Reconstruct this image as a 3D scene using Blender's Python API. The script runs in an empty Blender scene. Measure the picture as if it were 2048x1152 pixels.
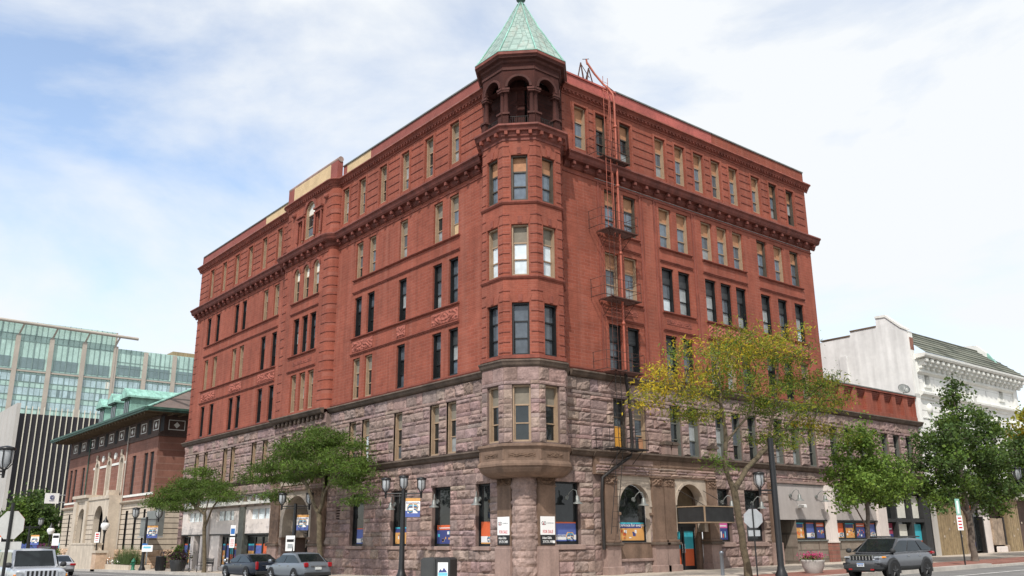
import bpy, math, random
from mathutils import Vector, Matrix, noise
R = math.radians
random.seed(7)
scene = bpy.context.scene
COL = scene.collection

# ---------------------------------------------------------------- camera
cam_d = bpy.data.cameras.new("camera")
cam = bpy.data.objects.new("camera", cam_d)
COL.objects.link(cam)
cam_d.sensor_width = 36.0
cam_d.lens = 36.0 * 1758.14 / 2048.0
cam_d.clip_start = 0.1
cam_d.clip_end = 5000
cam.matrix_world = (Matrix.Translation((30.86, -26.0, 1.72)) @ Matrix.Rotation(R(50.68182), 4, 'Z')
                    @ Matrix.Rotation(R(15.91725), 4, 'X') @ Matrix.Rotation(R(.39586), 4, 'Y')
                    @ Matrix.Rotation(R(90), 4, 'X'))
scene.camera = cam

# ---------------------------------------------------------------- sky, sun, exposure
SUN_EL = 50.0
SUN_DIR = Vector((1.0, -1.25, 0)).normalized() * math.cos(R(SUN_EL)) + Vector((0, 0, math.sin(R(SUN_EL))))
world = bpy.data.worlds.new("World")
scene.world = world
world.use_nodes = True
wt = world.node_tree
for n in list(wt.nodes): wt.nodes.remove(n)
def wn(t, **kw):
    n = wt.nodes.new(t)
    for k, v in kw.items(): setattr(n, k, v)
    return n
sky = wn('ShaderNodeTexSky', sky_type='NISHITA', sun_disc=False)
sky.sun_elevation = R(SUN_EL)
sky.sun_rotation = math.atan2(SUN_DIR.x, SUN_DIR.y)
sky.altitude = 200; sky.air_density = 1.0; sky.dust_density = 1.2; sky.ozone_density = 1.5
tc = wn('ShaderNodeTexCoord')
mp = wn('ShaderNodeMapping'); mp.inputs['Scale'].default_value = (1.0, 1.0, 2.3)
mp.inputs['Location'].default_value = (3.1, 1.7, 0.4)
wt.links.new(tc.outputs['Generated'], mp.inputs['Vector'])
nz = wn('ShaderNodeTexNoise'); nz.inputs['Scale'].default_value = 2.1; nz.inputs['Detail'].default_value = 8
nz.inputs['Roughness'].default_value = 0.55; nz.inputs['Distortion'].default_value = 0.35
wt.links.new(mp.outputs['Vector'], nz.inputs['Vector'])
ramp = wn('ShaderNodeValToRGB')
ramp.color_ramp.elements[0].position = 0.40; ramp.color_ramp.elements[0].color = (0.12, 0.12, 0.12, 1)
ramp.color_ramp.elements[1].position = 0.62; ramp.color_ramp.elements[1].color = (1, 1, 1, 1)
wt.links.new(nz.outputs['Fac'], ramp.inputs['Fac'])
# thin bright cloud, thicker towards the right-hand (northern) part of the sky
dotn = wn('ShaderNodeVectorMath', operation='DOT_PRODUCT'); dotn.inputs[1].default_value = (0.62, 0.78, -0.12)
wt.links.new(tc.outputs['Generated'], dotn.inputs[0])
mr = wn('ShaderNodeMapRange'); mr.inputs['From Min'].default_value = -0.42; mr.inputs['From Max'].default_value = 0.25
mr.inputs['To Min'].default_value = -0.05; mr.inputs['To Max'].default_value = 0.55
wt.links.new(dotn.outputs['Value'], mr.inputs['Value'])
mx0 = wn('ShaderNodeMath', operation='ADD', use_clamp=True)
wt.links.new(ramp.outputs['Color'], mx0.inputs[0]); wt.links.new(mr.outputs['Result'], mx0.inputs[1])
sep = wn('ShaderNodeSeparateXYZ'); wt.links.new(tc.outputs['Generated'], sep.inputs[0])
mxc = wn('ShaderNodeMixRGB'); mxc.inputs['Color2'].default_value = (8.7, 9.0, 9.3, 1)
wt.links.new(mx0.outputs[0], mxc.inputs['Fac'])
skg = wn('ShaderNodeMixRGB', blend_type='MULTIPLY'); skg.inputs['Fac'].default_value = 1.0
skg.inputs['Color2'].default_value = (2.85, 2.65, 2.45, 1)
wt.links.new(sky.outputs['Color'], skg.inputs['Color1'])
wt.links.new(skg.outputs['Color'], mxc.inputs['Color1'])
bg = wn('ShaderNodeBackground'); bg.inputs['Strength'].default_value = 0.108
wt.links.new(mxc.outputs['Color'], bg.inputs['Color'])
wo = wn('ShaderNodeOutputWorld'); wt.links.new(bg.outputs['Background'], wo.inputs['Surface'])

sl = bpy.data.lights.new("sun", 'SUN'); sl.energy = 3.9; sl.angle = R(0.9); sl.color = (1.0, 0.95, 0.88)
so = bpy.data.objects.new("sun", sl); COL.objects.link(so)
so.rotation_euler = SUN_DIR.to_track_quat('Z', 'Y').to_euler()
so.location = (40, -40, 60)

scene.view_settings.view_transform = 'Standard'
scene.view_settings.look = 'None'
scene.view_settings.exposure = 0.0
scene.view_settings.gamma = 1.0
scene.render.engine = 'CYCLES'
scene.cycles.max_bounces = 5
scene.cycles.diffuse_bounces = 3
scene.cycles.glossy_bounces = 3
scene.cycles.transparent_max_bounces = 8
scene.cycles.use_denoising = True

# ---------------------------------------------------------------- materials
MAT = {}
def mat(name, col, rough=.85, var=.18, scale=2.0, bump=0.0, bscale=30.0, metal=0.0, spec=.4, attr=False, emit=0.0, transl=0.0, streak=0.0):
    m = bpy.data.materials.new(name); m.use_nodes = True
    nt = m.node_tree; nd = nt.nodes; lk = nt.links
    b = nd['Principled BSDF']
    b.inputs['Roughness'].default_value = rough; b.inputs['Metallic'].default_value = metal
    b.inputs['Specular IOR Level'].default_value = spec
    t = nd.new('ShaderNodeTexCoord')
    last = None
    rgb = nd.new('ShaderNodeRGB'); rgb.outputs[0].default_value = (*col, 1); last = rgb.outputs[0]
    if attr:
        a = nd.new('ShaderNodeAttribute'); a.attribute_name = "tint"
        x = nd.new('ShaderNodeMixRGB'); x.blend_type = 'MULTIPLY'; x.inputs[0].default_value = 1
        lk.new(last, x.inputs[1]); lk.new(a.outputs['Color'], x.inputs[2]); last = x.outputs[0]
    if var > 0:
        for sc, amt in ((scale, var), (scale * 6.3, var * .6)):
            n = nd.new('ShaderNodeTexNoise'); n.inputs['Scale'].default_value = sc; n.inputs['Detail'].default_value = 5
            r = nd.new('ShaderNodeMapRange'); r.inputs['From Min'].default_value = .3; r.inputs['From Max'].default_value = .7
            r.inputs['To Min'].default_value = 1 - amt; r.inputs['To Max'].default_value = 1 + amt
            x = nd.new('ShaderNodeMixRGB'); x.blend_type = 'MULTIPLY'; x.inputs[0].default_value = 1
            lk.new(t.outputs['Object'], n.inputs['Vector']); lk.new(n.outputs['Fac'], r.inputs['Value'])
            lk.new(last, x.inputs[1]); lk.new(r.outputs[0], x.inputs[2]); last = x.outputs[0]
    if streak > 0:   # weather streaks that run down the surface
        mp_ = nd.new('ShaderNodeMapping'); mp_.inputs['Scale'].default_value = (2.2, 2.2, .16)
        n = nd.new('ShaderNodeTexNoise'); n.inputs['Scale'].default_value = 1.0; n.inputs['Detail'].default_value = 6
        r = nd.new('ShaderNodeMapRange'); r.inputs['From Min'].default_value = .42; r.inputs['From Max'].default_value = .75
        r.inputs['To Min'].default_value = 1; r.inputs['To Max'].default_value = 1 - streak
        x = nd.new('ShaderNodeMixRGB'); x.blend_type = 'MULTIPLY'; x.inputs[0].default_value = 1
        lk.new(t.outputs['Object'], mp_.inputs[0]); lk.new(mp_.outputs[0], n.inputs['Vector']); lk.new(n.outputs['Fac'], r.inputs['Value'])
        lk.new(last, x.inputs[1]); lk.new(r.outputs[0], x.inputs[2]); last = x.outputs[0]
    lk.new(last, b.inputs['Base Color'])
    if bump > 0:
        n = nd.new('ShaderNodeTexNoise'); n.inputs['Scale'].default_value = bscale; n.inputs['Detail'].default_value = 4
        bp = nd.new('ShaderNodeBump'); bp.inputs['Strength'].default_value = bump; bp.inputs['Distance'].default_value = .03
        lk.new(t.outputs['Object'], n.inputs['Vector']); lk.new(n.outputs['Fac'], bp.inputs['Height']); lk.new(bp.outputs[0], b.inputs['Normal'])
    if emit > 0:
        lk.new(last, b.inputs['Emission Color']); b.inputs['Emission Strength'].default_value = emit
    if transl > 0:
        tr = nd.new('ShaderNodeBsdfTranslucent'); ms = nd.new('ShaderNodeMixShader'); ms.inputs[0].default_value = transl
        lk.new(last, tr.inputs['Color']); lk.new(b.outputs[0], ms.inputs[1]); lk.new(tr.outputs[0], ms.inputs[2])
        lk.new(ms.outputs[0], nd['Material Output'].inputs['Surface'])
    MAT[name] = m
    return m

def brick(name, c1, c2, mortar, bw=.21, rh=.072, ms=.010, var=.17, streak=.3, offset=.5, rough=.88, bump=.35):
    m = bpy.data.materials.new(name); m.use_nodes = True
    nt = m.node_tree; nd = nt.nodes; lk = nt.links
    b = nd['Principled BSDF']; b.inputs['Roughness'].default_value = rough; b.inputs['Specular IOR Level'].default_value = .3
    uv = nd.new('ShaderNodeUVMap'); t = nd.new('ShaderNodeTexCoord')
    br = nd.new('ShaderNodeTexBrick'); br.inputs['Scale'].default_value = 1.0
    br.inputs['Brick Width'].default_value = bw; br.inputs['Row Height'].default_value = rh
    br.inputs['Mortar Size'].default_value = ms; br.inputs['Mortar Smooth'].default_value = .3; br.offset = offset
    br.inputs['Color1'].default_value = (*c1, 1); br.inputs['Color2'].default_value = (*c2, 1); br.inputs['Mortar'].default_value = (*mortar, 1)
    lk.new(uv.outputs[0], br.inputs['Vector']); last = br.outputs['Color']
    for sc, amt in ((.35, var), (1.7, var * .7), (9, var * .5)):
        n = nd.new('ShaderNodeTexNoise'); n.inputs['Scale'].default_value = sc; n.inputs['Detail'].default_value = 5
        r = nd.new('ShaderNodeMapRange'); r.inputs['From Min'].default_value = .3; r.inputs['From Max'].default_value = .7
        r.inputs['To Min'].default_value = 1 - amt; r.inputs['To Max'].default_value = 1 + amt
        x = nd.new('ShaderNodeMixRGB'); x.blend_type = 'MULTIPLY'; x.inputs[0].default_value = 1
        lk.new(t.outputs['Object'], n.inputs['Vector']); lk.new(n.outputs['Fac'], r.inputs['Value'])
        lk.new(last, x.inputs[1]); lk.new(r.outputs[0], x.inputs[2]); last = x.outputs[0]
    if streak > 0:   # pale lime streaks and dark drips
        for sgn, seed in ((-1, 0), (1, 7.3)):
            mp_ = nd.new('ShaderNodeMapping'); mp_.inputs['Scale'].default_value = (2.6, 2.6, .12); mp_.inputs['Location'].default_value = (seed, seed, seed)
            n = nd.new('ShaderNodeTexNoise'); n.inputs['Scale'].default_value = 1.0; n.inputs['Detail'].default_value = 6
            r = nd.new('ShaderNodeMapRange'); r.inputs['From Min'].default_value = .5; r.inputs['From Max'].default_value = .8
            r.inputs['To Min'].default_value = 0; r.inputs['To Max'].default_value = streak
            x = nd.new('ShaderNodeMixRGB'); x.inputs[2].default_value = (.02, .012, .01, 1) if sgn < 0 else (.38, .17, .125, 1)
            lk.new(t.outputs['Object'], mp_.inputs[0]); lk.new(mp_.outputs[0], n.inputs['Vector']); lk.new(n.outputs['Fac'], r.inputs['Value'])
            lk.new(r.outputs[0], x.inputs[0]); lk.new(last, x.inputs[1]); last = x.outputs[0]
    lk.new(last, b.inputs['Base Color'])
    bp = nd.new('ShaderNodeBump'); bp.inputs['Strength'].default_value = bump; bp.inputs['Distance'].default_value = .01; bp.invert = True
    lk.new(br.outputs['Fac'], bp.inputs['Height']); lk.new(bp.outputs[0], b.inputs['Normal'])
    MAT[name] = m
    return m

brick('red_brick', (.272, .077, .047), (.235, .061, .037), (.262, .087, .06))
brick('soot_shade_brick', (.062, .018, .013), (.048, .014, .011), (.04, .014, .011), streak=.05)
brick('museum_brick', (.235, .11, .08), (.195, .088, .064), (.24, .13, .10), bw=.3, rh=.11, ms=.01, streak=.1)
brick('block_wall', (.24, .2, .165), (.19, .16, .13), (.13, .11, .09), bw=.6, rh=.22, ms=.02, streak=.1)
brick('copper_tile', (.30, .40, .355), (.275, .37, .33), (.20, .28, .245), bw=.2, rh=.24, ms=.02, streak=.3, bump=.9, rough=.7)
brick('roof_tile', (.17, .18, .145), (.15, .16, .13), (.09, .1, .08), bw=.5, rh=.42, ms=.05, streak=.1, bump=1)
brick('shingle', (.16, .125, .11), (.12, .095, .085), (.06, .05, .045), bw=.4, rh=.2, ms=.015, streak=.15)
brick('white_tile', (.80, .80, .76), (.76, .76, .72), (.5, .5, .47), bw=1.1, rh=.42, ms=.016, streak=.1, var=.06)
brick('paver', (.30, .13, .10), (.24, .10, .08), (.2, .13, .1), bw=.2, rh=.1, ms=.01, streak=0)
mat('stone', (.285, .208, .182), .9, .3, 1.8, .6, 14, attr=True, streak=.25)
mat('mortar', (.17, .12, .105), .95)
mat('smooth_stone', (.30, .21, .18), .85, .16, 1.5, .15, 25, streak=.3)
mat('brown_stone', (.185, .12, .085), .85, .2, 1.5, .2, 20, streak=.35)
mat('dark_trim', (.115, .085, .066), .85, .25, 1.5, .2, 20, streak=.4)
mat('red_trim', (.235, .066, .044), .8, .22, 1.2, .15, 20, streak=.35)
mat('cornice_red', (.175, .052, .038), .75, .25, 1.2, .1, 20, streak=.4)
mat('terracotta', (.31, .10, .072), .85, .25, 4, .3, 30)
mat('dark_terracotta', (.12, .075, .05), .85, .3, 5, .4, 25)
mat('red_membrane', (.40, .105, .085), .7, .22, .8)
mat('stucco_red', (.25, .075, .06), .85, .12, 1)
mat('plywood', (.56, .41, .235), .8, .12, 1.5)
mat('copper', (.27, .50, .42), .65, .22, 1.6, streak=.35)
mat('dark_copper', (.035, .085, .065), .6, .3, 2)
mat('coping_grey', (.15, .16, .15), .6, .25, 2)
mat('lime_stone', (.44, .37, .30), .85, .12, 1.2, .1, 20, streak=.25)
mat('museum_stone', (.53, .455, .365), .85, .12, 1.0, .1, 18, streak=.2)
mat('museum_base', (.52, .37, .26), .9, .2, 1.0, .4, 6)
mat('museum_frieze', (.085, .055, .045), .85, .2, 1)
mat('white_paint', (.78, .78, .76), .7, .08, .5, streak=.2)
mat('white_trim', (.74, .74, .69), .6, .08, .8, streak=.1)
mat('tan_frame', (.33, .235, .155), .6, .12, 2)
mat('dark_frame', (.075, .06, .045), .6, .2, 2)
mat('black_frame', (.011, .012, .013), .45, .2, 2)
mat('green_frame', (.115, .12, .105), .6, .15, 2)
mat('orange_board', (.40, .20, .105), .75, .14, 1.5)
mat('grey_blind', (.21, .185, .145), .8, .1, 1.5)
mat('dark_blind', (.045, .048, .05), .5, .2, 1.5)
mat('white_blind', (.68, .67, .60), .8, .06, 1.5)
mat('yellow_board', (.62, .30, .045), .7, .1, 2)
def glass(name, col, rough=.04, spec=.5, var=.35, metal=0.0):
    return mat(name, col, rough, var, .55, .10, 1.6, metal=metal, spec=spec)
glass('glass_dark', (.016, .019, .02)); glass('glass_grey', (.085, .10, .115), .06, .6)
glass('glass_blue', (.13, .165, .20), .05, .7); glass('glass_bright', (.62, .70, .74), .12, .5, .2)  # blue-grey panes hold a reflected sky tone in their base colour
glass('glass_drape', (.30, .32, .32), .1, .5, .3); glass('car_glass', (.012, .016, .017), .03, .42)
glass('tower_glass', (.40, .57, .52), .25, .4, .14); glass('tower_glass_dark', (.17, .24, .25), .2, .4, .15)
glass('tower_blue', (.38, .51, .54), .25, .4, .22); mat('dark_void', (.018, .017, .018), .7, .2, 2, spec=.15)
mat('tower_concrete', (.40, .36, .31), .85, .08, .3); mat('tower_line', (.19, .27, .26), .7, .1)
mat('fin_cream', (.60, .57, .47), .8, .08, .5); mat('fin_dark', (.022, .02, .026), .5, .2, .4)
mat('slab_grey', (.45, .43, .40), .85, .05, .3, streak=.12)
mat('panel_white', (.70, .63, .585), .7, .06, .8, streak=.1); mat('panel_grey', (.42, .385, .365), .7, .06, .8, streak=.15)
mat('iron', (.018, .015, .014), .6, .3, 4); mat('rust_iron', (.075, .03, .022), .7, .35, 4)
mat('pipe_red', (.36, .095, .058), .5, .2, 3); mat('black_paint', (.011, .011, .012), .4, .15, 3, spec=.5)
mat('lamp_glass', (.42, .44, .45), .2, .15, 3, spec=.6); mat('galv', (.36, .38, .39), .5, .1, 2, metal=.3)
mat('sign_back', (.47, .47, .45), .5, .08, 2, metal=.2); mat('shade_metal', (.20, .21, .20), .45, .1, 3, metal=.3)
mat('bin_grey', (.05, .052, .052), .55, .1, 2); mat('concrete_pot', (.42, .40, .37), .9, .15, 3, .1)
brick('concrete', (.46, .40, .335), (.43, .375, .315), (.25, .22, .18), bw=1.5, rh=1.5, ms=.02, offset=0, var=.14, streak=0); mat('kerb', (.42, .39, .35), .9, .15, .8)
mat('asphalt', (.17, .165, .16), .9, .18, .5, .2, 60); mat('road_paint', (.70, .69, .66), .8, .15, 1.5)
mat('soil', (.05, .035, .025), 1, .3, 4); mat('wood', (.30, .225, .13), .8, .2, 3, streak=.3); mat('wood_dark', (.14, .10, .06), .8, .2, 3)
mat('rubble', (.30, .23, .17), .95, .4, 2.2, .6, 6)
mat('bark', (.105, .083, .052), .95, .35, 5, .6, 20); mat('bark_grey', (.13, .105, .085), .95, .3, 5, .6, 20)
mat('leaf_green', (.10, .165, .026), .6, 0, attr=True, transl=.35, spec=.3)
mat('leaf_light', (.15, .235, .04), .6, 0, attr=True, transl=.35, spec=.3)
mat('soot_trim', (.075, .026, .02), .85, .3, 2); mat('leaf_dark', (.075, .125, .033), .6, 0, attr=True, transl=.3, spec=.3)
mat('leaf_locust', (.075, .122, .022), .6, 0, attr=True, transl=.35, spec=.3)
mat('leaf_yellow', (.50, .385, .03), .6, 0, attr=True, transl=.4, spec=.3)
mat('leaf_olive', (.26, .265, .03), .6, 0, attr=True, transl=.4, spec=.3)
mat('grass_blade', (.11, .16, .05), .8, 0, attr=True, transl=.3); mat('purple_leaf', (.045, .018, .028), .8, 0, attr=True, transl=.2)
mat('flower_pink', (.55, .06, .20), .7, 0, attr=True, transl=.3); mat('flower_white', (.75, .73, .70), .8, 0, attr=True)
mat('red_light', (.30, .010, .015), .15, .1, 3, spec=.6); mat('orange_light', (.75, .28, .03), .2, .1, 3)
mat('head_light', (.30, .32, .34), .1, .3, 8, spec=.8); mat('chrome', (.62, .63, .64), .15, .05, 3, metal=1)
mat('tyre', (.016, .016, .016), .85, .2, 5); mat('rim', (.24, .25, .26), .4, .1, 5, metal=.5); mat('rim_dark', (.02, .02, .021), .35, .2, 5)
mat('cladding', (.028, .029, .030), .65, .15, 3); mat('plate', (.62, .64, .62), .4, .05, 4)
def paint(n, c, metal=.4, rough=.28): return mat(n, c, rough, .03, 1, metal=metal, spec=.5)
paint('paint_silver', (.50, .52, .55)); paint('paint_grey', (.165, .172, .187), .55, .22); paint('paint_navy', (.018, .024, .038), .2)
paint('paint_steel', (.19, .215, .245)); paint('paint_white', (.7, .7, .7), 0)
mat('hydrant_green', (.015, .13, .075), .5, .2, 5); mat('sign_red', (.45, .02, .025), .5, .05); mat('sign_blue', (.03, .15, .42), .5, .05)
mat('sign_green', (.02, .22, .10), .5, .05); mat('sign_white', (.80, .80, .79), .55, .04, 2)
mat('ink_black', (.012, .012, .014), .6, 0); mat('ink_red', (.50, .02, .03), .6, 0)
mat('poster_navy', (.045, .06, .20), .5, .1, 2); mat('poster_blue', (.085, .125, .36), .5, .1, 2); mat('poster_teal', (.05, .42, .52), .5, .06, 2)
mat('poster_orange', (.62, .12, .04), .5, .08, 2); mat('poster_ochre', (.62, .32, .10), .5, .08, 2); mat('poster_white', (.72, .72, .72), .5, .05, 2)
mat('poster_pink', (.62, .12, .34), .5, .08, 2); mat('poster_sky', (.16, .50, .66), .5, .05, 2); mat('poster_maroon', (.36, .06, .11), .5, .1, 2)
mat('mural_purple', (.10, .02, .07), .6, .2, 1)

# ---------------------------------------------------------------- geometry helpers
ORG = {}          # object -> world point its mesh origin stands for
class Frame:      # a facade: u runs along it, w comes out of it, z goes up
    def __init__(s, deg=0, org=(0, 0, 0)):
        s.deg = deg; s.c = math.cos(R(deg)); s.s = math.sin(R(deg)); s.o = org
    def __call__(s, u, w, z):
        return (s.o[0] + s.c * u + s.s * w, s.o[1] + s.s * u - s.c * w, s.o[2] + z)
W0 = Frame(0)
FL = Frame(0); FR = Frame(90)

class MB:
    def __init__(s): s.v = []; s.f = []; s.m = []; s.mats = []; s.t = []; s.sm = []
    def mi(s, m):
        if m not in s.mats: s.mats.append(m)
        return s.mats.index(m)
    def face(s, pts, m, tint=(1, 1, 1), smooth=False):
        b = len(s.v); s.v.extend([tuple(p) for p in pts]); s.f.append(tuple(range(b, b + len(pts)))); s.m.append(s.mi(m)); s.t.append(tint); s.sm.append(smooth)
    def mesh_add(s, verts, faces, m, tint=(1, 1, 1), smooth=False):
        b = len(s.v); s.v.extend([tuple(p) for p in verts]); k = s.mi(m)
        for f in faces: s.f.append(tuple(b + i for i in f)); s.m.append(k); s.t.append(tint); s.sm.append(smooth)
    def box(s, F, u0, u1, w0, w1, z0, z1, m, tint=(1, 1, 1), bev=0.0):
        if bev <= 0:
            p = [F(u0, w0, z0), F(u1, w0, z0), F(u1, w1, z0), F(u0, w1, z0), F(u0, w0, z1), F(u1, w0, z1), F(u1, w1, z1), F(u0, w1, z1)]
            s.mesh_add(p, [(0, 1, 2, 3), (7, 6, 5, 4), (4, 5, 1, 0), (5, 6, 2, 1), (6, 7, 3, 2), (7, 4, 0, 3)], m, tint)
        else:
            b = bev; p = []
            for z, i in ((z0, b), (z0 + b, 0), (z1 - b, 0), (z1, b)):
                p += [F(u0 + i, w0 + i, z), F(u1 - i, w0 + i, z), F(u1 - i, w1 - i, z), F(u0 + i, w1 - i, z)]
            f = [(0, 1, 2, 3), (15, 14, 13, 12)]
            for k in range(3):
                for j in range(4): f.append((4 * k + 4 + j, 4 * k + 4 + (j + 1) % 4, 4 * k + (j + 1) % 4, 4 * k + j))
            s.mesh_add(p, f, m, tint)
    def mould(s, F, u0, u1, prof, m, ends=True):
        """a moulding: prof is [(w, z), ...] from top to bottom, run along u"""
        n = len(prof); a = [F(u0, w, z) for w, z in prof]; b = [F(u1, w, z) for w, z in prof]
        s.mesh_add(a + b, [(i, i + 1, n + i + 1, n + i) for i in range(n - 1)], m)
        if ends:
            s.face(a[::-1], m); s.face(b, m)
    def prism(s, F, pts, w0, w1, m, tint=(1, 1, 1)):
        """pts (u, z) outline, counter-clockwise seen from outside, between depths w0 < w1"""
        n = len(pts); a = [F(u, w1, z) for u, z in pts]; b = [F(u, w0, z) for u, z in pts]
        s.mesh_add(a + b, [tuple(range(n)), tuple(range(2 * n - 1, n - 1, -1))] + [(n + i, n + (i + 1) % n, (i + 1) % n, i) for i in range(n)], m, tint)
    def tube(s, pts, rad, m, n=8, caps=True, tint=(1, 1, 1), smooth=True):
        pts = [Vector(p) for p in pts]
        if not hasattr(rad, '__len__'): rad = [rad] * len(pts)
        vs = []; fs = []; prev = None
        for i, p in enumerate(pts):
            d = (pts[min(i + 1, len(pts) - 1)] - pts[max(i - 1, 0)])
            if d.length < 1e-9: d = Vector((0, 0, 1))
            d.normalize()
            if prev is None: a = d.orthogonal().normalized()
            else:
                a = prev - d * prev.dot(d)
                if a.length < 1e-6: a = d.orthogonal()
                a.normalize()
            prev = a; b = d.cross(a)
            for k in range(n):
                t = 2 * math.pi * k / n; vs.append(p + (a * math.cos(t) + b * math.sin(t)) * rad[i])
        for i in range(len(pts) - 1):
            for k in range(n): fs.append((i * n + k, i * n + (k + 1) % n, (i + 1) * n + (k + 1) % n, (i + 1) * n + k))
        s.mesh_add(vs, fs, m, tint, smooth)
        if caps: s.face(vs[:n][::-1], m, tint); s.face(vs[-n:], m, tint)
    def lathe(s, c, prof, m, n=16, ph=0.0, smooth=True, a0=0, a1=360, tint=(1, 1, 1)):
        """prof [(r, z)] from bottom to top about the vertical through c"""
        full = a1 - a0 >= 360; k = n if full else n + 1; vs = []; fs = []
        for r, z in prof:
            for i in range(k):
                t = R(ph + a0 + (a1 - a0) * i / n); vs.append((c[0] + r * math.cos(t), c[1] + r * math.sin(t), c[2] + z))
        for j in range(len(prof) - 1):
            for i in range(n):
                i2 = (i + 1) % k if full else i + 1
                fs.append((j * k + i, j * k + i2, (j + 1) * k + i2, (j + 1) * k + i))
        s.mesh_add(vs, fs, m, tint, smooth)
        if full:
            if prof[0][0] > 1e-4: s.face(vs[:k][::-1], m, tint)
            if prof[-1][0] > 1e-4: s.face(vs[-k:], m, tint)
    def wall(s, F, u0, u1, z0, z1, ops, m, depth=.35, w=0.0, rm=None):
        """a wall face with openings (a, b, zs, zh[, arch radius flag]) and their reveals"""
        rm = rm or m
        us = sorted({u0, u1} | {x for o in ops for x in o[:2] if u0 < x < u1}); zs = sorted({z0, z1} | {z for o in ops for z in o[2:4] if z0 < z < z1})
        for j in range(len(zs) - 1):
            run = None
            for i in range(len(us) - 1):
                cu, cz = (us[i] + us[i + 1]) / 2, (zs[j] + zs[j + 1]) / 2
                hole = any(o[0] < cu < o[1] and o[2] < cz < o[3] for o in ops)
                if not hole: run = us[i] if run is None else run
                if run is not None and (hole or i == len(us) - 2):
                    e = us[i] if hole else us[i + 1]
                    s.face([F(run, w, zs[j]), F(e, w, zs[j]), F(e, w, zs[j + 1]), F(run, w, zs[j + 1])], m); run = None
        for o in ops:
            a, b, c, d = o[:4]; v = w - depth
            arch = len(o) > 4 and o[4]
            e = d - (b - a) / 2 if arch else d
            s.face([F(a, w, c), F(a, v, c), F(a, v, e), F(a, w, e)][::-1], rm); s.face([F(b, w, c), F(b, v, c), F(b, v, e), F(b, w, e)], rm)
            s.face([F(a, w, c), F(b, w, c), F(b, v, c), F(a, v, c)], rm)
            if not arch: s.face([F(a, w, d), F(b, w, d), F(b, v, d), F(a, v, d)][::-1], rm)
            else:
                r = (b - a) / 2; cu = (a + b) / 2; N = 14
                arc = [(cu - r * math.cos(math.pi * k / N), e + r * math.sin(math.pi * k / N)) for k in range(N + 1)]
                for k in range(N):
                    (p, q), (x, y) = arc[k], arc[k + 1]
                    s.face([F(p, w, q), F(x, w, y), F(x, w, d), F(p, w, d)], m)
                    s.face([F(p, w, q), F(p, v, q), F(x, v, y), F(x, w, y)], rm)
    def build(s, name, parent=None, world=True, label=None, kind=None):
        me = bpy.data.meshes.new(name); me.from_pydata(s.v, [], s.f)
        for m in s.mats: me.materials.append(MAT[m])
        me.polygons.foreach_set('material_index', s.m); me.polygons.foreach_set('use_smooth', s.sm)
        uvl = me.uv_layers.new(name='UVMap'); at = me.attributes.new('tint', 'FLOAT_COLOR', 'CORNER')
        uv = []; col = []
        for p, t in zip(me.polygons, s.t):
            n = p.normal
            for vi in p.vertices:
                x = s.v[vi]
                if abs(n.z) > .8: uv += [x[0], x[1]]
                else:
                    l = math.hypot(n.x, n.y); uv += [(-n.y * x[0] + n.x * x[1]) / l, x[2]]
                col += [t[0], t[1], t[2], 1]
        uvl.data.foreach_set('uv', uv); at.data.foreach_set('color', col)
        me.update()
        o = bpy.data.objects.new(name, me); COL.objects.link(o)
        if kind: o['kind'] = kind
        if label: o['label'] = label
        adopt(o, parent, world)
        return o
def adopt(o, parent, world=True):
    if parent is not None:
        o.parent = parent
        if world:
            p = ORG.get(parent.name, (0, 0, 0)); o.location = (-p[0], -p[1], -p[2])
    ORG[o.name] = (0, 0, 0)
def thing(name, label, cat, loc=(0, 0, 0), rotz=0.0, group=None):
    o = bpy.data.objects.new(name, None); COL.objects.link(o); o.empty_display_size = .3
    o.location = loc; o.rotation_euler = (0, 0, rotz); o['label'] = label; o['category'] = cat
    if group: o['group'] = group
    ORG[o.name] = tuple(loc)
    return o
def tag(o, label, cat, group=None):
    o['label'] = label; o['category'] = cat
    if group: o['group'] = group
    return o
def kids(o): return [c for c in bpy.data.objects if c.parent == o]
def dup(o, parent=None, loc=None, rotz=None, label=None):
    c = o.copy(); COL.objects.link(c)
    if parent is not None: c.parent = parent
    if loc is not None: c.location = loc
    if rotz is not None: c.rotation_euler = (0, 0, rotz)
    if label: c['label'] = label
    for ch in kids(o): dup(ch, c)
    return c
def lean(c, k=.12): return tuple(1 + random.uniform(-k, k) for _ in range(3))
def gz(x, y): return max(-1.7, .0115 * min(x, 3) + .01 * max(0, min(y, 120)))      # the pavement level: the streets fall gently to the west

def text(s_, size, m, F, u, w, z, parent, name='lettering', align='CENTER', stretch=1.0, world=True):
    cu = bpy.data.curves.new(name, 'FONT'); cu.body = s_; cu.size = size; cu.align_x = align; cu.extrude = .003; cu.resolution_u = 2
    tmp = bpy.data.objects.new(name + '_curve', cu)
    me = bpy.data.meshes.new_from_object(tmp)
    bpy.data.objects.remove(tmp)
    b = MB(); b.mesh_add([F(u + v.co.x * stretch, w + v.co.z, z + v.co.y) for v in me.vertices], [tuple(p.vertices) for p in me.polygons], m)
    bpy.data.meshes.remove(me)
    return b.build(name, parent, world)

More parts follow.
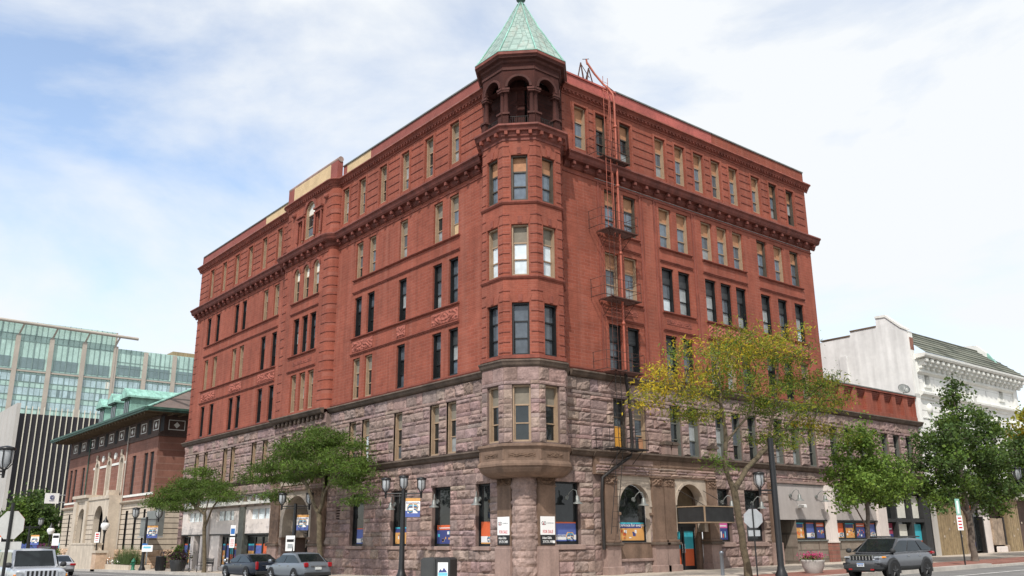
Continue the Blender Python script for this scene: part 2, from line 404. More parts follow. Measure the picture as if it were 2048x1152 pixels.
# rough-faced stone: every block is a pillow of broken facets
def block(b, F, u0, u1, z0, z1, rough=.09, m='stone', base=0.0, back=.06, tintk=None):
    du, dz = u1 - u0, z1 - z0
    nx = max(4, min(11, int(du / .105))); nz_ = max(3, min(7, int(dz / .09)))
    sd = random.uniform(0, 1000); g = .010
    t = random.uniform(.82, 1.13); tint = (t * random.uniform(.96, 1.08), t * random.uniform(.94, 1.04), t * random.uniform(.94, 1.06)) if tintk is None else tintk
    amp = rough * random.uniform(.7, 1.5); smoothish = random.random() < .2
    if smoothish: amp *= .35
    vs = []
    for j in range(nz_ + 1):
        for i in range(nx + 1):
            x, y = i / nx, j / nz_
            e = min(x * du, (1 - x) * du, y * dz, (1 - y) * dz)
            k = min(1, e / .07) ** .6
            if 0 < i < nx: x += random.uniform(-.3, .3) / nx
            if 0 < j < nz_: y += random.uniform(-.3, .3) / nz_
            h = noise.noise((sd + x * du * 2.3, y * dz * 3.2, sd)) * .8 + noise.noise((sd + x * du * 6, y * dz * 8, sd + 9)) * .6
            vs.append(F(u0 + g + x * (du - 2 * g), base + k * max(.008, amp * (.62 + .9 * h)), z0 + g + y * (dz - 2 * g)))
    q = nx + 1
    b.mesh_add(vs, [(j * q + i, j * q + i + 1, (j + 1) * q + i + 1, (j + 1) * q + i) for j in range(nz_) for i in range(nx)], m, tint)
    c = [F(u0 + g, base, z0 + g), F(u1 - g, base, z0 + g), F(u1 - g, base, z1 - g), F(u0 + g, base, z1 - g)]
    d = [F(u0 + g, base - back, z0 + g), F(u1 - g, base - back, z0 + g), F(u1 - g, base - back, z1 - g), F(u0 + g, base - back, z1 - g)]
    b.mesh_add(c + d, [(4, 5, 1, 0), (5, 6, 2, 1), (6, 7, 3, 2), (7, 4, 0, 3)], m, tint)
def stone_wall(b, F, u0, u1, courses, ops, w=0.0, rough=.085, L=(.55, 1.35), m='stone'):
    for z0, z1 in courses:
        cz = (z0 + z1) / 2; iv = [(u0, u1)]
        for o in ops:
            if o[2] - .01 < cz < o[3] + .01:
                nv = []
                for a, c in iv:
                    if o[1] <= a or o[0] >= c: nv.append((a, c)); continue
                    if o[0] > a: nv.append((a, o[0]))
                    if o[1] < c: nv.append((o[1], c))
                iv = nv
        for a, c in iv:
            x = a
            while x < c - .02:
                l = random.uniform(*L) * (1 if z1 - z0 > .3 else 1.15)
                if c - x - l < .4: l = c - x
                block(b, F, x, min(c, x + l), z0, z1, rough * (1 if z1 - z0 > .3 else .75), m, w)
                x += l
def span(z0, hs):
    out = []
    for h in hs: out.append((round(z0, 4), round(z0 + h, 4))); z0 += h
    return out

def relief(b, F, u0, u1, z0, z1, m, w=.01, amp=.07, sc=7.0, n=None):
    """carved ornament: scrolls raised off a panel"""
    du, dz = u1 - u0, z1 - z0; nx = max(8, int(du / .05)); nz_ = max(6, int(dz / .05)); vs = []; sd = random.uniform(0, 99)
    for j in range(nz_ + 1):
        for i in range(nx + 1):
            u, z = u0 + du * i / nx, z0 + dz * j / nz_
            e = min(1, min(i, nx - i) / 2, min(j, nz_ - j) / 2)
            s = abs(u - (u0 + u1) / 2)
            h = math.sin(sc * s * 1.9 + 2.2 * math.sin(sc * z * 1.3 + sd)) * math.sin(sc * z * 2.1 + 1.8 * math.sin(sc * s + sd)) + .5 * noise.noise((s * 9, z * 9, sd))
            vs.append(F(u, w + e * amp * max(0, .35 + h), z))
    q = nx + 1
    b.mesh_add(vs, [(j * q + i, j * q + i + 1, (j + 1) * q + i + 1, (j + 1) * q + i) for j in range(nz_) for i in range(nx)], m)

# ---------------------------------------------------------------- sash windows
WIN = {}
def win_meshes(w, h, fr, top, low, arch=False, tall=False):
    """meshes of one sash window: frame, upper panel (blind or board) and the two lower panes; sill centre is the origin"""
    key = (round(w, 2), round(h, 2), fr, top, low, arch)
    if key in WIN: return WIN[key]
    w -= .012; h -= .012; a = w / 2; j = .075; F = W0; zt = h * .655; zm = h * .33
    e = h - a if arch else h
    b = MB()
    b.box(F, -a, -a + j, -.24, .0, 0, e, fr); b.box(F, a - j, a, -.24, 0, 0, e, fr)
    b.box(F, -a + j, a - j, -.24, .05, 0, .08, fr)
    if not arch: b.box(F, -a + j, a - j, -.24, 0, h - .07, h, fr)
    else:
        N = 12
        for k in range(N):
            t0, t1 = math.pi * k / N, math.pi * (k + 1) / N
            b.prism(F, [(-math.cos(t) * r, e + math.sin(t) * r) for t, r in ((t0, a - j), (t0, a), (t1, a), (t1, a - j))], -.24, 0, fr)
    b.box(F, -a + j, a - j, -.215, -.12, zt - .035, zt + .035, fr)
    b.box(F, -a + j, a - j, -.213, -.13, zm - .025, zm + .03, fr)
    for sx in (-1, 1):
        x0, x1 = sorted((sx * (a - j), sx * (a - j - .045)))
        b.box(F, x0, x1, -.216, -.15, .08, zm - .025, fr); b.box(F, x0, x1, -.216, -.135, zm + .03, zt - .035, fr)
    g = MB()
    g.face([F(-a + .02, -.19, .03), F(a - .02, -.19, .03), F(a - .02, -.19, zm), F(-a + .02, -.19, zm)], low[1] if isinstance(low, tuple) else low)
    g.face([F(-a + .02, -.175, zm), F(a - .02, -.175, zm), F(a - .02, -.175, zt), F(-a + .02, -.175, zt)], low[0] if isinstance(low, tuple) else low)
    p = MB()
    if not arch: p.face([F(-a + .02, -.165, zt), F(a - .02, -.165, zt), F(a - .02, -.165, h - .03), F(-a + .02, -.165, h - .03)], top)
    else:
        N = 12; p.face([F(-a + .02, -.165, zt), F(a - .02, -.165, zt)] + [F(math.cos(math.pi * k / N) * (a - .02), -.165, e + math.sin(math.pi * k / N) * (a - .02)) for k in range(N + 1)], top)
    tmp = [b.build('window'), g.build('pane'), p.build('blind')]
    WIN[key] = tuple(o.data for o in tmp)
    for o in tmp: bpy.data.objects.remove(o)
    return WIN[key]
def window(parent, F, u, w_, z0, z1, fr, top, low, depth=.12, wb=0.0, arch=False, name='window'):
    ms = win_meshes(w_, z1 - z0, fr, top, low, arch)
    o = bpy.data.objects.new(name, ms[0]); COL.objects.link(o); o.parent = parent
    P = ORG[parent.name]; q = F(u, wb - depth, z0 + .006)
    o.location = (q[0] - P[0], q[1] - P[1], q[2] - P[2]); o.rotation_euler = (0, 0, R(F.deg))
    for me, nm in ((ms[1], 'pane'), (ms[2], 'blind' if 'blind' in top or 'board' in top else 'transom_pane')):
        c = bpy.data.objects.new(nm, me); COL.objects.link(c); c.parent = o
        c.rotation_euler = (R(random.uniform(-.5, .5)), 0, R(random.uniform(-.7, .7)))    # old sashes hang slightly out of true
    return o

# ================================================================ the corner building
hotel = thing("corner_building", "six storey red brick building on rough pink stone base, corner turret with green cone", "building")
F6 = (21.72, 24.2); F5 = (17.42, 19.84); F4 = (13.66, 16.22); F3 = (9.84, 12.34); F2 = (5.87, 8.49); F1 = (1.38, 4.25)
XE = -44.25        # far end of the street front, x
YE = 25.3          # far end of the avenue front, y
def op(c, w, f): return (c - w / 2, c + w / 2, f[0], f[1])

# ---- windows of the street front (frame FL)
L6 = [-41.56, -38.83, -36.19, -33.55, -30.88, -28.21, -18.14, -16.0, -13.44, -10.89, -8.34, -5.82]
L5 = [-41.35, -39.4, -35.5, -34.0, -30.06, -28.15, -16.03, -14.47, -10.9, -7.34, -5.82]
L4 = [-41.22, -39.3, -35.38, -33.9, -29.98, -28.06, -15.95, -14.43, -10.86, -7.33, -5.81]
L3 = [-41.16, -39.23, -35.32, -33.88, -29.94, -28.0, -15.9, -14.43, -10.87, -7.3, -5.77]
L2 = [-41.38, -39.45, -35.5, -34.0, -30.2, -28.3, -16.0, -14.47, -10.93, -7.38, -5.85]
WL = .86
main_ops = [op(c, WL, f) for cs, f in ((L6, F6), (L5, F5), (L4, F4), (L3, F3)) for c in cs]
b0, b1 = -26.2, -18.8          # the projecting centre bay
BW = .5
bay_ops = [op(c, .85, F3) for c in (-23.43, -22.12, -20.92)] + [op(c, .88, F4) for c in (-23.49, -22.22, -21.03)] + \
          [op(c, .82, (17.4, 19.82)) + (True,) for c in (-23.78, -22.36, -20.89)] + \
          [(-22.98, -21.58, 21.72, 24.42, True), (-23.75, -23.3, 21.72, 23.2), (-21.2, -20.75, 21.72, 23.2)]
brk = MB()
brk.wall(FL, XE, b0, 9.6, 24.9, [o for o in main_ops if o[1] < b0], 'red_brick')
brk.wall(FL, b1, -1.9, 9.6, 24.9, [o for o in main_ops if o[0] > b1], 'red_brick')
rc = .5
brk.wall(FL, b0 + rc, b1 - rc, 9.6, 24.9, bay_ops, 'red_brick', depth=.45, w=BW)
for cx_, a0 in ((b0 + rc, 180), (b1 - rc, 270)):
    brk.lathe((cx_, 0, 0), [(rc, 9.6), (rc, 24.9)], 'red_brick', 8, a0=a0, a1=a0 + 90)
# end and back walls, flat roof
brk.face([(XE, 0, 9.6), (XE, 0, 26), (XE, 24, 26), (XE, 24, 9.6)], 'red_brick')
brk.face([(XE, 24, 9.3), (XE, 24, 26), (0, YE, 26), (0, YE, 9.3)][::-1], 'red_brick')
# ---- avenue front (frame FR)
R6 = [4.08, 5.66, 7.53, 10.42, 12.16, 13.88, 15.55, 17.3, 19.59, 21.5, 23.42]
R5 = [6.2, 7.66, 10.54, 12.05, 14.24, 15.73, 17.24, 19.7, 21.5, 23.28]
R4 = [6.09, 7.54, 10.53, 11.93, 14.29, 15.74, 17.2, 19.7, 21.48, 23.3]
R3 = [6.16, 7.55, 10.53, 11.92, 14.29, 15.74, 17.2, 19.7, 21.48, 23.3]
R2 = [6.24, 7.73, 10.5, 11.97, 14.26, 15.74, 17.2, 19.78, 21.5, 23.27]
WR = 1.0
rops = [op(c, .9, (21.62, 24.12)) for c in R6] + [op(c, WR, (17.36, 19.78)) for c in R5] + [op(c, WR, F4) for c in R4] + [op(c, .92, F3) for c in R3]
brk.wall(FR, 1.5, YE, 9.6, 24.9, rops, 'red_brick')
# raised quoin bands and string lines in the brickwork
def bands(F, u0, u1, z0, z1, n, w, m='red_trim', t=.055, p=.035):
    for k in range(n):
        z = z0 + (z1 - z0) * k / (n - 1); brk.box(F, u0, u1, w, w + p, z, z + t, m)
for i in range(len(L6)):
    for a, c in (((L6[i - 1] + WL / 2 + .22) if i else XE + .05, L6[i] - WL / 2 - .22),):
        if not (a < b0 < c or a < b1 < c): bands(FL, a, c, 22.0, 24.05, 5, 0)
bands(FL, -27.5, b0 - .02, 22.0, 24.05, 5, 0); bands(FL, L6[-1] + .65, -3.0, 22.0, 24.05, 5, 0)
R6e = [2.9] + R6 + [YE + .3]
for a, c in zip(R6e, R6e[1:]): bands(FR, a + .62, c - .62, 21.95, 23.95, 5, 0)
bands(FR, 2.4, 2.9, 21.95, 23.95, 5, 0)
bands(FL, XE + .02, XE + .75, 10.3, 19.9, 16, 0)
for cx_, a0, u0, u1 in ((b0 + rc, 180, b0 + rc, b0 + rc + .45), (b1 - rc, 270, b1 - rc - .55, b1 - rc)):
    for k in range(24):
        z = 10.2 + k * .62
        if 20.1 < z < 21.5: continue
        brk.box(FL, u0, u1, BW, BW + .035, z, z + .06, 'red_trim')
        brk.lathe((cx_, 0, 0), [(rc, z), (rc + .035, z), (rc + .035, z + .06), (rc, z + .06)], 'red_trim', 8, a0=a0, a1=a0 + 90, smooth=False)
# raised piers that frame the window pairs of the avenue front
for a, c in ((5.25, 8.5), (9.65, 12.95)):
    for u in (a, c):
        brk.box(FR, u - .1, u + .02, 0, .04, 9.7, 20.0, 'red_trim'); brk.box(FR, u + .14, u + .2, 0, .03, 9.7, 20.0, 'red_trim')
    brk.box(FR, a - .1, c + .2, 0, .045, 20.0, 20.12, 'red_trim')
brk.build('brick_wall', hotel)
# window surrounds at the top floor
for F, cs, w_, f in ((FL, L6, WL, F6), (FR, R6, .9, (21.62, 24.12))):
    for c in cs:
        a = w_ / 2
        sur = MB(); sur.box(F, c - a - .14, c - a - .01, 0, .045, f[0] - .3, f[1] + .12, 'red_brick'); sur.box(F, c + a + .01, c + a + .14, 0, .045, f[0] - .3, f[1] + .12, 'red_brick')
        sur.box(F, c - a - .01, c + a + .01, 0, .045, f[1] + .005, f[1] + .12, 'red_brick'); sur.build('window_surround', hotel)

# ---- sills, hoods and string courses
def sill(F, u0, u1, z, w=0, t=.1, p=.14, m='red_trim'): sc_ = MB(); sc_.mould(F, u0, u1, [(w, z), (w + p, z - .01), (w + p, z - t * .55), (w + p * .45, z - t), (w, z - t)], m); sc_.build('sill_course', hotel)
def hood(F, u0, u1, z, w=0): sc_ = MB(); sc_.mould(F, u0, u1, [(w, z + .14), (w + .11, z + .13), (w + .11, z + .08), (w + .05, z + .03), (w + .05, z), (w, z)], 'red_trim'); sc_.build('hood_mould', hotel)
for u0, u1 in ((-41.95, -27.5), (-16.6, -5.2)):
    for z in (F5[0], F4[0]): sill(FL, u0, u1, z)
    for z in (16.5, 12.55): hood(FL, u0, u1, z)
for z in (17.4, F4[0]): sill(FL, -24.4, -20.3, z, BW)
for z in (16.55, 12.55): hood(FL, -24.4, -20.3, z, BW)
for a, c in ((5.55, 8.3), (9.9, 12.7), (13.65, 17.85), (19.1, 23.95)):
    for z in (17.36, F4[0]): sill(FR, a, c, z)
    for z in (16.5, 12.55): hood(FR, a, c, z)
sill(FL, XE, b0, 9.82, .06, .13, .05); sill(FL, b1, -2.9, 9.82, .06, .13, .05); sill(FR, 2.7, YE, 9.82, .06, .13, .05)
# frieze lines under the main cornice
for F, u0, u1, w in ((FL, XE, b0, 0), (FL, b1, -3.0, 0), (FL, b0 + rc, b1 - rc, BW), (FR, 2.7, YE, 0)):
    sc_ = MB(); sc_.box(F, u0, u1, w, w + .05, 20.02, 20.1, 'red_trim'); sc_.build('frieze_line', hotel)
def carved(*a):
    orn = MB(); relief(orn, *a); orn.build('carved_panel', hotel)
for c0, c1 in ((-41.7, -38.75), (-35.85, -33.4), (-30.5, -27.55), (-16.45, -14.0), (-11.35, -10.4), (-7.8, -5.3)):
    carved(FL, c0, c1, 12.78, 13.42, 'terracotta', .02, .06)
for c0, c1 in ((13.8, 17.7), (19.2, 23.85)): carved(FR, c0, c1, 12.75, 13.45, 'terracotta', .02, .07)
for c0, c1 in ((5.9, 7.9), (10.2, 12.3)): carved(FR, c0, c1, 12.95, 13.25, 'red_trim', .015, .03, 12)
carved(FL, -23.6, -20.9, 12.95, 13.2, 'red_trim', BW + .015, .03, 12)
for c in (-24.75, -19.9): orn = MB(); orn.lathe((c, -BW - .04, 24.05), [(.0, -.22), (.2, -.12), (.2, .12), (0, .22)], 'red_trim', 10); orn.build('roundel', hotel)
# arch mouldings of the bay
def archivolt(F, c, z, r0, r1, w, p, m, n=16):
    am = MB()
    for k in range(n):
        t0, t1 = math.pi * k / n, math.pi * (k + 1) / n
        am.prism(F, [(c + math.cos(t) * r, z + math.sin(t) * r) for t, r in ((t0, r0), (t0, r1), (t1, r1), (t1, r0))], w, w + p, m)
    am.build('arch_moulding', hotel)
for c in (-23.78, -22.36, -20.89): archivolt(FL, c, 19.41, .43, .6, BW, .06, 'red_trim')
archivolt(FL, -22.28, 23.72, .72, .98, BW, .08, 'red_trim')
for u0, u1 in ((-24.15, -23.05), (-21.5, -20.35)):
    am = MB(); am.box(FL, u0, u1, BW, BW + .16, 23.25, 23.36, 'red_trim'); am.box(FL, u0 + .06, u1 - .06, BW, BW + .1, 23.36, 23.52, 'red_trim'); am.box(FL, u0, u1, BW, BW + .22, 23.52, 23.66, 'red_trim'); am.build('side_light_hood', hotel)
for u in (-24.0, -23.13, -21.42, -20.5): am = MB(); am.tube([FL(u, BW + .09, 21.75), FL(u, BW + .09, 23.25)], .085, 'red_trim', 10); am.build('colonnette', hotel)

# ---- main cornice with its brackets
cor = MB()
PROF = [(0, 21.14), (.62, 21.06), (.64, 20.97), (.54, 20.88), (.50, 20.74), (.42, 20.62), (.16, 20.6), (.13, 20.4), (.05, 20.3), (0, 20.3)]
def bracket(F, u, w=0):
    brc = MB()
    for w0, w1, z0, z1 in ((.13, .26, 20.26, 20.599), (.261, .41, 20.38, 20.598)): brc.box(F, u - .09, u + .09, w + w0, w + w1, z0, z1, 'cornice_red', bev=.025)
    brc.build('cornice_bracket', hotel)
def run_cornice(F, u0, u1, w=0, step=.92):
    cor.mould(F, u0, u1, [(w + a, z) for a, z in PROF], 'cornice_red')
    n = max(1, round((u1 - u0) / step))
    for k in range(n): bracket(F, u0 + (k + .5) * (u1 - u0) / n, w)
run_cornice(FL, XE - .3, b0); run_cornice(FL, b1, -2.85); run_cornice(FL, b0 + rc, b1 - rc, BW)
run_cornice(FR, 2.75, YE + .42)
for cx_, a0 in ((b0 + rc, 180), (b1 - rc, 270)):
    cor.lathe((cx_, 0, 0), [(rc + a, z) for a, z in PROF][::-1], 'cornice_red', 10, a0=a0, a1=a0 + 90)
cor.build('main_cornice', hotel)
# upper cornice, corbel courses and parapet
up = MB()
UP = [(0, 25.02), (.36, 25.0), (.38, 24.93), (.28, 24.88), (.2, 24.8), (.2, 24.74), (.12, 24.7), (.12, 24.62), (.05, 24.58), (.05, 24.5), (0, 24.48)]
for F, u0, u1, w in ((FL, XE - .3, b0, 0), (FL, b1, -2.9, 0), (FL, b0 + rc, b1 - rc, BW), (FR, 2.7, YE + .3, 0)):
    up.mould(F, u0, u1, [(w + a, z) for a, z in UP], 'red_trim')
    up.mould(F, u0, u1, [(w + a * .9 + (.012 if a else 0), z + .035) for a, z in UP[:3]] + [(w, 25.0)], 'coping_grey' if F is FL else 'red_trim')
    n = int((u1 - u0) / .3)
    for k in range(n): up.box(F, u0 + .1 + k * .3, u0 + .24 + k * .3, w + .121, w + .19, 24.62, 24.739, 'red_trim')
for cx_, a0 in ((b0 + rc, 180), (b1 - rc, 270)): up.lathe((cx_, 0, 0), [(rc + a, z) for a, z in UP][::-1], 'red_trim', 10, a0=a0, a1=a0 + 90)
up.build('upper_cornice', hotel)
par = MB()
def parapet(F, u0, u1, m, top=25.95, w1=-.04, cap='coping_grey', ct=.08):
    par.box(F, u0, u1, w1 - .4, w1, 24.9, top, m)
    if cap: par.box(F, u0 - .02, u1 + .02, w1 - .46, w1 + .07, top + .002, top + ct, cap)
parapet(FL, XE + .1, -31.13, 'stucco_red'); parapet(FL, -31.12, -26.75, 'plywood'); parapet(FL, -26.74, -26.21, 'stucco_red', cap=None)
parapet(FL, -26.2, -25.3, 'stucco_red', 26.35, .42, None); parapet(FL, -25.29, -19.75, 'plywood', 26.35, .42, None); parapet(FL, -19.74, -18.8, 'stucco_red', 26.35, .42, None)
par.tube([FL(-26.3, .2, 26.48), FL(-22, .2, 26.5), FL(-18.75, .2, 26.48)], .2, 'smooth_stone', 10)
parapet(FL, -18.79, -18.3, 'stucco_red', cap='coping_grey'); parapet(FL, -18.29, -15.2, 'plywood', cap='coping_grey'); parapet(FL, -15.19, -2.0, 'stucco_red', cap='coping_grey')
parapet(FR, 1.4, 6.9, 'red_membrane', 25.82, -.02, 'red_membrane', .1); parapet(FR, 6.91, 15.4, 'red_membrane', 25.9, -.02)
parapet(FR, 15.41, YE, 'red_brick', 25.9, -.02)
par.build('parapet', hotel)
rf = MB(); rf.face([(XE, 0.35, 24.9), (-.4, .35, 24.9), (-.4, YE, 24.9), (XE, 24, 24.9)], 'coping_grey'); rf.build('flat_roof', hotel)

# ---- rough stone base
CS = span(-.9, (.55, .55, .5, .5, .18)) + span(1.38, (.5, .24, .5, .24, .5, .24, .42, .23)) + span(4.25, (.52, .24, .49)) + \
     span(5.87, (.45, .2, .45, .2, .45, .2, .45, .22)) + [(8.66, 9.31)]
CSB = [(8.49, 8.66)]
stw = MB(); bck = MB()
f1L = [(-15.85, -14.3, *F1), (-11.4, -9.8, *F1), (-7.45, -5.85, *F1), (-3.75, -2.62, *F1)]
f2L = [op(c, .85, F2) for c in L2]; f2B = [op(c, .75, F2) for c in (-24.75, -23.2, -21.6, -20.05)]
ent = (-24.4, -20.4, -.9, 5.5)
vent = (-17.55, -17.1, 2.75, 3.55)
opsA = f1L + f2L + [vent]
stone_wall(stw, FL, b1 + .05, -1.96, CS, opsA); stone_wall(stw, FL, b1 + .05, -2.9, CSB, [], .03, .04)
bck.wall(FL, b1, -1.0, -.9, 9.4, opsA, 'mortar', .36, -.03)
cs2 = [c for c in CS if c[0] > 5.4]
stone_wall(stw, FL, XE, b0 - .05, cs2, f2L); stone_wall(stw, FL, XE, b0, CSB, [], .03, .04)
bck.wall(FL, XE, b0, 5.0, 9.4, f2L, 'mortar', .36, -.03)
stone_wall(stw, FL, b0, b1, [c for c in CS if c[0] > 5.4], f2B, .3)
stone_wall(stw, FL, XE, XE + .85, [c for c in CS if c[1] < 5.6], [])
bck.wall(FL, b0, b1, 5.0, 9.4, f2B, 'mortar', .4, .27)
bck.wall(FL, b0, b1, 4.9, 9.4, [], 'mortar', .3, -.2)
bck.box(FL, XE + .01, XE + .8, -.6, -.04, -.9, 5.0, 'mortar')
for u in (b0, b1 - .06): bck.box(FL, u, u + .06, -.25, .3, 4.9, 9.3, 'stone')
# avenue side
f1R = [(1.74, 3.33, 1.45, 4.28), (5.82, 7.98, 1.5, 4.28, True), (9.95, 12.4, -.9, 3.2), (13.6, 14.65, 1.5, 4.28), (15.97, 17.6, 1.5, 4.28)]
f2R = [op(c, .88 if i < 4 else .84, F2) for i, c in enumerate(R2)]
R2A = [25.79, 27.55, 29.29, 32.12, 33.74, 35.5]
f2A = [op(c, .92, F2) for c in R2A]
gate = (4.2, 13.1, -.9, 5.4)          # the smooth stone frontispiece with two arches stands here
stone_wall(stw, FR, 1.68, 4.2, CS, f1R); stone_wall(stw, FR, 13.1, 18.2, CS, f1R + f2R)
stone_wall(stw, FR, 4.2, 13.1, [c for c in CS if c[0] > 5.3], f2R); stone_wall(stw, FR, 2.75, 4.2, [c for c in CS if False], [])
stone_wall(stw, FR, 18.2, YE, [c for c in CS if c[0] > 4.7], f2R); stone_wall(stw, FR, 2.9, YE, CSB, [], .03, .04)
bck.wall(FR, .9, 18.2, -.9, 9.4, [o for o in f1R if o[0] < 4 or o[0] > 13] + f2R[:7] + [(4.2, 13.1, -.9, 5.3)], 'mortar', .36, -.03)
bck.wall(FR, 18.2, YE, 4.7, 9.4, f2R[7:], 'mortar', .36, -.03)
stw.build('rough_stone_wall', hotel)
bck.build('stone_backing', hotel)
trm = MB()
STC = [(0, 9.66), (.25, 9.62), (.27, 9.55), (.2, 9.48), (.15, 9.38), (.08, 9.32), (0, 9.3)]
BLT = [(0, 5.84), (.2, 5.8), (.21, 5.73), (.13, 5.66), (.08, 5.56), (0, 5.5)]
def run(F, u0, u1, prof, w, m): trm.mould(F, u0, u1, [(w + a + .05, z) if a else (w, z) for a, z in prof], m)
for F, u0, u1, w in ((FL, XE - .35, b0, 0), (FL, b1, -2.9, 0), (FL, b0, b1, .5), (FR, 2.8, YE, 0)): run(F, u0, u1, STC, w, 'dark_trim')
for F, u0, u1, w in ((FL, XE - .2, b0, .05), (FL, b1, -2.7, .05), (FL, b0, b1, .32), (FR, 2.7, YE, .05)): run(F, u0, u1, BLT, w, 'dark_trim')
n = 12
for k in range(n): sd_ = MB(); sd_.lathe(FL(b0 + .35 + k * (b1 - b0 - .7) / (n - 1), .45, 9.12), [(0, -.16), (.1, -.1), (.13, .02), (.1, .18)], 'dark_trim', 8); sd_.build('corbel', hotel)
for c, w_ in ((-15.1, 1.9), (-10.6, 1.9), (-6.65, 1.9), (-3.2, 1.3)): q_ = MB(); q_.box(FL, c - w_ / 2, c + w_ / 2, .0, .13, 1.2, 1.375, 'smooth_stone', bev=.02); q_.build('sill', hotel)
for c, w_ in ((2.53, 1.9), (14.1, 1.3), (16.8, 1.9)): q_ = MB(); q_.box(FR, c - w_ / 2, c + w_ / 2, 0, .13, 1.22, 1.445, 'smooth_stone', bev=.02); q_.build('sill', hotel)
vt = MB()
for k in range(5): vt.box(FL, vent[0] + .02, vent[1] - .02, -.2, -.02, vent[2] + .06 + k * .155, vent[2] + .13 + k * .155, 'smooth_stone')
vt.box(FL, vent[0] - .05, vent[1] + .05, -.36, -.25, vent[2], vent[3], 'ink_black'); vt.build('vent', hotel)
# short carved posts on the belt of the avenue front
for u in (9.4, 9.95, 13.2, 18.2):
    q_ = MB(); q_.box(FR, u - .22, u + .22, .02, .3, 5.84, 6.35, 'smooth_stone', bev=.02); q_.box(FR, u - .3, u + .3, .0, .38, 6.35, 6.45, 'dark_trim'); q_.box(FR, u - .26, u + .26, .0, .33, 6.45, 6.52, 'dark_trim'); q_.build('belt_post', hotel)
trm.build('stone_courses', hotel)

# ---- windows
WR_ = random.Random(5)
VAR = {'glass_dark': ['glass_dark', 'glass_grey', 'glass_dark', 'glass_drape'], 'glass_grey': ['glass_grey', 'glass_blue', 'glass_dark', 'glass_drape'], 'glass_blue': ['glass_blue', 'glass_grey', 'glass_dark', 'glass_drape'], 'glass_drape': ['glass_drape', 'glass_grey', 'glass_bright']}
def fill(F, cs, w_, f, styles, wb=0, depth=.11, name='window', arch=False):
    for i, c in enumerate(cs):
        st = styles[i % len(styles)]; lo = st[2]
        if WR_.random() < .55: lo = (WR_.choice(VAR[lo]), WR_.choice(VAR[lo]))
        window(hotel, F, c, w_, f[0], f[1], st[0], st[1], lo, depth, wb, arch, name)
T = ('tan_frame', 'grey_blind', 'glass_dark'); TG = ('tan_frame', 'grey_blind', 'glass_grey'); K = ('black_frame', 'glass_grey', 'glass_dark'); KD = ('black_frame', 'dark_blind', 'glass_grey')
O_ = ('tan_frame', 'orange_board', 'glass_blue'); OD = ('dark_frame', 'orange_board', 'glass_blue'); G_ = ('green_frame', 'glass_dark', 'glass_dark')
KB = ('black_frame', 'dark_blind', 'glass_drape')
fill(FL, L6, WL, F6, [T, TG]); fill(FL, L5, WL, F5, [K, K, K, K, T, TG, T, TG, T, T, TG])
fill(FL, L4, WL, F4, [T, T, T, TG, K, K, K, K, K, KD, K]); fill(FL, L3, WL, F3, [K, K, K, K, K, K, TG, T, K, K, KD])
window(hotel, FL, -5.82, WL, *F5, 'tan_frame', 'grey_blind', 'glass_dark') if False else None
fill(FL, (-23.43, -22.12, -20.92), .85, F3, [T], BW, .14); fill(FL, (-23.49, -22.22, -21.03), .88, F4, [K, KD, K], BW, .14)
fill(FL, (-23.78, -22.36, -20.89), .82, (17.4, 19.82), [('tan_frame', 'white_blind', 'glass_dark')], BW, .04, 'arched_window', True)
fill(FL, (-22.28,), 1.4, (21.72, 24.42), [('tan_frame', 'white_blind', 'glass_grey')], BW, .04, 'arched_window', True)
fill(FL, (-23.525, -20.975), .45, (21.72, 23.2), [('tan_frame', 'grey_blind', 'glass_dark')], BW, .14, 'side_light')
fill(FL, L2, .85, F2, [T, T, T, T, T, T, ('tan_frame', 'grey_blind', 'glass_drape'), ('tan_frame', 'grey_blind', 'glass_drape'), ('tan_frame', 'grey_blind', 'glass_grey'), T, T], name='base_window')
fill(FL, (-24.75, -23.2, -21.6, -20.05), .75, F2, [T], .3, .14, 'base_window')
fill(FR, R6, .9, (21.62, 24.12), [O_, OD, OD, O_, O_, O_, O_, O_, O_, OD, OD]); fill(FR, R5, WR, (17.36, 19.78), [OD, OD, O_, O_, O_, O_, O_, OD, O_, OD])
fill(FR, R4, WR, F4, [O_, O_, KB, KB, KB, KB, KD, KB, KD, KB]); fill(FR, R3, .92, F3, [KD, KD, KD, KD, TG, T, KD, K, K, T])
fill(FR, R2[:2], .88, F2, [('dark_frame', 'dark_blind', 'glass_dark'), ('tan_frame', 'grey_blind', 'glass_grey')], name='base_window')
fill(FR, R2[2:4], .88, F2, [G_], name='base_window'); fill(FR, R2[4:], .84, F2, [G_], name='base_window')
yb = MB(); yb.box(FR, 5.98, 6.4, -.2, -.15, 5.95, 7.1, 'yellow_board'); yb.build('boarding', hotel); yb = MB(); yb.box(FR, 7.72, 8.0, -.19, -.15, 5.95, 6.6, 'orange_board'); yb.build('boarding', hotel)
ob = MB(); ob.box(FL, -6.1, -5.55, -.30, -.275, 17.5, 18.2, 'plywood'); ob.build('boarding', hotel)

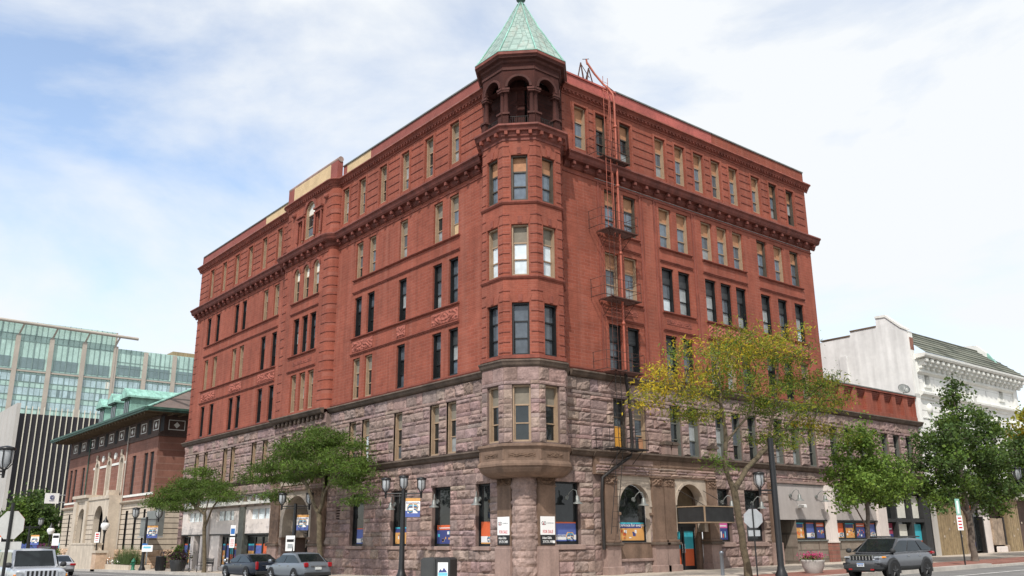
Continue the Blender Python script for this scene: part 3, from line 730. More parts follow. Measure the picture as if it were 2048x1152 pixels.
# ---------------------------------------------------------------- corner turret
TC_ = (-.97, .83); AP = 1.96
FACES = [-45, 0, 45, 90, 135]
def TF(d): return Frame(d, (TC_[0], TC_[1], 0))
T22 = math.tan(R(22.5))
def octa(b, prof, m, faces=FACES, smooth=False):
    """mouldings round the octagon: prof [(apothem, z)] top to bottom"""
    for d in faces:
        F = TF(d); n = len(prof)
        a = [F(-w * T22, w, z) for w, z in prof]; c = [F(w * T22, w, z) for w, z in prof]
        b.mesh_add(a + c, [(i, i + 1, n + i + 1, n + i) for i in range(n - 1)], m)
hs = AP * T22
tb = MB(); ts = MB()
for d in FACES:
    F = TF(d); wd = d in (0, 45, 90)
    wins = [op(0, .82, f) for f in (F3, F4, (17.45, 19.83))] if wd else []
    tb.wall(F, -hs, hs, 9.62, 20.75, wins, 'red_brick', .4, AP)
    w2 = [op(0, .84, (5.9, 8.47))] if wd else []
    tb.wall(F, -hs, hs, 5.7, 9.4, w2, 'mortar', .4, AP - .03)
    stone_wall(ts, F, -hs, hs, [c for c in CS if c[0] > 5.8], w2, AP, .05, (.5, .9))
    stone_wall(ts, F, -hs, hs, CSB, [], AP + .03, .03)
    for z0, z1, n in ((9.95, 12.9, 7), (13.8, 16.7, 7), (17.6, 20.3, 6)):
        for k in range(n):
            z = z0 + (z1 - z0) * k / (n - 1)
            for s in (-1, 1):
                x0, x1 = sorted((s * hs, s * .5)); 
                tb.box(F, x0, x1, AP, AP + .03, z, z + .05, 'red_trim')
    if wd:
        for z in (12.34, F4[1], 19.83): 
            tb.prism(F, [(-.41, z + .01), (.41, z + .01), (.55, z + .42), (-.55, z + .42)], AP, AP + .02, 'red_brick'); tb.box(F, -.1, .1, AP + .02, AP + .05, z + .06, z + .4, 'red_trim')
tb.build('turret_brick_wall', hotel); ts.build('turret_stone_wall', hotel)
def octp(nm, *a):
    q_ = MB(); octa(q_, *a); q_.build(nm, hotel)
def P_(pr, k=0): return [(AP + a, z) for a, z in pr]
octp('turret_cornice', P_([(a * .68, z) for a, z in STC]), 'dark_trim')
for z in (13.58, 17.34): octp('turret_sill_course', P_([(0, z + .08), (.1, z + .06), (.1, z), (.05, z - .08), (0, z - .1)]), 'red_trim')
octp('turret_sill_course', P_([(0, 9.86), (.08, 9.84), (.08, 9.68), (.02, 9.66)]), 'red_trim')
octp('turret_cornice', P_([(-.5, 21.42), (.40, 21.36), (.42, 21.26), (.32, 21.18), (.28, 21.04), (.16, 21.0), (.12, 20.8), (.04, 20.72), (.04, 20.6), (0, 20.58)]), 'cornice_red')
for d in FACES:
    F = TF(d)
    for u in (-.62, -.02, .58): q_ = MB(); q_.box(F, u - .08, u + .08, AP + .12, AP + .3, 20.82, 21.03, 'red_trim', bev=.02); q_.build('cornice_bracket', hotel)
for d in (0, 45, 90):
    F = TF(d)
    window(hotel, F, 0, .84, 5.9, 8.47, 'tan_frame', 'grey_blind', 'glass_dark', .13, AP, name='turret_window')
    window(hotel, F, 0, .82, *F3, 'black_frame', 'glass_grey', 'glass_grey', .11, AP, name='turret_window')
    window(hotel, F, 0, .82, *F4, 'tan_frame', 'grey_blind', 'glass_bright', .11, AP, name='turret_window')
    window(hotel, F, 0, .82, 17.45, 19.83, 'dark_frame', 'orange_board', 'glass_blue', .11, AP, name='turret_window')
# corbelled foot of the turret
ft = MB()
octa(ft, [(AP, 5.84), (AP + .17, 5.8), (AP + .19, 5.7), (AP + .11, 5.6), (AP + .08, 5.55), (AP + .08, 5.08), (AP + .13, 5.04), (AP + .19, 4.94), (AP + .19, 4.84),
          (AP + .13, 4.8), (AP + .1, 4.72), (AP + .0, 4.58), (AP - .18, 4.46), (AP - .35, 4.40), (AP - .9, 4.38), (.2, 4.37)], 'brown_stone')
for d, hw in ((0, .5), (45, .62), (90, .5)):
    F = TF(d); relief(ft, F, -hw, hw, 5.2, 5.4, 'dark_terracotta', AP + .085, .04, 16)
    for u in (-.86, .8): ft.box(F, u, u + .06, AP + .08, AP + .105, 5.1, 5.53, 'brown_stone')
ft.build('turret_foot', hotel)
# rough round column and flat pilasters under it
cp = MB()
for z0, z1 in span(-.5, (.5, .52, .36, .3, .5, .26, .46, .3, .44, .28, .42, .55)):
    n = 22; rows = 5; sd = random.uniform(0, 99); vs = []; a0 = random.uniform(-12, 12)
    for j in range(rows + 1):
        for i in range(n + 1):
            t = R(-160 + 230 * i / n); zz = z0 + (z1 - z0) * j / rows
            jz = min(1, min(j, rows - j) / 1.5); ji = abs(((i + sd) % 5.5) / 5.5 - .5) * 2
            r = .60 + jz * (.045 + .08 * noise.noise((i * .55 + sd, zz * 5, sd))) * (1 if ji < .85 else .2)
            vs.append((-.62 + r * math.cos(t), .48 + r * math.sin(t), zz))
    q = n + 1; k = random.uniform(.85, 1.1)
    cp.mesh_add(vs, [(j * q + i, j * q + i + 1, (j + 1) * q + i + 1, (j + 1) * q + i) for j in range(rows) for i in range(n)], 'stone', (k, k * .98, k * .97))
cp.build('corner_column', hotel)
for F, a, c in ((FL, -1.95, -.97), (FR, .66, 1.66)):
    pl = MB(); pl.box(F, a, c, -.6, .1, 1.4, 4.0, 'brown_stone'); pl.box(F, a - .03, c + .03, -.6, .16, 1.33, 1.398, 'smooth_stone')
    pl.box(F, a - .06, c + .06, -.6, .2, -.6, 1.328, 'smooth_stone', bev=.03)
    relief(pl, F, a - .03, c + .03, 4.02, 4.4, 'dark_terracotta', .1, .1, 10); pl.box(F, a - .05, c + .05, -.6, .13, 3.99, 4.05, 'brown_stone')
    pl.box(F, a, c, -.6, .05, 4.05, 4.4, 'dark_terracotta')
    pl.build('corner_pilaster', hotel)
# open belvedere
lg = MB(); SB = 'soot_shade_brick'; RA = 1.96
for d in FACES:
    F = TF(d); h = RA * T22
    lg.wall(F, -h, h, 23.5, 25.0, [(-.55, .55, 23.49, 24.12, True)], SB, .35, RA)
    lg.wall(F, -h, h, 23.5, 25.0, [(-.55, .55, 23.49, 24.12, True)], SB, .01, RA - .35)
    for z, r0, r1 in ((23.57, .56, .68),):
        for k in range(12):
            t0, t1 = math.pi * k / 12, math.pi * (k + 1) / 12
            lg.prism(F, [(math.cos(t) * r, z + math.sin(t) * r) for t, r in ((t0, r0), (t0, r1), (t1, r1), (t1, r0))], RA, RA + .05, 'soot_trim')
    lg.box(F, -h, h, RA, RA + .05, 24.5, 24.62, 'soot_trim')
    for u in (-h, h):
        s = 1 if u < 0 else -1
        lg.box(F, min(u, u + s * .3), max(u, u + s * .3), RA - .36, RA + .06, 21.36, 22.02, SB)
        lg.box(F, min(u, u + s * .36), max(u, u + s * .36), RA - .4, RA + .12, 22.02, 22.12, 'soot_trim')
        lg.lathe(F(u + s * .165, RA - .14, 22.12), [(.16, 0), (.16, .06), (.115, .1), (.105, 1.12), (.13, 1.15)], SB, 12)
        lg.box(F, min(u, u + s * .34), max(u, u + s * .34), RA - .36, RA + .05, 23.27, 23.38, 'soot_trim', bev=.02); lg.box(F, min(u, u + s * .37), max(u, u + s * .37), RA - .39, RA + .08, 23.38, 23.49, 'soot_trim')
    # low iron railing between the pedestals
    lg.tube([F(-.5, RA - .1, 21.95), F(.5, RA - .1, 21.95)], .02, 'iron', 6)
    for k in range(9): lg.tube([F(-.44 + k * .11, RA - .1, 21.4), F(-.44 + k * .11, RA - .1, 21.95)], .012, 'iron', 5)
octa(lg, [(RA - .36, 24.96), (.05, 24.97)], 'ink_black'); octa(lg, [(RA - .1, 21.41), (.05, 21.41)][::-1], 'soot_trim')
for F, u0, u1 in ((FL, -2.9, -.3), (FR, .3, 2.7)): lg.wall(F, u0, u1, 21.42, 24.47, [], SB, .1, .055)  # dark sheets over the red brick: the belvedere's inner shade put into colour
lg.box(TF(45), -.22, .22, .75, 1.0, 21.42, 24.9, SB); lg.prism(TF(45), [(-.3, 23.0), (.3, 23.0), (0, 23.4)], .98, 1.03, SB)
octa(lg, [(AP + .39, 25.36), (AP + .40, 25.2), (AP + .34, 25.17)], 'cornice_red'); octa(lg, [(AP + .34, 25.17), (AP + .30, 25.06), (AP + .12, 25.02), (AP + .1, 24.9), (AP, 24.84)], 'soot_trim')
lg.build('belvedere', hotel)
cr = MB()
octa(cr, [(.16, 29.55), (1.0, 27.75), (AP + .24, 25.52), (AP + .37, 25.34)], 'copper_tile', list(range(-135, 225, 45)))
for d in range(-135, 225, 45):
    F = TF(d); cr.tube([F(-(AP + .35) * T22, AP + .35, 25.37), F(-1.0 * T22, 1.0, 27.77), F(-.16 * T22, .16, 29.57)], [.045, .04, .03], 'copper', 6)
    cr.box(F, -(AP + .38) * T22, (AP + .38) * T22, AP + .31, AP + .405, 25.365, 25.4, 'copper')
crown = cr.build('turret_roof', hotel)
fi = MB(); fi.lathe((TC_[0], TC_[1], 0), [(.2, 29.4), (.24, 29.48), (.15, 29.55), (.13, 29.72), (.24, 29.8), (.26, 29.88), (.1, 29.94), (.06, 30.05)], 'dark_copper', 14); fi.build('finial', crown)

# ---------------------------------------------------------------- ground floor, avenue side
gp = MB()
def pilaster(F, a, c, w, zt=4.66):
    gp.box(F, a, c, -.3, w, 1.62, zt - .46, 'brown_stone'); gp.box(F, a - .08, c + .08, -.3, w + .1, 1.5, 1.62, 'brown_stone', bev=.02); gp.box(F, a - .14, c + .14, -.3, w + .18, 1.36, 1.5, 'dark_trim', bev=.03)
    gp.box(F, a - .04, c + .04, -.3, w + .06, .42, 1.36, 'smooth_stone'); gp.box(F, a - .12, c + .12, -.3, w + .16, -.9, .42, 'smooth_stone', bev=.03)
    gp.box(F, a, c, -.3, w - .01, zt - .46, zt, 'dark_terracotta'); relief(gp, F, a - .02, c + .02, zt - .44, zt - .02, 'brown_stone', w, .1, 9); gp.box(F, a - .05, c + .05, -.3, w + .08, zt - .04, zt, 'brown_stone')
for a, c in ((4.78, 5.62), (8.14, 8.97), (9.03, 9.84), (12.5, 13.25)): pilaster(FR, a, c, .22)
for a, c in ((5.62, 8.14), (9.84, 12.5)):
    pass
gp.wall(FR, 5.62, 8.14, 1.5, 4.68, [f1R[1]], 'lime_stone', .3, .1); gp.wall(FR, 9.84, 12.5, 2.0, 4.68, [(10.05, 12.2, 1.99, 4.4, True)], 'lime_stone', .5, .1)
for F, c, z, r in ((FR, 6.9, 3.2, 1.08), (FR, 11.125, 3.325, 1.075)):
    for k in range(16):
        t0, t1 = math.pi * k / 16, math.pi * (k + 1) / 16
        gp.prism(F, [(c + math.cos(t) * q, z + math.sin(t) * q) for t, q in ((t0, r + .01), (t0, r + .16), (t1, r + .16), (t1, r + .01))], .1, .15, 'lime_stone')
gp.box(FR, 5.62, 8.14, -.3, .06, .75, 1.5, 'brown_stone'); gp.box(FR, 5.62, 8.14, -.3, .15, .62, .75, 'smooth_stone', bev=.02)
stone_wall(gp, FR, 5.62, 8.14, [(-.7, .05), (.05, .62)], [], .02, .05); gp.box(FR, 4.2, 4.77, -.3, .0, -.9, 4.68, 'mortar')
stone_wall(gp, FR, 4.2, 4.66, [c for c in CS if c[1] < 4.6], [], .0, .05)
for u0, u1 in ((7.98, 8.14), (5.62, 5.82)): stone_wall(gp, FR, u0, u1, [(1.5, 2.0), (2.0, 2.4), (2.4, 2.78)], [], .1, .03); gp.box(FR, u0 - .03, u1 + .03, .1, .2, 2.78, 2.92, 'brown_stone', bev=.02)
gp.box(FR, 4.2, 13.3, -.3, .18, 4.68, 5.5, 'brown_stone')
for z in (4.72, 4.86, 5.0): stone_wall(gp, FR, 4.25, 13.3, [(z, z + .13)], [], .18, .07, (.7, 1.6))
gp.box(FR, 4.5, 8.3, .18, .2, 5.2, 5.44, 'smooth_stone'); gp.box(FR, 8.9, 13.2, .18, .2, 5.2, 5.44, 'brown_stone')
gp.mould(FR, 4.1, 13.4, [(.1, 5.86), (.42, 5.82), (.43, 5.74), (.33, 5.66), (.26, 5.56), (.18, 5.5)], 'dark_trim')
gp.build('arched_frontispiece', hotel)
window_big = MB()
def shopwin(parent, F, a, c, z0, z1, arch=False, w=-.2, fr='black_frame', name='shop_window', mull=()):
    b = MB(); j = .09; t = .09
    e = z1 - (c - a) / 2 if arch else z1
    a += .006; c -= .006; z0 += .006; z1 -= .006
    b.box(F, a, a + j, w - .08, w, z0, e, fr); b.box(F, c - j, c, w - .08, w, z0, e, fr); b.box(F, a + j, c - j, w - .08, w, z0, z0 + j, fr)
    if not arch: b.box(F, a + j, c - j, w - .08, w, z1 - j, z1, fr)
    else:
        r = (c - a) / 2; m_ = (a + c) / 2
        for k in range(14):
            t0, t1 = math.pi * k / 14, math.pi * (k + 1) / 14
            b.prism(F, [(m_ + math.cos(t_) * q, e + math.sin(t_) * q) for t_, q in ((t0, r - j), (t0, r), (t1, r), (t1, r - j))], w - .08, w, fr)
    for u in mull: b.box(F, u - .04, u + .04, w - .079, w - .001, z0 + j, z1 - j, fr)
    o = b.build(name, parent)
    g = MB()
    if not arch: g.face([F(a + .03, w - .06, z0 + .03), F(c - .03, w - .06, z0 + .03), F(c - .03, w - .06, z1 - .03), F(a + .03, w - .06, z1 - .03)], 'glass_dark')
    else:
        g.face([F(a + .03, w - .06, z0 + .03), F(c - .03, w - .06, z0 + .03)] + [F((a + c) / 2 + math.cos(math.pi * k / 14) * ((c - a) / 2 - .03), w - .06, e + math.sin(math.pi * k / 14) * ((c - a) / 2 - .03)) for k in range(15)], 'glass_dark')
    g.build('pane', o)
    return o
def poster(par_, F, a, c, z0, z1, kind, w=-.2, words=None):
    """a printed window poster: coloured fields, a few shapes, a logo"""
    b = MB(); d = .0; rnd = random.Random(int(a * 100 + z0 * 10 + len(kind)))
    def r(x0, x1, y0, y1, m, k=1): b.box(F, a + (c - a) * x0, a + (c - a) * x1, w - .054 if k else w - .056, w - .05 + .003 * k, z0 + (z1 - z0) * y0, z0 + (z1 - z0) * y1, m)
    if kind == 'shapes_navy':
        r(0, 1, 0, 1, 'poster_navy', 0); r(0, 1, .74, 1, 'poster_orange'); r(.12, .88, .82, .87, 'poster_white', 2)
        for i in range(9): x, y = .06 + rnd.random() * .8, .06 + rnd.random() * .45; r(x, x + .05 + rnd.random() * .08, y, y + .06 + rnd.random() * .14, rnd.choice(['poster_orange', 'poster_white', 'poster_teal', 'poster_ochre']), 2)
    elif kind == 'shapes_ochre':
        r(0, 1, 0, 1, 'poster_ochre', 0); r(0, 1, .92, 1, 'poster_teal'); r(0, .9, .68, .92, 'poster_navy')
        for i in range(8): x, y = .06 + rnd.random() * .8, .06 + rnd.random() * .42; r(x, x + .05 + rnd.random() * .08, y, y + .06 + rnd.random() * .14, rnd.choice(['poster_orange', 'poster_white', 'poster_navy', 'poster_white']), 2)
    elif kind == 'blue': r(0, 1, 0, 1, 'poster_blue', 0); r(0, 1, .93, 1, 'poster_orange'); r(0, 1, .07, .33, 'poster_white')
    elif kind == 'orange': r(0, 1, 0, 1, 'poster_orange', 0); r(0, 1, .06, .34, 'poster_white'); r(0, 1, 0, .06, 'poster_ochre')
    elif kind == 'pink': r(0, 1, 0, 1, 'poster_navy', 0); r(0, 1, .88, 1, 'poster_ochre'); r(0, 1, .6, .88, 'poster_pink'); r(.08, .92, .68, .75, 'poster_white', 2); [r(.1 + .2 * i, .2 + .2 * i, .1, .3 + .12 * (i % 2), ['poster_pink', 'poster_white', 'poster_orange', 'poster_sky'][i], 2) for i in range(4)]
    elif kind == 'teal_orange': r(0, 1, 0, .5, 'poster_orange', 0); r(0, 1, .5, 1, 'poster_teal', 0)
    elif kind == 'maroon': r(0, 1, 0, 1, 'poster_maroon', 0); r(0, 1, 0, .35, 'poster_navy'); r(.12, .88, .62, .7, 'poster_white', 2); r(.4, .62, .1, .3, 'poster_white', 2)
    elif kind == 'white': r(0, 1, 0, 1, 'white_blind', 0)
    if kind in ('blue', 'orange'): logo(b, F, a + (c - a) * .72, z0 + (z1 - z0) * .2, (c - a) * .34, w - .035)
    o = b.build('poster', par_)
    if words: text(words, (c - a) * .11, 'sign_white', F, (a + c) / 2, w - .04, z0 + (z1 - z0) * .77, o)
    if kind == 'blue' and c - a > 1.0: text("Downtown", (c - a) * .13, 'poster_navy', F, a + (c - a) * .3, w - .04, z0 + (z1 - z0) * .22, o)
    return o
def logo(b, F, u, z, s, w):
    """the looping letter emblem of the town-centre banners"""
    def loop(pts, m, k, t): b.tube([F(u + x * s, w + k, z + y * s) for x, y in pts], s * t, m, 6)
    for o_, m in ((.13, 'poster_ochre'), (.0, 'poster_sky'), (-.13, 'poster_navy')):
        loop([(-.02, .3 + o_), (-.32, .3 + o_), (-.47 - o_ * .3, .12), (-.45, -.12 + o_ * .4), (-.28, -.24 + o_ * .6), (0, -.18 + o_ * .6)], m, 0, .045)
        loop([(.08, .3 + o_), (.34, .3 + o_), (.46 + o_ * .2, .18), (.4, .04 + o_ * .3), (.1, .0 + o_ * .3)], m, .002, .045)
        loop([(.22, .02 + o_ * .3), (.5, -.24 + o_ * .4)], m, .004, .045)
sw = [shopwin(hotel, FR, *f1R[0]), shopwin(hotel, FR, *f1R[1]), shopwin(hotel, FR, *f1R[3]), shopwin(hotel, FR, *f1R[4])]
poster(sw[0], FR, 1.84, 3.23, 1.6, 2.45, 'blue'); poster(sw[1], FR, 5.92, 7.88, 1.6, 2.45, 'shapes_ochre', words="An experience for everyone!"); poster(sw[2], FR, 13.7, 14.55, 1.6, 2.6, 'pink')
wl = [shopwin(hotel, FL, *o) for o in f1L]
poster(wl[0], FL, -15.4, -14.4, 1.5, 2.35, 'blue'); poster(wl[1], FL, -11.25, -9.9, 1.5, 2.35, 'shapes_ochre'); poster(wl[2], FL, -7.3, -5.95, 1.5, 2.4, 'shapes_navy'); poster(wl[3], FL, -3.62, -2.72, 1.5, 2.5, 'orange')
# main door under its canopy
dr = MB()
dr.box(FR, 9.84, 10.05, -.6, -.35, -.6, 4.4, 'brown_stone'); dr.box(FR, 12.2, 12.5, -.6, -.35, -.6, 4.4, 'brown_stone')
dr.box(FR, 9.9, 12.4, -.9, -.62, 2.4, 4.45, 'wood_dark'); dr.box(FR, 10.05, 12.2, -.6, -.5, 2.25, 2.42, 'black_frame'); dr.box(FR, 9.95, 12.4, -.7, .1, -.4, .06, 'concrete')
do = dr.build('doorway', hotel)
for a, c in ((10.12, 11.06), (11.14, 12.1)):
    b = MB(); b.box(FR, a, a + .1, -.6, -.52, .08, 2.25, 'black_frame'); b.box(FR, c - .1, c, -.6, -.52, .08, 2.25, 'black_frame'); b.box(FR, a + .1, c - .1, -.6, -.52, .08, .3, 'black_frame'); b.box(FR, a + .1, c - .1, -.6, -.52, 2.05, 2.25, 'black_frame')
    b.box(FR, a + .1, c - .1, -.58, -.56, 1.15, 2.05, 'poster_teal'); b.box(FR, a + .1, c - .1, -.58, -.56, .3, 1.148, 'poster_orange')
    o = b.build('door', hotel)
    h = MB(); u = c - .05 if a < 10.5 else a + .05; h.tube([FR(u, -.47, .95), FR(u, -.47, 1.4)], .02, 'chrome', 8); h.build('handle', o)
ca = MB(); ca.box(FR, 9.98, 12.3, .23, 1.95, 2.45, 3.2, 'cladding', bev=.01)
for z in (2.42, 3.2): ca.box(FR, 9.95, 12.33, .225, 1.98, z, z + .05, 'tan_frame')
ca.box(FR, 9.94, 10.0, 1.92, 1.985, 2.47, 3.2, 'tan_frame')
for u in (10.2, 12.2): ca.tube([FR(u, .15, 4.1), FR(u, 1.8, 3.25)], .018, 'iron', 6)
ca.build('canopy', hotel)

# ---------------------------------------------------------------- shop fronts of the avenue (hotel end and annex)
annex = thing("shop_annex", "two storey pink stone annex with shop panels and panelled red brick parapet", "building", (0, YE, 0))
def shopfront(par_, a, c, posters, z=(1.5, 2.68, 4.74)):
    b = MB(); b.box(FR, a, c, -.25, .0, 2.68, 4.74, 'panel_grey'); b.box(FR, a, c, 0.001, .05, 2.62, 2.7, 'black_frame'); b.box(FR, a, c, .001, .04, 4.7, 4.76, 'coping_grey')
    for k in range(1, 4): b.box(FR, a + (c - a) * k / 4 - .006, a + (c - a) * k / 4 + .006, 0, .003, 2.72, 4.69, 'slab_grey')
    b.build('shop_panel', par_)
    b = MB(); b.box(FR, a, c, -.25, -.05, -.9, 1.46, 'block_wall'); b.box(FR, a, c, -.25, .03, 1.46, 1.54, 'coping_grey'); b.build('shop_sill_wall', par_)
    n = len(posters); w_ = (c - a) / n
    for k, p in enumerate(posters):
        o = shopwin(par_, FR, a + k * w_, a + (k + 1) * w_, 1.54, 2.62, w=-.12)
        if p: poster(o, FR, a + k * w_ + .09, a + (k + 1) * w_ - .09, 1.63, 2.53, p, -.12)
# recessed door beside the first shop, then the panels
b = MB(); b.box(FR, 18.2, 18.95, -.3, .12, -.9, 4.74, 'brown_stone'); b.box(FR, 18.15, 19.0, -.3, .2, -.9, 1.4, 'smooth_stone', bev=.02); relief(b, FR, 18.2, 18.95, 4.3, 4.7, 'dark_terracotta', .12, .08, 9); b.build('shop_pier', hotel)
shopfront(hotel, 20.75, 23.95, ['shapes_ochre', 'blue', 'shapes_navy'])
b = MB(); b.box(FR, 18.95, 20.75, -.25, .0, 2.68, 4.74, 'panel_grey'); b.box(FR, 18.95, 20.75, -1.2, -1.1, -.9, 2.68, 'black_frame'); b.box(FR, 20.7, 20.75, -1.2, -.02, -.9, 2.68, 'block_wall')
b.box(FR, 19.3, 20.0, -1.09, -1.05, .3, 1.3, 'poster_orange'); b.box(FR, 19.3, 20.0, -1.09, -1.05, 1.3, 2.4, 'poster_teal'); b.build('shop_doorway', hotel)
def pier(par_, a, c):
    b = MB(); b.box(FR, a, c, -.3, .16, 1.45, 4.4, 'panel_white'); b.box(FR, a - .04, c + .04, -.3, .2, 4.4, 4.74, 'panel_white', bev=.02); b.box(FR, a - .05, c + .05, -.3, .22, 1.36, 1.45, 'panel_white'); b.box(FR, a, c, -.3, .17, -.9, 1.36, 'paver'); b.build('shop_pier', par_)
pier(hotel, 23.96, 24.85); pier(annex, 29.9, 30.95)
shopfront(annex, 25.31 - .45 + .0, 29.89, ['orange', 'shapes_ochre', 'shapes_navy', 'blue'])
b = MB(); 
b.box(FR, 18.2, YE, -.25, .1, 4.76, 4.9, 'smooth_stone')
for z in (4.9, 5.03, 5.16): stone_wall(b, FR, 18.2, YE, [(z, z + .125)], [], .02, .07, (.7, 1.6))
b.build('shop_lintel', hotel)
ax = MB()
ax.box(FR, YE + .01, 37.1, -.25, .1, 4.76, 4.9, 'smooth_stone')
for z in (4.9, 5.03, 5.16): stone_wall(ax, FR, YE + .01, 37.1, [(z, z + .125)], [], .02, .07, (.7, 1.6))
stone_wall(ax, FR, YE + .01, 37.1, [c for c in CS if c[0] > 5.2], f2A); stone_wall(ax, FR, YE + .01, 37.1, CSB, [], .03, .04)
ax.wall(FR, YE + .01, 37.1, 4.7, 9.4, f2A, 'mortar', .36, -.03)
ax.build('rough_stone_wall', annex)
ap = MB()
ap.wall(FR, YE + .02, 37.12, 9.6, 11.34, [], 'red_brick', .2, -.24)
pc = [26.0, 27.6, 29.2, 31.15, 32.75, 34.3, 36.0]
xs = [YE + .02] + [x for p in pc for x in (p, p + 1.05)] + [37.12]
for k in range(0, len(xs) - 1, 2): ap.box(FR, xs[k], xs[k + 1], -.24, .0, 9.64, 11.34, 'red_brick')
for p in pc:
    for k in range(4): ap.box(FR, p + .003, p + 1.047, -.239, -.19 + .05 * k, 10.86 + .11 * k, 10.97 + .11 * k, 'red_trim')
ap.box(FR, YE + .02, 37.12, -.23, .03, 9.64, 9.95, 'red_brick'); ap.box(FR, YE + .03, 37.15, -.5, .09, 11.34, 11.46, 'red_trim'); ap.box(FR, YE + .03, 37.17, -.52, .12, 11.46, 11.53, 'coping_grey')
ap.box(W0, -.5, -.0 - .12, -37.12, -36.9, 9.3, 11.34, 'red_brick')
ap.build('brick_parapet', annex)
at = MB(); run(at := at if False else at, 0, 0, STC, 0, 'dark_trim') if False else None
at.mould(FR, YE + .01, 37.4, [(a + .05 if a else 0, z) for a, z in STC], 'dark_trim'); at.mould(FR, YE + .01, 37.3, [(a + .1 if a else 0, z) for a, z in BLT], 'dark_trim')
at.build('stone_courses', annex)
rf2 = MB(); rf2.face([(-20, YE, 10.6), (-.4, YE, 10.6), (-.4, 37, 10.6), (-20, 37, 10.6)], 'coping_grey'); rf2.build('flat_roof', annex)
for c in R2A: window(annex, FR, c, .92, *F2, 'green_frame', 'glass_dark', 'glass_dark', .13)
# glazed corner entrance of the annex
ge = MB(); 
ge.box(FR, 30.96, 37.1, -.4, -.3, -.9, 4.74, 'glass_dark')
for u in (30.96, 32.3, 34.3, 36.15): ge.box(FR, u, u + (.22 if u < 34 else .3), -.32, .04, -.9, 4.74, 'cladding')
ge.box(FR, 36.45, 37.1, -.32, .02, -.9, 4.74, 'cladding')
for z in (2.62, 4.5): ge.box(FR, 31.18, 36.15, -.32, .03, z, z + .22, 'cladding')
ge.box(FR, 31.18, 32.3, -.3, -.1, -.9, 1.45, 'block_wall')
en = ge.build('glazed_entrance', annex)
for a, c, z0, z1, k in ((32.6, 34.2, 2.9, 4.4, 'white'), (34.7, 36.05, 2.9, 4.4, 'white'), (31.2, 32.25, 1.5, 2.55, 'maroon'), (32.62, 34.15, 1.2, 2.5, 'white'), (34.65, 36.1, .35, 2.5, 'teal_orange')): poster(en, FR, a, c, z0, z1, k, -.22)

# ---------------------------------------------------------------- ground floor, street side
lf = MB()
pil = [(-26.1, -24.75), (-20.2, -18.85)]
gp = MB()
for a, c in pil: pilaster(FL, a, c, .3, 4.72)
gp.wall(FL, -24.75, -20.2, 1.9, 4.74, [(-24.35, -20.6, 1.89, 4.45, True)], 'lime_stone', 1.6, .2)
for u0, u1 in ((-24.75, -24.35), (-20.6, -20.2)): stone_wall(gp, FL, u0, u1, span(-.8, (.6, .5, .55, .5, .5)), [], .2, .06); gp.box(FL, u0, u1, -1.5, .18, -.9, 1.88, 'mortar'); gp.box(FL, u0 - .05, u1 + .05, -1.5, .26, 1.75, 1.9, 'brown_stone')
gp.box(FL, b0, b1, -.2, .35, 4.74, 5.5, 'brown_stone'); gp.box(FL, -24.6, -20.4, .35, .38, 5.12, 5.4, 'lime_stone'); 
for z in (4.78, 4.92): stone_wall(gp, FL, b0, b1, [(z, z + .13)], [], .35, .06, (.7, 1.6))
gp.mould(FL, b0 - .1, b1 + .1, [(.2, 5.88), (.6, 5.84), (.62, 5.74), (.48, 5.64), (.36, 5.5)], 'dark_trim')
gp.box(FL, -24.4, -20.5, -1.75, -1.6, -.9, 4.5, 'cladding'); gp.box(FL, -24.4, -20.5, -1.62, -1.5, 1.75, 1.95, 'green_frame'); gp.box(FL, -24.4, -20.5, -1.6, -.1, -.9, -.2, 'concrete')
gp.build('arched_frontispiece', hotel)
b = MB(); b.box(FL, -22.9, -21.7, -1.59, -1.52, -.19, 1.74, 'wood_dark'); b.box(FL, -22.6, -22.35, -1.52, -1.49, .85, .92, 'chrome'); b.build('door', hotel)
o = shopwin(hotel, FL, -21.6, -20.65, .2, 1.75, w=-1.5); poster(o, FL, -21.5, -20.75, .3, 1.6, 'shapes_ochre', -1.5)
sf = MB()
sf.box(FL, XE + .85, b0, -.3, -.05, 4.2, 5.0, 'white_trim'); sf.box(FL, XE + .8, b0, -.3, .16, 4.02, 4.18, 'dark_trim'); sf.box(FL, XE + .8, b0, -.3, .22, 4.9, 5.5, 'stone'); stone_wall(sf, FL, XE + .85, b0, [(5.0, 5.5)], [], .22, .06)
sf.build('shop_fascia', hotel)
for a, c in ((-43.35, -37.95), (-37.3, -31.65), (-30.75, -26.15)):
    b = MB(); m_ = (a + c) / 2
    b.wall(FL, a, c, 2.2, 4.02, [(m_ - 1.6, m_ + 1.6, 3.15, 3.85)], 'panel_white', .25, .0)
    b.box(FL, a, c, -.3, -.0, 2.1, 2.198, 'black_frame'); p = b.build('shop_panel', hotel)
    g = MB(); g.box(FL, m_ - 1.62, m_ + 1.62, -.24, -.2, 3.12, 3.88, 'glass_bright')
    for k in (-.55, .55): g.box(FL, m_ + k - .04, m_ + k + .04, -.2, -.15, 3.15, 3.85, 'panel_grey')
    g.build('high_window', p)
b = MB()
for a, c in ((-37.95, -37.3), (-31.65, -30.75)): b.box(FL, a, c, -.3, .14, -.9, 4.02, 'green_frame' if a > -35 else 'panel_grey')
b.box(FL, -43.35, -26.15, -2.2, -2.0, -.9, 2.15, 'black_frame'); b.box(FL, -43.35, -26.15, -2.2, -.3, 2.08, 2.14, 'panel_grey'); b.box(FL, -43.35, -26.15, -2.2, -.1, -.9, -.36, 'concrete')
for a, c in ((-41.3, -40.6), (-39.3, -38.8), (-37.2, -35.4), (-26.9, -26.15)): b.box(FL, a, c, -1.9, -.05, -.9, 2.1, 'panel_white')
b.build('shop_recess', hotel)
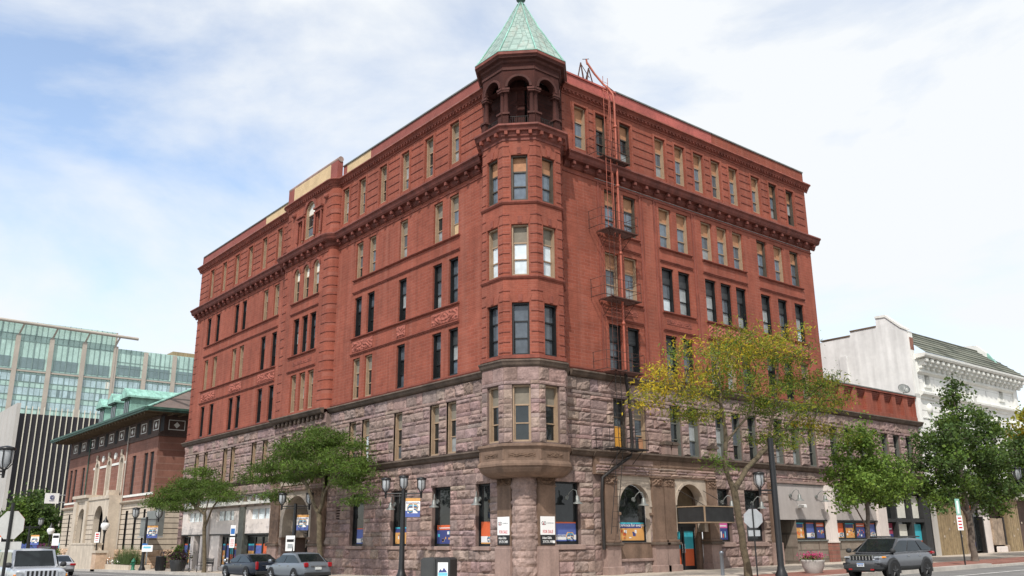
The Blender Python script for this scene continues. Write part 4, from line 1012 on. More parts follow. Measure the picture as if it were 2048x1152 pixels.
for a, c, ps in ((-43.3, -41.35, ['blue', 'shapes_ochre']), (-40.0, -39.35, ['shapes_navy']), (-35.3, -31.7, ['shapes_ochre', 'blue', 'teal_orange', 'shapes_navy', 'orange']), (-30.7, -27.0, ['shapes_ochre', 'blue', 'orange'])):
    w_ = (c - a) / len(ps)
    for k, p in enumerate(ps):
        o = shopwin(hotel, FL, a + k * w_, a + (k + 1) * w_, -.1, 2.05, w=-.25); poster(o, FL, a + k * w_ + .1, a + (k + 1) * w_ - .1, .05, 1.5, p, -.25)
    b = MB(); b.box(FL, a, c, -.4, -.12, -.9, -.1, 'panel_grey'); b.build('shop_sill_wall', hotel)

# gooseneck wall lamps
def gooseneck(par_, F, u, z, w=.02, s=1.0):
    b = MB(); b.tube([F(u - .28 * s, w, z), F(u - .28 * s, w + .07, z)], .11 * s, 'shade_metal', 12)
    b.tube([F(u - .28 * s, w + .05, z), F(u - .24 * s, w + .2 * s, z + .22 * s), F(u - .14 * s, w + .32 * s, z + .36 * s), F(u - .02 * s, w + .42 * s, z + .3 * s), F(u, w + .45 * s, z + .08 * s)], .022 * s, 'shade_metal', 8)
    o = b.build('wall_lamp', par_)
    c = MB(); c.lathe(F(u, w + .45 * s, z - .3 * s), [(.26 * s, 0), (.24 * s, .04 * s), (.12 * s, .1 * s), (.1 * s, .3 * s), (.05 * s, .38 * s)], 'shade_metal', 16); c.build('lamp_shade', o)
for u in (-10.85, -6.75, -3.25): gooseneck(hotel, FL, u, 3.55, -.1)
for u in (2.8, 7.3, 14.3, 17.0): gooseneck(hotel, FR, u, 3.55, -.1)
for u in (20.6, 23.3): gooseneck(hotel, FR, u, 4.05)
for u in (26.2, 28.6): gooseneck(annex, FR, u, 4.05)
b = MB(); b.box(FR, 21.0, 21.3, .05, .45, 3.35, 3.55, 'white_paint', bev=.03); b.build('security_camera', hotel)
for k in range(7): 
    b = MB(); u = -41.5 + k * 1.2 if k < 3 else -31.5 + (k - 3) * 1.35
    b.tube([FL(u, -.05, 4.75), FL(u, .3, 4.8), FL(u, .38, 4.7)], .03, 'black_paint', 6); b.lathe(FL(u, .38, 4.35), [(.2, 0), (.11, .12), (.09, .32), (.03, .36)], 'dark_trim', 12); b.build('fascia_lamp', hotel)

# ---------------------------------------------------------------- fire escape, standpipe and roof gear
fe = MB(); fe.tube([FR(5.0, .02, 20.2), FR(YE - .2, .02, 20.2)], .018, 'galv', 6); fe = fe.build('fire_escape', hotel)
def platform(y0, y1, z, m, d=.95, rail=True):
    b = MB()
    for k in range(9): b.box(FR, y0, y1, .1 + k * d / 9, .1 + k * d / 9 + .05, z - .03, z + .01, m)
    for y in (y0, y1 - .05): b.box(FR, y, y + .05, .02, d + .1, z - .07, z - .031, m)
    b.box(FR, y0, y1, d + .06, d + .1, z - .07, z - .031, m)
    for y in (y0 + .3, y1 - .3): b.tube([FR(y, .0, z - .85), FR(y, d, z - .06)], .018, m, 6)
    p = b.build('platform', fe)
    r = MB()
    for h in (.45, .92): r.tube([FR(y0 - .6, .05, z + h), FR(y0 - .6, d + .08, z + h), FR(y1, d + .08, z + h), FR(y1, .02, z + h)], .014, m, 6)
    r.tube([FR(y0 - .6, .05, z), FR(y0 - .6, d + .08, z), FR(y0, d + .08, z)], .02, m, 6)
    for y, w in ((y0 - .6, d + .08), (y0 - .6, .1), (y0 + .6, d + .08), (y1 - .9, d + .08), (y1, d + .08)): r.tube([FR(y, w, z - .03), FR(y, w, z + .92)], .014, m, 6)
    r.build('railing', fe)
for z, m in ((9.72, 'rust_iron'), (13.5, 'rust_iron'), (17.2, 'rust_iron'), (21.3, 'rust_iron'), (5.92, 'iron')): platform(5.0, 7.1 if z < 21 else 7.0, z, m, .95 if z < 21 else .7)
ld = MB()
def ladder(p0, p1, m, wd=.36, n=None):
    p0, p1 = Vector(p0), Vector(p1); s = Vector((0, wd / 2, 0))
    for q in (-1, 1): ld.tube([p0 + s * q, p1 + s * q], .016, m, 6)
    n = int((p1 - p0).length / .32)
    for k in range(1, n): c = p0.lerp(p1, k / n); ld.tube([c - s, c + s], .01, m, 5)
for z0, z1, m in ((9.8, 17.2, 'rust_iron'), (17.2, 26.0, 'pipe_red')): ladder(FR(5.35, .75, z0), FR(5.35, .75, z1), m)
ladder(FR(5.4, .85, 5.95), FR(5.35, .8, 9.8), 'iron'); ladder(FR(4.7, .8, 1.9), FR(5.3, .85, 6.0), 'iron', .4)
ld.build('ladder', fe)
sp = MB()
sp.tube([FR(6.25, .5, z) for z in (9.9, 14, 18, 22, 24.9)] + [FR(6.25, .42, 25.4), FR(6.2, .2, 25.8), FR(6.05, -.1, 26.2), FR(5.7, -.4, 26.85), FR(5.35, -.6, 27.5)], .06, 'pipe_red', 12)
for z in (12.3, 16.1, 19.9, 23.4): sp.lathe(FR(6.25, .5, z), [(.07, -.08), (.095, -.07), (.095, .07), (.07, .08)], 'pipe_red', 12); sp.tube([FR(6.25, 0, z), FR(6.25, .5, z)], .03, 'pipe_red', 6)
sp.tube([FR(5.95, .45, z) for z in (17.0, 24.8)] + [FR(5.95, .3, 25.5), FR(5.8, -.3, 26.0)], .03, 'pipe_red', 8)
sp.tube([FR(6.25, .5, 9.9), FR(6.28, .5, 9.2), FR(6.55, .4, 8.5), FR(6.6, .4, 6.2), FR(6.5, .35, 5.6), FR(5.2, .33, 4.9), FR(4.55, .3, 4.5), FR(4.5, .28, 3.8), FR(4.52, .28, 1.2)], .08, 'iron', 10)
sp.build('standpipe', fe)
rg = MB()
for a, c in (((4.75, -.5, 27.25), ((4.5, -.6, 25.9), (4.8, -.3, 25.9), (5.2, -.7, 25.9))), ((5.45, -.6, 27.2), ((5.05, -.4, 25.9), (5.3, -.9, 25.9), (5.9, -.6, 25.9)))):
    for q in c: rg.tube([FR(*a), FR(*q)], .035, 'rust_iron', 6)
rg.tube([FR(4.75, -.5, 27.2), FR(5.5, -.6, 26.6)], .02, 'rust_iron', 5); rg.tube([FR(5.0, -.6, 27.6), FR(5.5, -.6, 27.8)], .02, 'rust_iron', 5); rg.tube([FR(5.35, -.6, 27.4), FR(5.3, -.6, 27.7)], .05, 'pipe_red', 8)
rg.tube([FR(6.2, .0, 26.1), FR(6.9, -.1, 26.02), FR(7.6, -.1, 26.0)], .03, 'ink_black', 6)
rg.build('roof_hoist', hotel)

# sale boards on the corner pilasters
def sale(F, u, lab, corner):
    t = thing("sale_sign", lab, "sign", F(u, .13, 1.45), R(F.deg), "for sale boards on the corner")
    b = MB(); L_ = Frame(0); b.box(L_, -.43, .43, -.02, 0, .43, 1.23, 'sign_white'); b.box(L_, -.43, .43, -.02, 0, 0, .429, 'ink_black'); b.build('board', t, False)
    text("FOR SALE", .2, 'ink_red', L_, 0, .004, .5, t, stretch=.72, world=False); text("Adam Gibbs", .15, 'sign_white', L_, -.06, .004, .25, t, stretch=.75, world=False); text("319.731.3400", .165, 'sign_white', L_, 0, .004, .08, t, stretch=.72, world=False)
    text("G", .22, 'ink_black', L_, -.32, .004, .86, t, 'emblem', stretch=.8, world=False); text("L", .2, 'ink_red', L_, -.235, .005, .86, t, 'emblem', world=False); text("D", .22, 'ink_black', L_, -.16, .004, .86, t, 'emblem', stretch=.8, world=False); text("COMMERCIAL", .062, 'galv', L_, .15, .004, .92, t, world=False)
    if corner: c = MB(); c.box(L_, .28, .41, 0, .008, .07, .18, 'sign_white'); c.build('sticker', t, False)
sale(FL, -1.47, "white and black for sale board left of the rough corner column", False)
sale(FR, 1.16, "for sale board right of the corner column, white sticker at its foot", True)

# ================================================================ the white terracotta building beyond the annex
wb = thing("white_building", "white tiled building with green tile roof and bracketed cornice, beyond the brick annex", "building", (0, 46, .4))
Y0, Y1 = 37.25, 55.2
b = MB()
wops = [op(39.35, .75, (12.55, 13.75)), op(45.9, .75, (12.5, 13.7)), op(52.1, .75, (12.65, 13.8))] + [op(c, 1.5, (6.3, 9.2)) for c in (39.6, 42.9, 46.2, 49.5, 52.8)]
b.wall(FR, Y0, Y1, 4.9, 14.3, wops, 'white_tile', .25)
b.face([(0, Y1, 0), (-16, Y1, 0), (-16, Y1, 15), (0, Y1, 15)][::-1], 'white_tile')
b.box(FR, Y0, Y0 + .55, 0, .12, 4.9, 16.4, 'white_tile'); b.box(FR, Y1 - .8, Y1, 0, .12, 4.9, 14.3, 'white_tile'); b.build('tiled_front', wb)
b = MB()    # painted party wall, stepped like the gable
pts = [(0, -.5), (0, 16.45), (-.45, 16.75), (-1.5, 17.75), (-2.3, 17.8), (-2.32, 17.2), (-4.5, 17.15), (-4.52, 16.85), (-7.1, 16.75), (-20, 16.3), (-20, -.5)]
b.prism(FL, pts, -Y0 - .35, -Y0, 'white_paint'); b.box(FL, -5.6, -5.0, -Y0, -Y0 + .12, 9, 15.3, 'white_paint')
b.box(FL, -20, -4.52, -Y0 - .37, -Y0 + .05, 16.75, 16.84, 'coping_grey') if False else None
for a, c, z in ((-4.5, -2.33, 17.16), (-7.1, -4.53, 16.82)): b.box(FL, a, c, -Y0 - .4, -Y0 + .06, z, z + .09, 'wood_dark')
b.prism(FL, [(-1.5, 17.76), (-.45, 16.76), (0.06, 16.46), (0.06, 16.6), (-.4, 16.92), (-1.5, 17.95), (-2.33, 17.98), (-2.33, 17.81)], -Y0 - .42, -Y0 + .07, 'white_trim'); b.build('party_wall', wb)
b = MB(); b.box(FR, Y0 + .01, Y0 + .56, -.2, .13, 15.0, 15.95, 'museum_brick'); b.build('brick_patch', wb)
b = MB()
b.face([FR(Y0 + .5, .98, 14.72), FR(Y1 + .4, .98, 14.72), FR(Y1 - .6, -2.0, 17.25), FR(Y0 + .5, -2.0, 17.25)], 'roof_tile'); b.face([FR(Y1 + .4, .98, 14.72), FR(Y1 + .4, -3, 14.72), FR(Y1 - .6, -2, 17.25)], 'roof_tile')
b.tube([FR(Y0 + .5, -2, 17.27), FR(Y1 - .6, -2, 17.27)], .09, 'roof_tile', 8)
for k in range(7): t = k / 7; b.tube([FR(Y0 + .5, .98 - 2.98 * t, 14.75 + 2.53 * t), FR(Y1 + .4 - 1.0 * t, .98 - 2.98 * t, 14.75 + 2.53 * t)], .03, 'roof_tile', 6)
b.build('tile_roof', wb)
b = MB(); b.prism(FL, [(-1.2, 14.5), (-1.2, 17.0), (-2.0, 17.8), (-3.2, 17.9), (-3.2, 14.5)], -Y1 + 1.2, -Y1 + 1.6, 'white_trim'); b.prism(FL, [(0.1, 14.7), (.1, 15.0), (-1.2, 17.0), (-1.2, 16.6)], -Y1 + 1.25, -Y1 + 1.55, 'copper'); b.build('end_gable', wb)
b = MB()
b.mould(FR, Y0 + .4, Y1 + .35, [(0, 14.73), (.98, 14.7), (.96, 14.55), (.86, 14.44), (.25, 14.38), (.2, 14.3), (0, 14.28)], 'white_trim')
n = 21
for k in range(n):
    u = Y0 + .95 + k * (Y1 - Y0 - 1.0) / (n - 1); q_ = MB()
    for w0, w1, z0, z1 in ((.2, .42, 13.65, 14.379), (.421, .64, 13.85, 14.378), (.641, .82, 14.08, 14.377)): q_.box(FR, u - .17, u + .17, w0, w1, z0, z1, 'white_trim', bev=.05)
    q_.build('cornice_bracket', wb)
b.box(FR, Y0 + .56, Y1 - .81, .0, .2, 13.55, 14.29, 'white_trim'); b.mould(FR, Y0 + .56, Y1 - .81, [(.0, 13.55), (.28, 13.52), (.26, 13.42), (.05, 13.3), (0, 13.3)], 'white_trim')
b.mould(FR, Y0 + .56, Y1 + .2, [(0, 11.95), (.4, 11.9), (.38, 11.75), (.15, 11.6), (.12, 11.45), (0, 11.4)], 'white_trim'); b.box(FR, Y0 + .56, Y1 - .81, 0, .06, 10.0, 10.1, 'white_trim')
for k in range(6): q_ = MB(); q_.lathe(FR(Y0 + 1.8 + k * 2.9, .06, 10.75), [(0, -.4), (.22, -.25), (.25, .1), (.14, .35), (0, .42)], 'white_trim', 10); q_.build('shield', wb)
b.build('bracket_cornice', wb)
for c in wops[:3]: window(wb, FR, (c[0] + c[1]) / 2, c[1] - c[0], c[2], c[3], 'white_trim', 'glass_grey', 'glass_blue', .15)
for c in wops[3:]: window(wb, FR, (c[0] + c[1]) / 2, c[1] - c[0], c[2], c[3], 'white_trim', 'glass_grey', 'glass_dark', .15)
for c in wops[:3]:
    b = MB(); b.box(FR, c[0] - .15, c[1] + .15, .0, .12, c[2] - .22, c[2] - .05, 'white_trim'); b.box(FR, c[0] - .12, c[0] - .01, 0, .05, c[2] - .05, c[3] + .1, 'white_trim'); b.box(FR, c[1] + .01, c[1] + .12, 0, .05, c[2] - .05, c[3] + .1, 'white_trim'); b.build('window_surround', wb)
b = MB()
b.box(FR, Y0, Y1, -1.0, -.6, -.5, 4.9, 'museum_frieze'); b.mould(FR, Y0, Y1, [(-.6, 4.92), (.55, 4.88), (.52, 4.7), (.3, 4.55), (-.6, 4.5)], 'white_trim')
b.box(FR, Y0, Y0 + .75, -.6, .05, -.5, 4.5, 'slab_grey'); b.box(FR, 42.9, 43.5, -.6, -.1, -.5, 4.5, 'rubble')
b.box(FR, 45.4, 47.2, -.6, -.3, -.5, 4.3, 'panel_white'); b.box(FR, 47.2, 49.3, -.59, -.12, 1.0, 3.0, 'rubble'); b.box(FR, 47.25, 48.7, -.119, .1, .45, .9, 'panel_white', bev=.04); b.box(FR, 48.7, 49.3, -.12, .05, .45, 1.0, 'rubble', bev=.05)
for u in (45.3, 48.95): b.box(FR, u, u + .2, -.55, -.05, .4, 3.1, 'iron')
b.build('shop_opening', wb)
for a, c in ((38.05, 42.3), (49.6, 51.9)):
    b = MB()
    n = int((c - a) / .17)
    for k in range(n): b.box(FR, a + k * .17, a + k * .17 + .155, -.5, .02 + .03 * (k % 2), .2, 4.45, 'wood')
    for k in range(4): b.box(FR, a + .6 + k * .9, a + .75 + k * .9, .051, .08, 1.6 + .5 * (k % 3), 1.75 + .5 * (k % 3), 'lime_stone')
    b.build('timber_screen', wb)
o = shopwin(wb, FR, 43.55, 45.3, .6, 4.2, w=-.3, mull=(44.4,)); poster(o, FR, 43.62, 43.95, .8, 3.6, 'blue', -.3); poster(o, FR, 44.0, 44.33, .8, 3.9, 'shapes_navy', -.3)
sd = thing("satellite_dish", "small grey satellite dish on the parapet of the brick annex", "satellite dish", (-.45, 36.5, 11.53))
b = MB(); b.tube([(0, 0, 0), (0, 0, .5)], .03, 'galv', 8); b.build('mast', sd, False)
b = MB(); vs = MB(); b.lathe((0, 0, 0), [(.03, 0), (.25, .04), (.42, .12), (.43, .13), (.25, .06), (0, .02)], 'shade_metal', 18); o = b.build('dish', sd, False); o.location = (.08, -.1, .45); o.rotation_euler = (R(60), 0, R(50))
b = MB(); b.tube([(.1, -.1, .35), (.45, -.4, .55)], .015, 'galv', 6); b.box(W0, .4, .52, -.5 + .95, -.38 + .95, .5, .62, 'galv') if False else b.box(W0, .40, .5, .36, .46, .5, .6, 'galv'); b.build('receiver', sd, False)

# ================================================================ the old museum on the left
mu = thing("museum_building", "old brown brick and stone building with green copper dormers and wide eave", "building", (-66, 0, -.6))
M0, M1 = -82.6, -51.5
b = MB()
mw = [op(c, 1.15, (5.9, 9.6)) for c in (-81.3, -79.4, -76.1, -58.1, -54.6, -52.9)]
ma = [(-71.3, -69.7, 5.9, 10.0, True), (-67.0, -65.4, 5.9, 10.0, True), (-62.7, -61.1, 5.9, 10.0, True)]
b.wall(FL, M0, M1, 5.4, 11.0, mw + ma, 'museum_brick', .35); b.wall(Frame(90, (M1, 0, 0)), 0, 22, 5.4, 11.0, [], 'museum_brick')
for p in mw: b.box(FL, p[0], p[1], -.2, -.12, p[2], p[3], 'dark_void')
for p in ma: b.box(FL, p[0], p[1], -.36, -.3, p[2], p[3], 'museum_stone')
b.build('brick_wall', mu)
b = MB()
b.wall(FL, M0, M1, 11.0, 12.9, [], 'museum_frieze', .2, .04); b.wall(Frame(90, (M1, 0, 0)), 0, 22, 11.0, 12.9, [], 'museum_frieze', .2, .04)
for k in range(9):
    u = M0 + 2.2 + k * 3.5
    F = FL
    for x0, x1, z0, z1 in ((-.75, .75, 11.5, 11.56), (-.75, .75, 12.35, 12.41), (-.75, -.69, 11.56, 12.35), (.69, .75, 11.56, 12.35)): b.box(F, u + x0, u + x1, .04, .07, z0, z1, 'white_trim')
    b.prism(F, [(u - .28, 11.95), (u, 11.67), (u + .28, 11.95), (u, 12.23)], .041, .075, 'white_trim')
    b.box(F, u + 1.25, u + 2.2, .041, .06, 11.25, 12.6, 'dark_void')
F = Frame(90, (M1, 0, 0))
for u in (1.5, 5.0):
    for x0, x1, z0, z1 in ((-.75, .75, 11.5, 11.56), (-.75, .75, 12.35, 12.41), (-.75, -.69, 11.56, 12.35), (.69, .75, 11.56, 12.35)): b.box(F, u + x0, u + x1, .04, .07, z0, z1, 'white_trim')
    b.prism(F, [(u - .28, 11.95), (u, 11.67), (u + .28, 11.95), (u, 12.23)], .041, .075, 'white_trim')
b.box(FL, M0, M1 + .1, 0, .12, 10.9, 11.08, 'museum_frieze'); b.box(F, 0, 22, 0, .12, 10.9, 11.08, 'museum_frieze')
b.build('frieze', mu)
b = MB()     # rusticated stone: courses with open joints
st = [(-79.9, -79.3, 1.2, 4.6), (-58.9, -58.2, 1.0, 4.5), (-56.2, -55.5, 1.0, 4.5), (-53.6, -53.0, 1.0, 4.5)]
zz = 1.0
b.wall(FL, M0, M1, -2, 5.3, st, 'ink_black', .4, -.06)
for k in range(9):
    b.wall(FL, M0, M1, zz, zz + .40, [s for s in st], 'museum_stone', .3, .0); b.wall(F, 0, 22, zz, zz + .4, [], 'museum_stone', .1, .0); zz += .46
for s in st: b.box(FL, s[0], s[1], -.2, -.1, s[2], s[3], 'dark_void')
b.wall(F, -.06, 22, -2, 5.3, [], 'museum_frieze', .1, -.06)
b.mould(FL, M0, M1 + .25, [(0, 5.45), (.3, 5.4), (.28, 5.28), (.12, 5.18), (0, 5.1)], 'museum_stone'); b.mould(F, -.3, 22, [(0, 5.45), (.3, 5.4), (.28, 5.28), (.12, 5.18), (0, 5.1)], 'museum_stone')
for z in (5.95, 9.2): b.box(FL, M0, -72.2 if z > 7 else M1, 0, .06, z - .2, z, 'white_trim') if z < 7 else [b.box(FL, x0, x1, 0, .06, z - .12, z + .1, 'white_trim') for x0, x1 in ((-71.9, -71.45), (-69.5, -67.15), (-65.2, -62.85), (-60.9, -60.3))]
stone_wall(b, FL, M0, M1, [(-2, -1.2), (-1.2, -.6), (-.6, -.1), (-.1, .45), (.45, 1.0)], [], .12, .1, (.8, 1.6), 'museum_base'); stone_wall(b, F, 0, 8, [(-2, -1.2), (-1.2, -.6), (-.6, -.1), (-.1, .45), (.45, 1.0)], [], .12, .1, (.8, 1.6), 'museum_base')
b.build('rusticated_stone', mu)
for p in ma:
    b = MB(); c = (p[0] + p[1]) / 2; e = p[3] - .8
    for k in range(14):
        t0, t1 = math.pi * k / 14, math.pi * (k + 1) / 14
        b.prism(FL, [(c + math.cos(t) * q, e + math.sin(t) * q) for t, q in ((t0, .5), (t0, .82), (t1, .82), (t1, .5))], -.3, .06, 'museum_stone')
    for s in (-1, 1): x0, x1 = sorted((c + s * .5, c + s * .82)); b.box(FL, x0, x1, -.3, .06, 5.9, e, 'museum_stone')
    b.box(FL, c - .14, c + .14, .06, .2, p[3] - .1, p[3] + .5, 'museum_stone'); o = b.build('arched_window', mu)
    g = MB(); g.box(FL, c - .5, c + .5, -.28, -.2, 6.1, p[3] - .3, 'glass_grey'); g.build('pane', o)
b = MB()
for u in (-68.35, -64.05): b = MB(); b.tube([FL(u, 0, 10.0), FL(u, .14, 10.0)], .33, 'white_trim', 16); b.build('medallion', mu)
for u in (-60.2, -74.0): b = MB(); b.tube([FL(u, .12, 1), FL(u, .12, 12.6)], .065, 'tower_concrete' if u > -65 else 'dark_copper', 8); b.build('downpipe', mu)
b = MB(); EV = 1.75    # eave, soffit, gutter, rafter ends
x0, x1, y0, y1 = M0 - EV, M1 + EV, -EV, 24
b.face([(x0, y0, 12.92), (x0, y1, 12.92), (x1, y1, 12.92), (x1, y0, 12.92)], 'wood_dark')
for k in range(34): u = M0 - .8 + k * .98; b.box(FL, u, u + .2, .1, EV - .1, 12.7, 12.919, 'wood_dark')
for k in range(6): b.box(F, .5 + k * .95, .7 + k * .95, .1, EV - .1, 12.7, 12.919, 'wood_dark')
b.box(FL, x0, x1, EV, EV + .22, 12.86, 13.2, 'dark_copper'); b.box(F, -EV, 24, EV, EV + .22, 12.86, 13.2, 'dark_copper'); b.box(FL, x0, x1, EV + .221, EV + .3, 13.02, 13.22, 'dark_copper'); b.box(F, -EV - .2, 24, EV + .221, EV + .3, 13.02, 13.22, 'dark_copper')
b.build('eave', mu)
b = MB(); ry = 11.0; rz = 19.6
b.face([(x0, y0, 13.15), (x1, y0, 13.15), (x1 - 12, ry, rz), (x0 + 12, ry, rz)], 'shingle'); b.face([(x1, y0, 13.15), (x1, y1, 13.15), (x1 - 12, ry, rz)], 'shingle'); b.face([(x0, y0, 13.15), (x0 + 12, ry, rz), (x0, y1, 13.15)], 'shingle'); b.face([(x0, y1, 13.15), (x0 + 12, ry, rz), (x1 - 12, ry, rz), (x1, y1, 13.15)], 'shingle')
b.tube([(x1, y0, 13.2), (x1 - 12, ry, rz + .05), (x0 + 12, ry, rz + .05)], .12, 'copper', 6); roof = b.build('hip_roof', mu)
for c in (-77.6, -73.0, -68.2):
    b = MB(); f = -1.6; hw = 1.05      # front face two metres behind the wall line
    b.box(FL, c - hw, c + hw, -9.5, f, 14.0, 16.5, 'copper'); b.box(FL, c - hw + .15, c + hw - .15, f, f + .05, 14.5, 16.3, 'dark_copper')
    for k in range(3): b.box(FL, c - hw + .3 + k * .6, c - hw + .65 + k * .6, f + .05, f + .07, 14.7, 16.1, 'glass_dark')
    rp = [(c - hw - .35, 16.5), (c + hw + .35, 16.5), (c + hw + .35, 16.68), (c, 17.6), (c - hw - .35, 16.68)]
    b.prism(FL, rp, -11, f + .45, 'copper')
    for k in range(14): 
        w = f + .3 - k * .7; b.tube([FL(c + hw + .36, w, 16.7), FL(c, w, 17.63)], .03, 'copper', 5)
    o = b.build('dormer', mu)
    g = MB(); g.box(FL, c - hw - .2, c + hw + .2, f + .05, f + .35, 16.35, 16.499, 'dark_copper'); g.build('dormer_cornice', o)
b = MB()    # entrance porch and stair
b.wall(FL, -72.4, -60.4, .2, 5.7, [(-71.1, -68.4, 1.5, 5.0, True), (-65.1, -61.9, .3, 5.1, True)], 'museum_stone', .55, 1.2)
b.box(FL, -72.4, -60.4, 0, 1.3, 5.7, 6.0, 'museum_stone'); b.box(FL, -72.6, -67.3, 0, 1.6, 6.0, 6.3, 'museum_stone'); b.box(FL, -61.8, -61.0, .2, 1.2, 6.0, 6.5, 'museum_stone'); b.box(FL, -72.5, -71.3, 1.2, 1.4, .2, 5.69, 'museum_stone'); b.box(FL, -68.2, -67.4, 1.2, 1.4, .2, 5.69, 'museum_stone')
F2_ = Frame(90, (-60.4, 0, 0)); b.wall(F2_, -1.2, 0, .2, 5.7, [], 'museum_stone', .1)
b.box(FL, -72.3, -60.46, .1, .5, .2, 5.65, 'dark_void'); b.box(FL, -71.0, -68.5, .75, .8, 1.55, 4.9, 'glass_dark'); b.box(FL, -63.6, -63.3, .6, .7, .3, 5, 'museum_frieze')
for k in range(8): b.box(FL, -68.35, -65.12, 1.2, 1.22, 1.0 + .46 * k, 1.04 + .46 * k, 'museum_frieze'); b.box(FL, -72.4, -71.15, 1.2, 1.22, 1.0 + .46 * k, 1.04 + .46 * k, 'museum_frieze')
po = b.build('porch', mu)
b = MB(); b.prism(FL, [(-68.4, -1.5), (-57.0, -1.5), (-57.0, 1.45), (-65.0, 1.45), (-68.4, -.3)], 2.3, 3.0, 'museum_stone'); b.box(FL, -65.1, -56.9, 2.25, 3.05, 1.45, 1.6, 'museum_stone')
b.box(FL, -56.9, -55.6, 2.2, 3.1, -1.5, .75, 'museum_base'); b.box(FL, -57.0, -55.5, 2.1, 3.2, .75, .95, 'museum_stone')
for k in range(5): b.box(FL, -60.3 + .9 * k, -59.41 + .9 * k, .3, 2.2, -1.5, .3 - .25 * k, 'museum_base')
b.build('entrance_stair', mu)
bs = thing("blade_sign", "white square sign board bracketed off the far corner of the old museum", "sign", (-82.8, -.2, 6.5))
L_ = Frame(90); b = MB(); b.box(L_, -1.9, -.45, -.08, .08, -.55, .6, 'sign_white'); b.build('board', bs, False); b = MB(); [b.tube([(0, -.5, z), (0, .3, z)], .05, 'galv', 6) for z in (-.4, .4)]; b.build('bracket', bs, False)
b = MB(); b.tube([(.1, -1.17 + .22 * math.cos(t * .5), .13 + .22 * math.sin(t * .5)) for t in range(13)], .035, 'poster_navy', 5); b.tube([(.1, -1.17 + .11 * math.cos(t * .5), .1 + .12 * math.sin(t * .5)) for t in range(13)], .035, 'poster_navy', 5); b.box(L_, -1.45, -.9, .08, .1, -.28, -.22, 'poster_navy'); b.build('emblem', bs, False)
# wall cabinets on the gap side
cb = thing("wall_cabinet", "two grey steel cabinets on a shelf at the near corner of the old museum", "cabinet", (-49.5, -.4, 2.1))
b = MB(); b.box(FL, -51.2, -49.9, .45, .9, 2.15, 3.7, 'shade_metal', bev=.02); b.box(FL, -49.4, -46.9, .3, 1.0, 2.15, 4.2, 'shade_metal', bev=.02); b.build('cabinet', cb); b = MB(); b.box(FL, -51.4, -46.8, .3, 1.0, 2.02, 2.12, 'galv'); b.tube([FL(-49.6, .6, -.8), FL(-49.6, .6, 2.0)], .05, 'galv', 6); b.build('shelf', cb)

# ================================================================ far blocks
fb = thing("finned_building", "dark building behind close set cream vertical fins, with a plain pale side wall", "building", (-114, 0, -.6))
FB = -114.5; b = MB(); G = Frame(90, (FB, 0, 0))
b.box(G, -.4, 34, -14, 0, -1.5, 19.9, 'fin_dark'); b.build('wall', fb)
b = MB(); b.prism(Frame(0), [(FB - 46, -1.5), (FB + .6, -1.5), (FB + .6, 21.3), (FB - 46, 21.3)], .4, .9, 'slab_grey'); 
for k in range(14): b.box(FL, FB - 2 - k * 3.2, FB - 1.9 - k * 3.2, .9, .93, -1.5, 21.3, 'slab_grey')
b.build('side_wall', fb)
for k in range(42): 
    b = MB(); u = .4 + k * .8; b.box(G, u, u + .11, .0, .2, -1.2, 21.0, 'fin_cream'); b.build('fin', fb)
tw = thing("glass_tower", "tall green glass and concrete hotel block rising far behind the museum", "building", (-190, 30, -.6))
HX = -190; G = Frame(90, (HX, 0, 0))
def tower(u0, u1, zt, step, nseg, tag_):
    b = MB(); b.box(G, u0, u1, -20, 0, 0, zt, 'tower_glass'); b.build('glass_wall', tw); b = MB(); b.box(G, u1 - .3, u1 + .01, -20.1, .6, 0, zt - .1, 'tower_concrete'); b.build('end_wall', tw)
    b = MB(); d = MB(); l = MB()
    z = zt - 11.2 if tag_ else zt - 6.8
    rnd = random.Random(3)
    l.box(G, u0, u1, .05, .16, z, z + .22, 'tower_line'); l.box(G, u0, u1, .05, .3, z - .35, z - .02, 'tower_concrete')
    for k in range(int((u1 - u0) / step)):
        a = u0 + k * step
        d.box(G, a + .9, a + step - .9, .01, .07, z + .5, z + 2.9, 'tower_glass_dark')
        l.box(G, a + step / 2 - .09, a + step / 2 + .09, .08, .2, 0, zt, 'tower_line')
        for q in range(1, 6): l.box(G, a + step * q / 6 - .035, a + step * q / 6 + .035, .08, .13, 0, zt, 'tower_line')
    zz = z - .8; k = 0
    while zz > 4:
        d.box(G, u0, u1, .01, .06, zz - 1.75, zz, 'tower_blue'); l.box(G, u0, u1, .065, .12, zz - .04, zz + .04, 'tower_line'); l.box(G, u0, u1, .065, .12, zz - 1.79, zz - 1.71, 'tower_line')
        for j in range(int((u1 - u0) / 1.15)):
            if rnd.random() < .13: u = u0 + .4 + j * 1.15; d.box(G, u, u + .7, .061, .075, zz - 1.7, zz - .05, rnd.choice(['tower_glass_dark', 'white_blind', 'tower_glass_dark']))
        zz -= 3.0
    for q in (3.2, 4.6): l.box(G, u0, u1, .065, .12, zt - q, zt - q + .08, 'tower_line')
    d.build('window_bands', tw); l.build('mullions', tw)
    n = int(round((u1 - u0) / step))
    for k in range(0 if tag_ else 1, n + 1):
        c = MB(); c.box(G, u0 + k * step - .47, u0 + k * step + .47, -.5, .5, 0, zt - 3.4 if tag_ else zt - .2, 'tower_concrete'); c.build('column', tw)
tower(-10.5, 31.5, 50.2, 7.0, 6, True); tower(31.6, 66.6, 46.4, 7.0, 5, False)
b = MB(); b.tube([(HX + 1.6, -14, 49.9), (HX + 1.6, 36, 49.0)], .38, 'tower_concrete', 8)
for u in (10.5, 17.5, 24.5, 31.3): b.tube([(HX - .2, u, 46.6), (HX + 1.6, u + .6, 49.2)], .22, 'tower_concrete', 6)
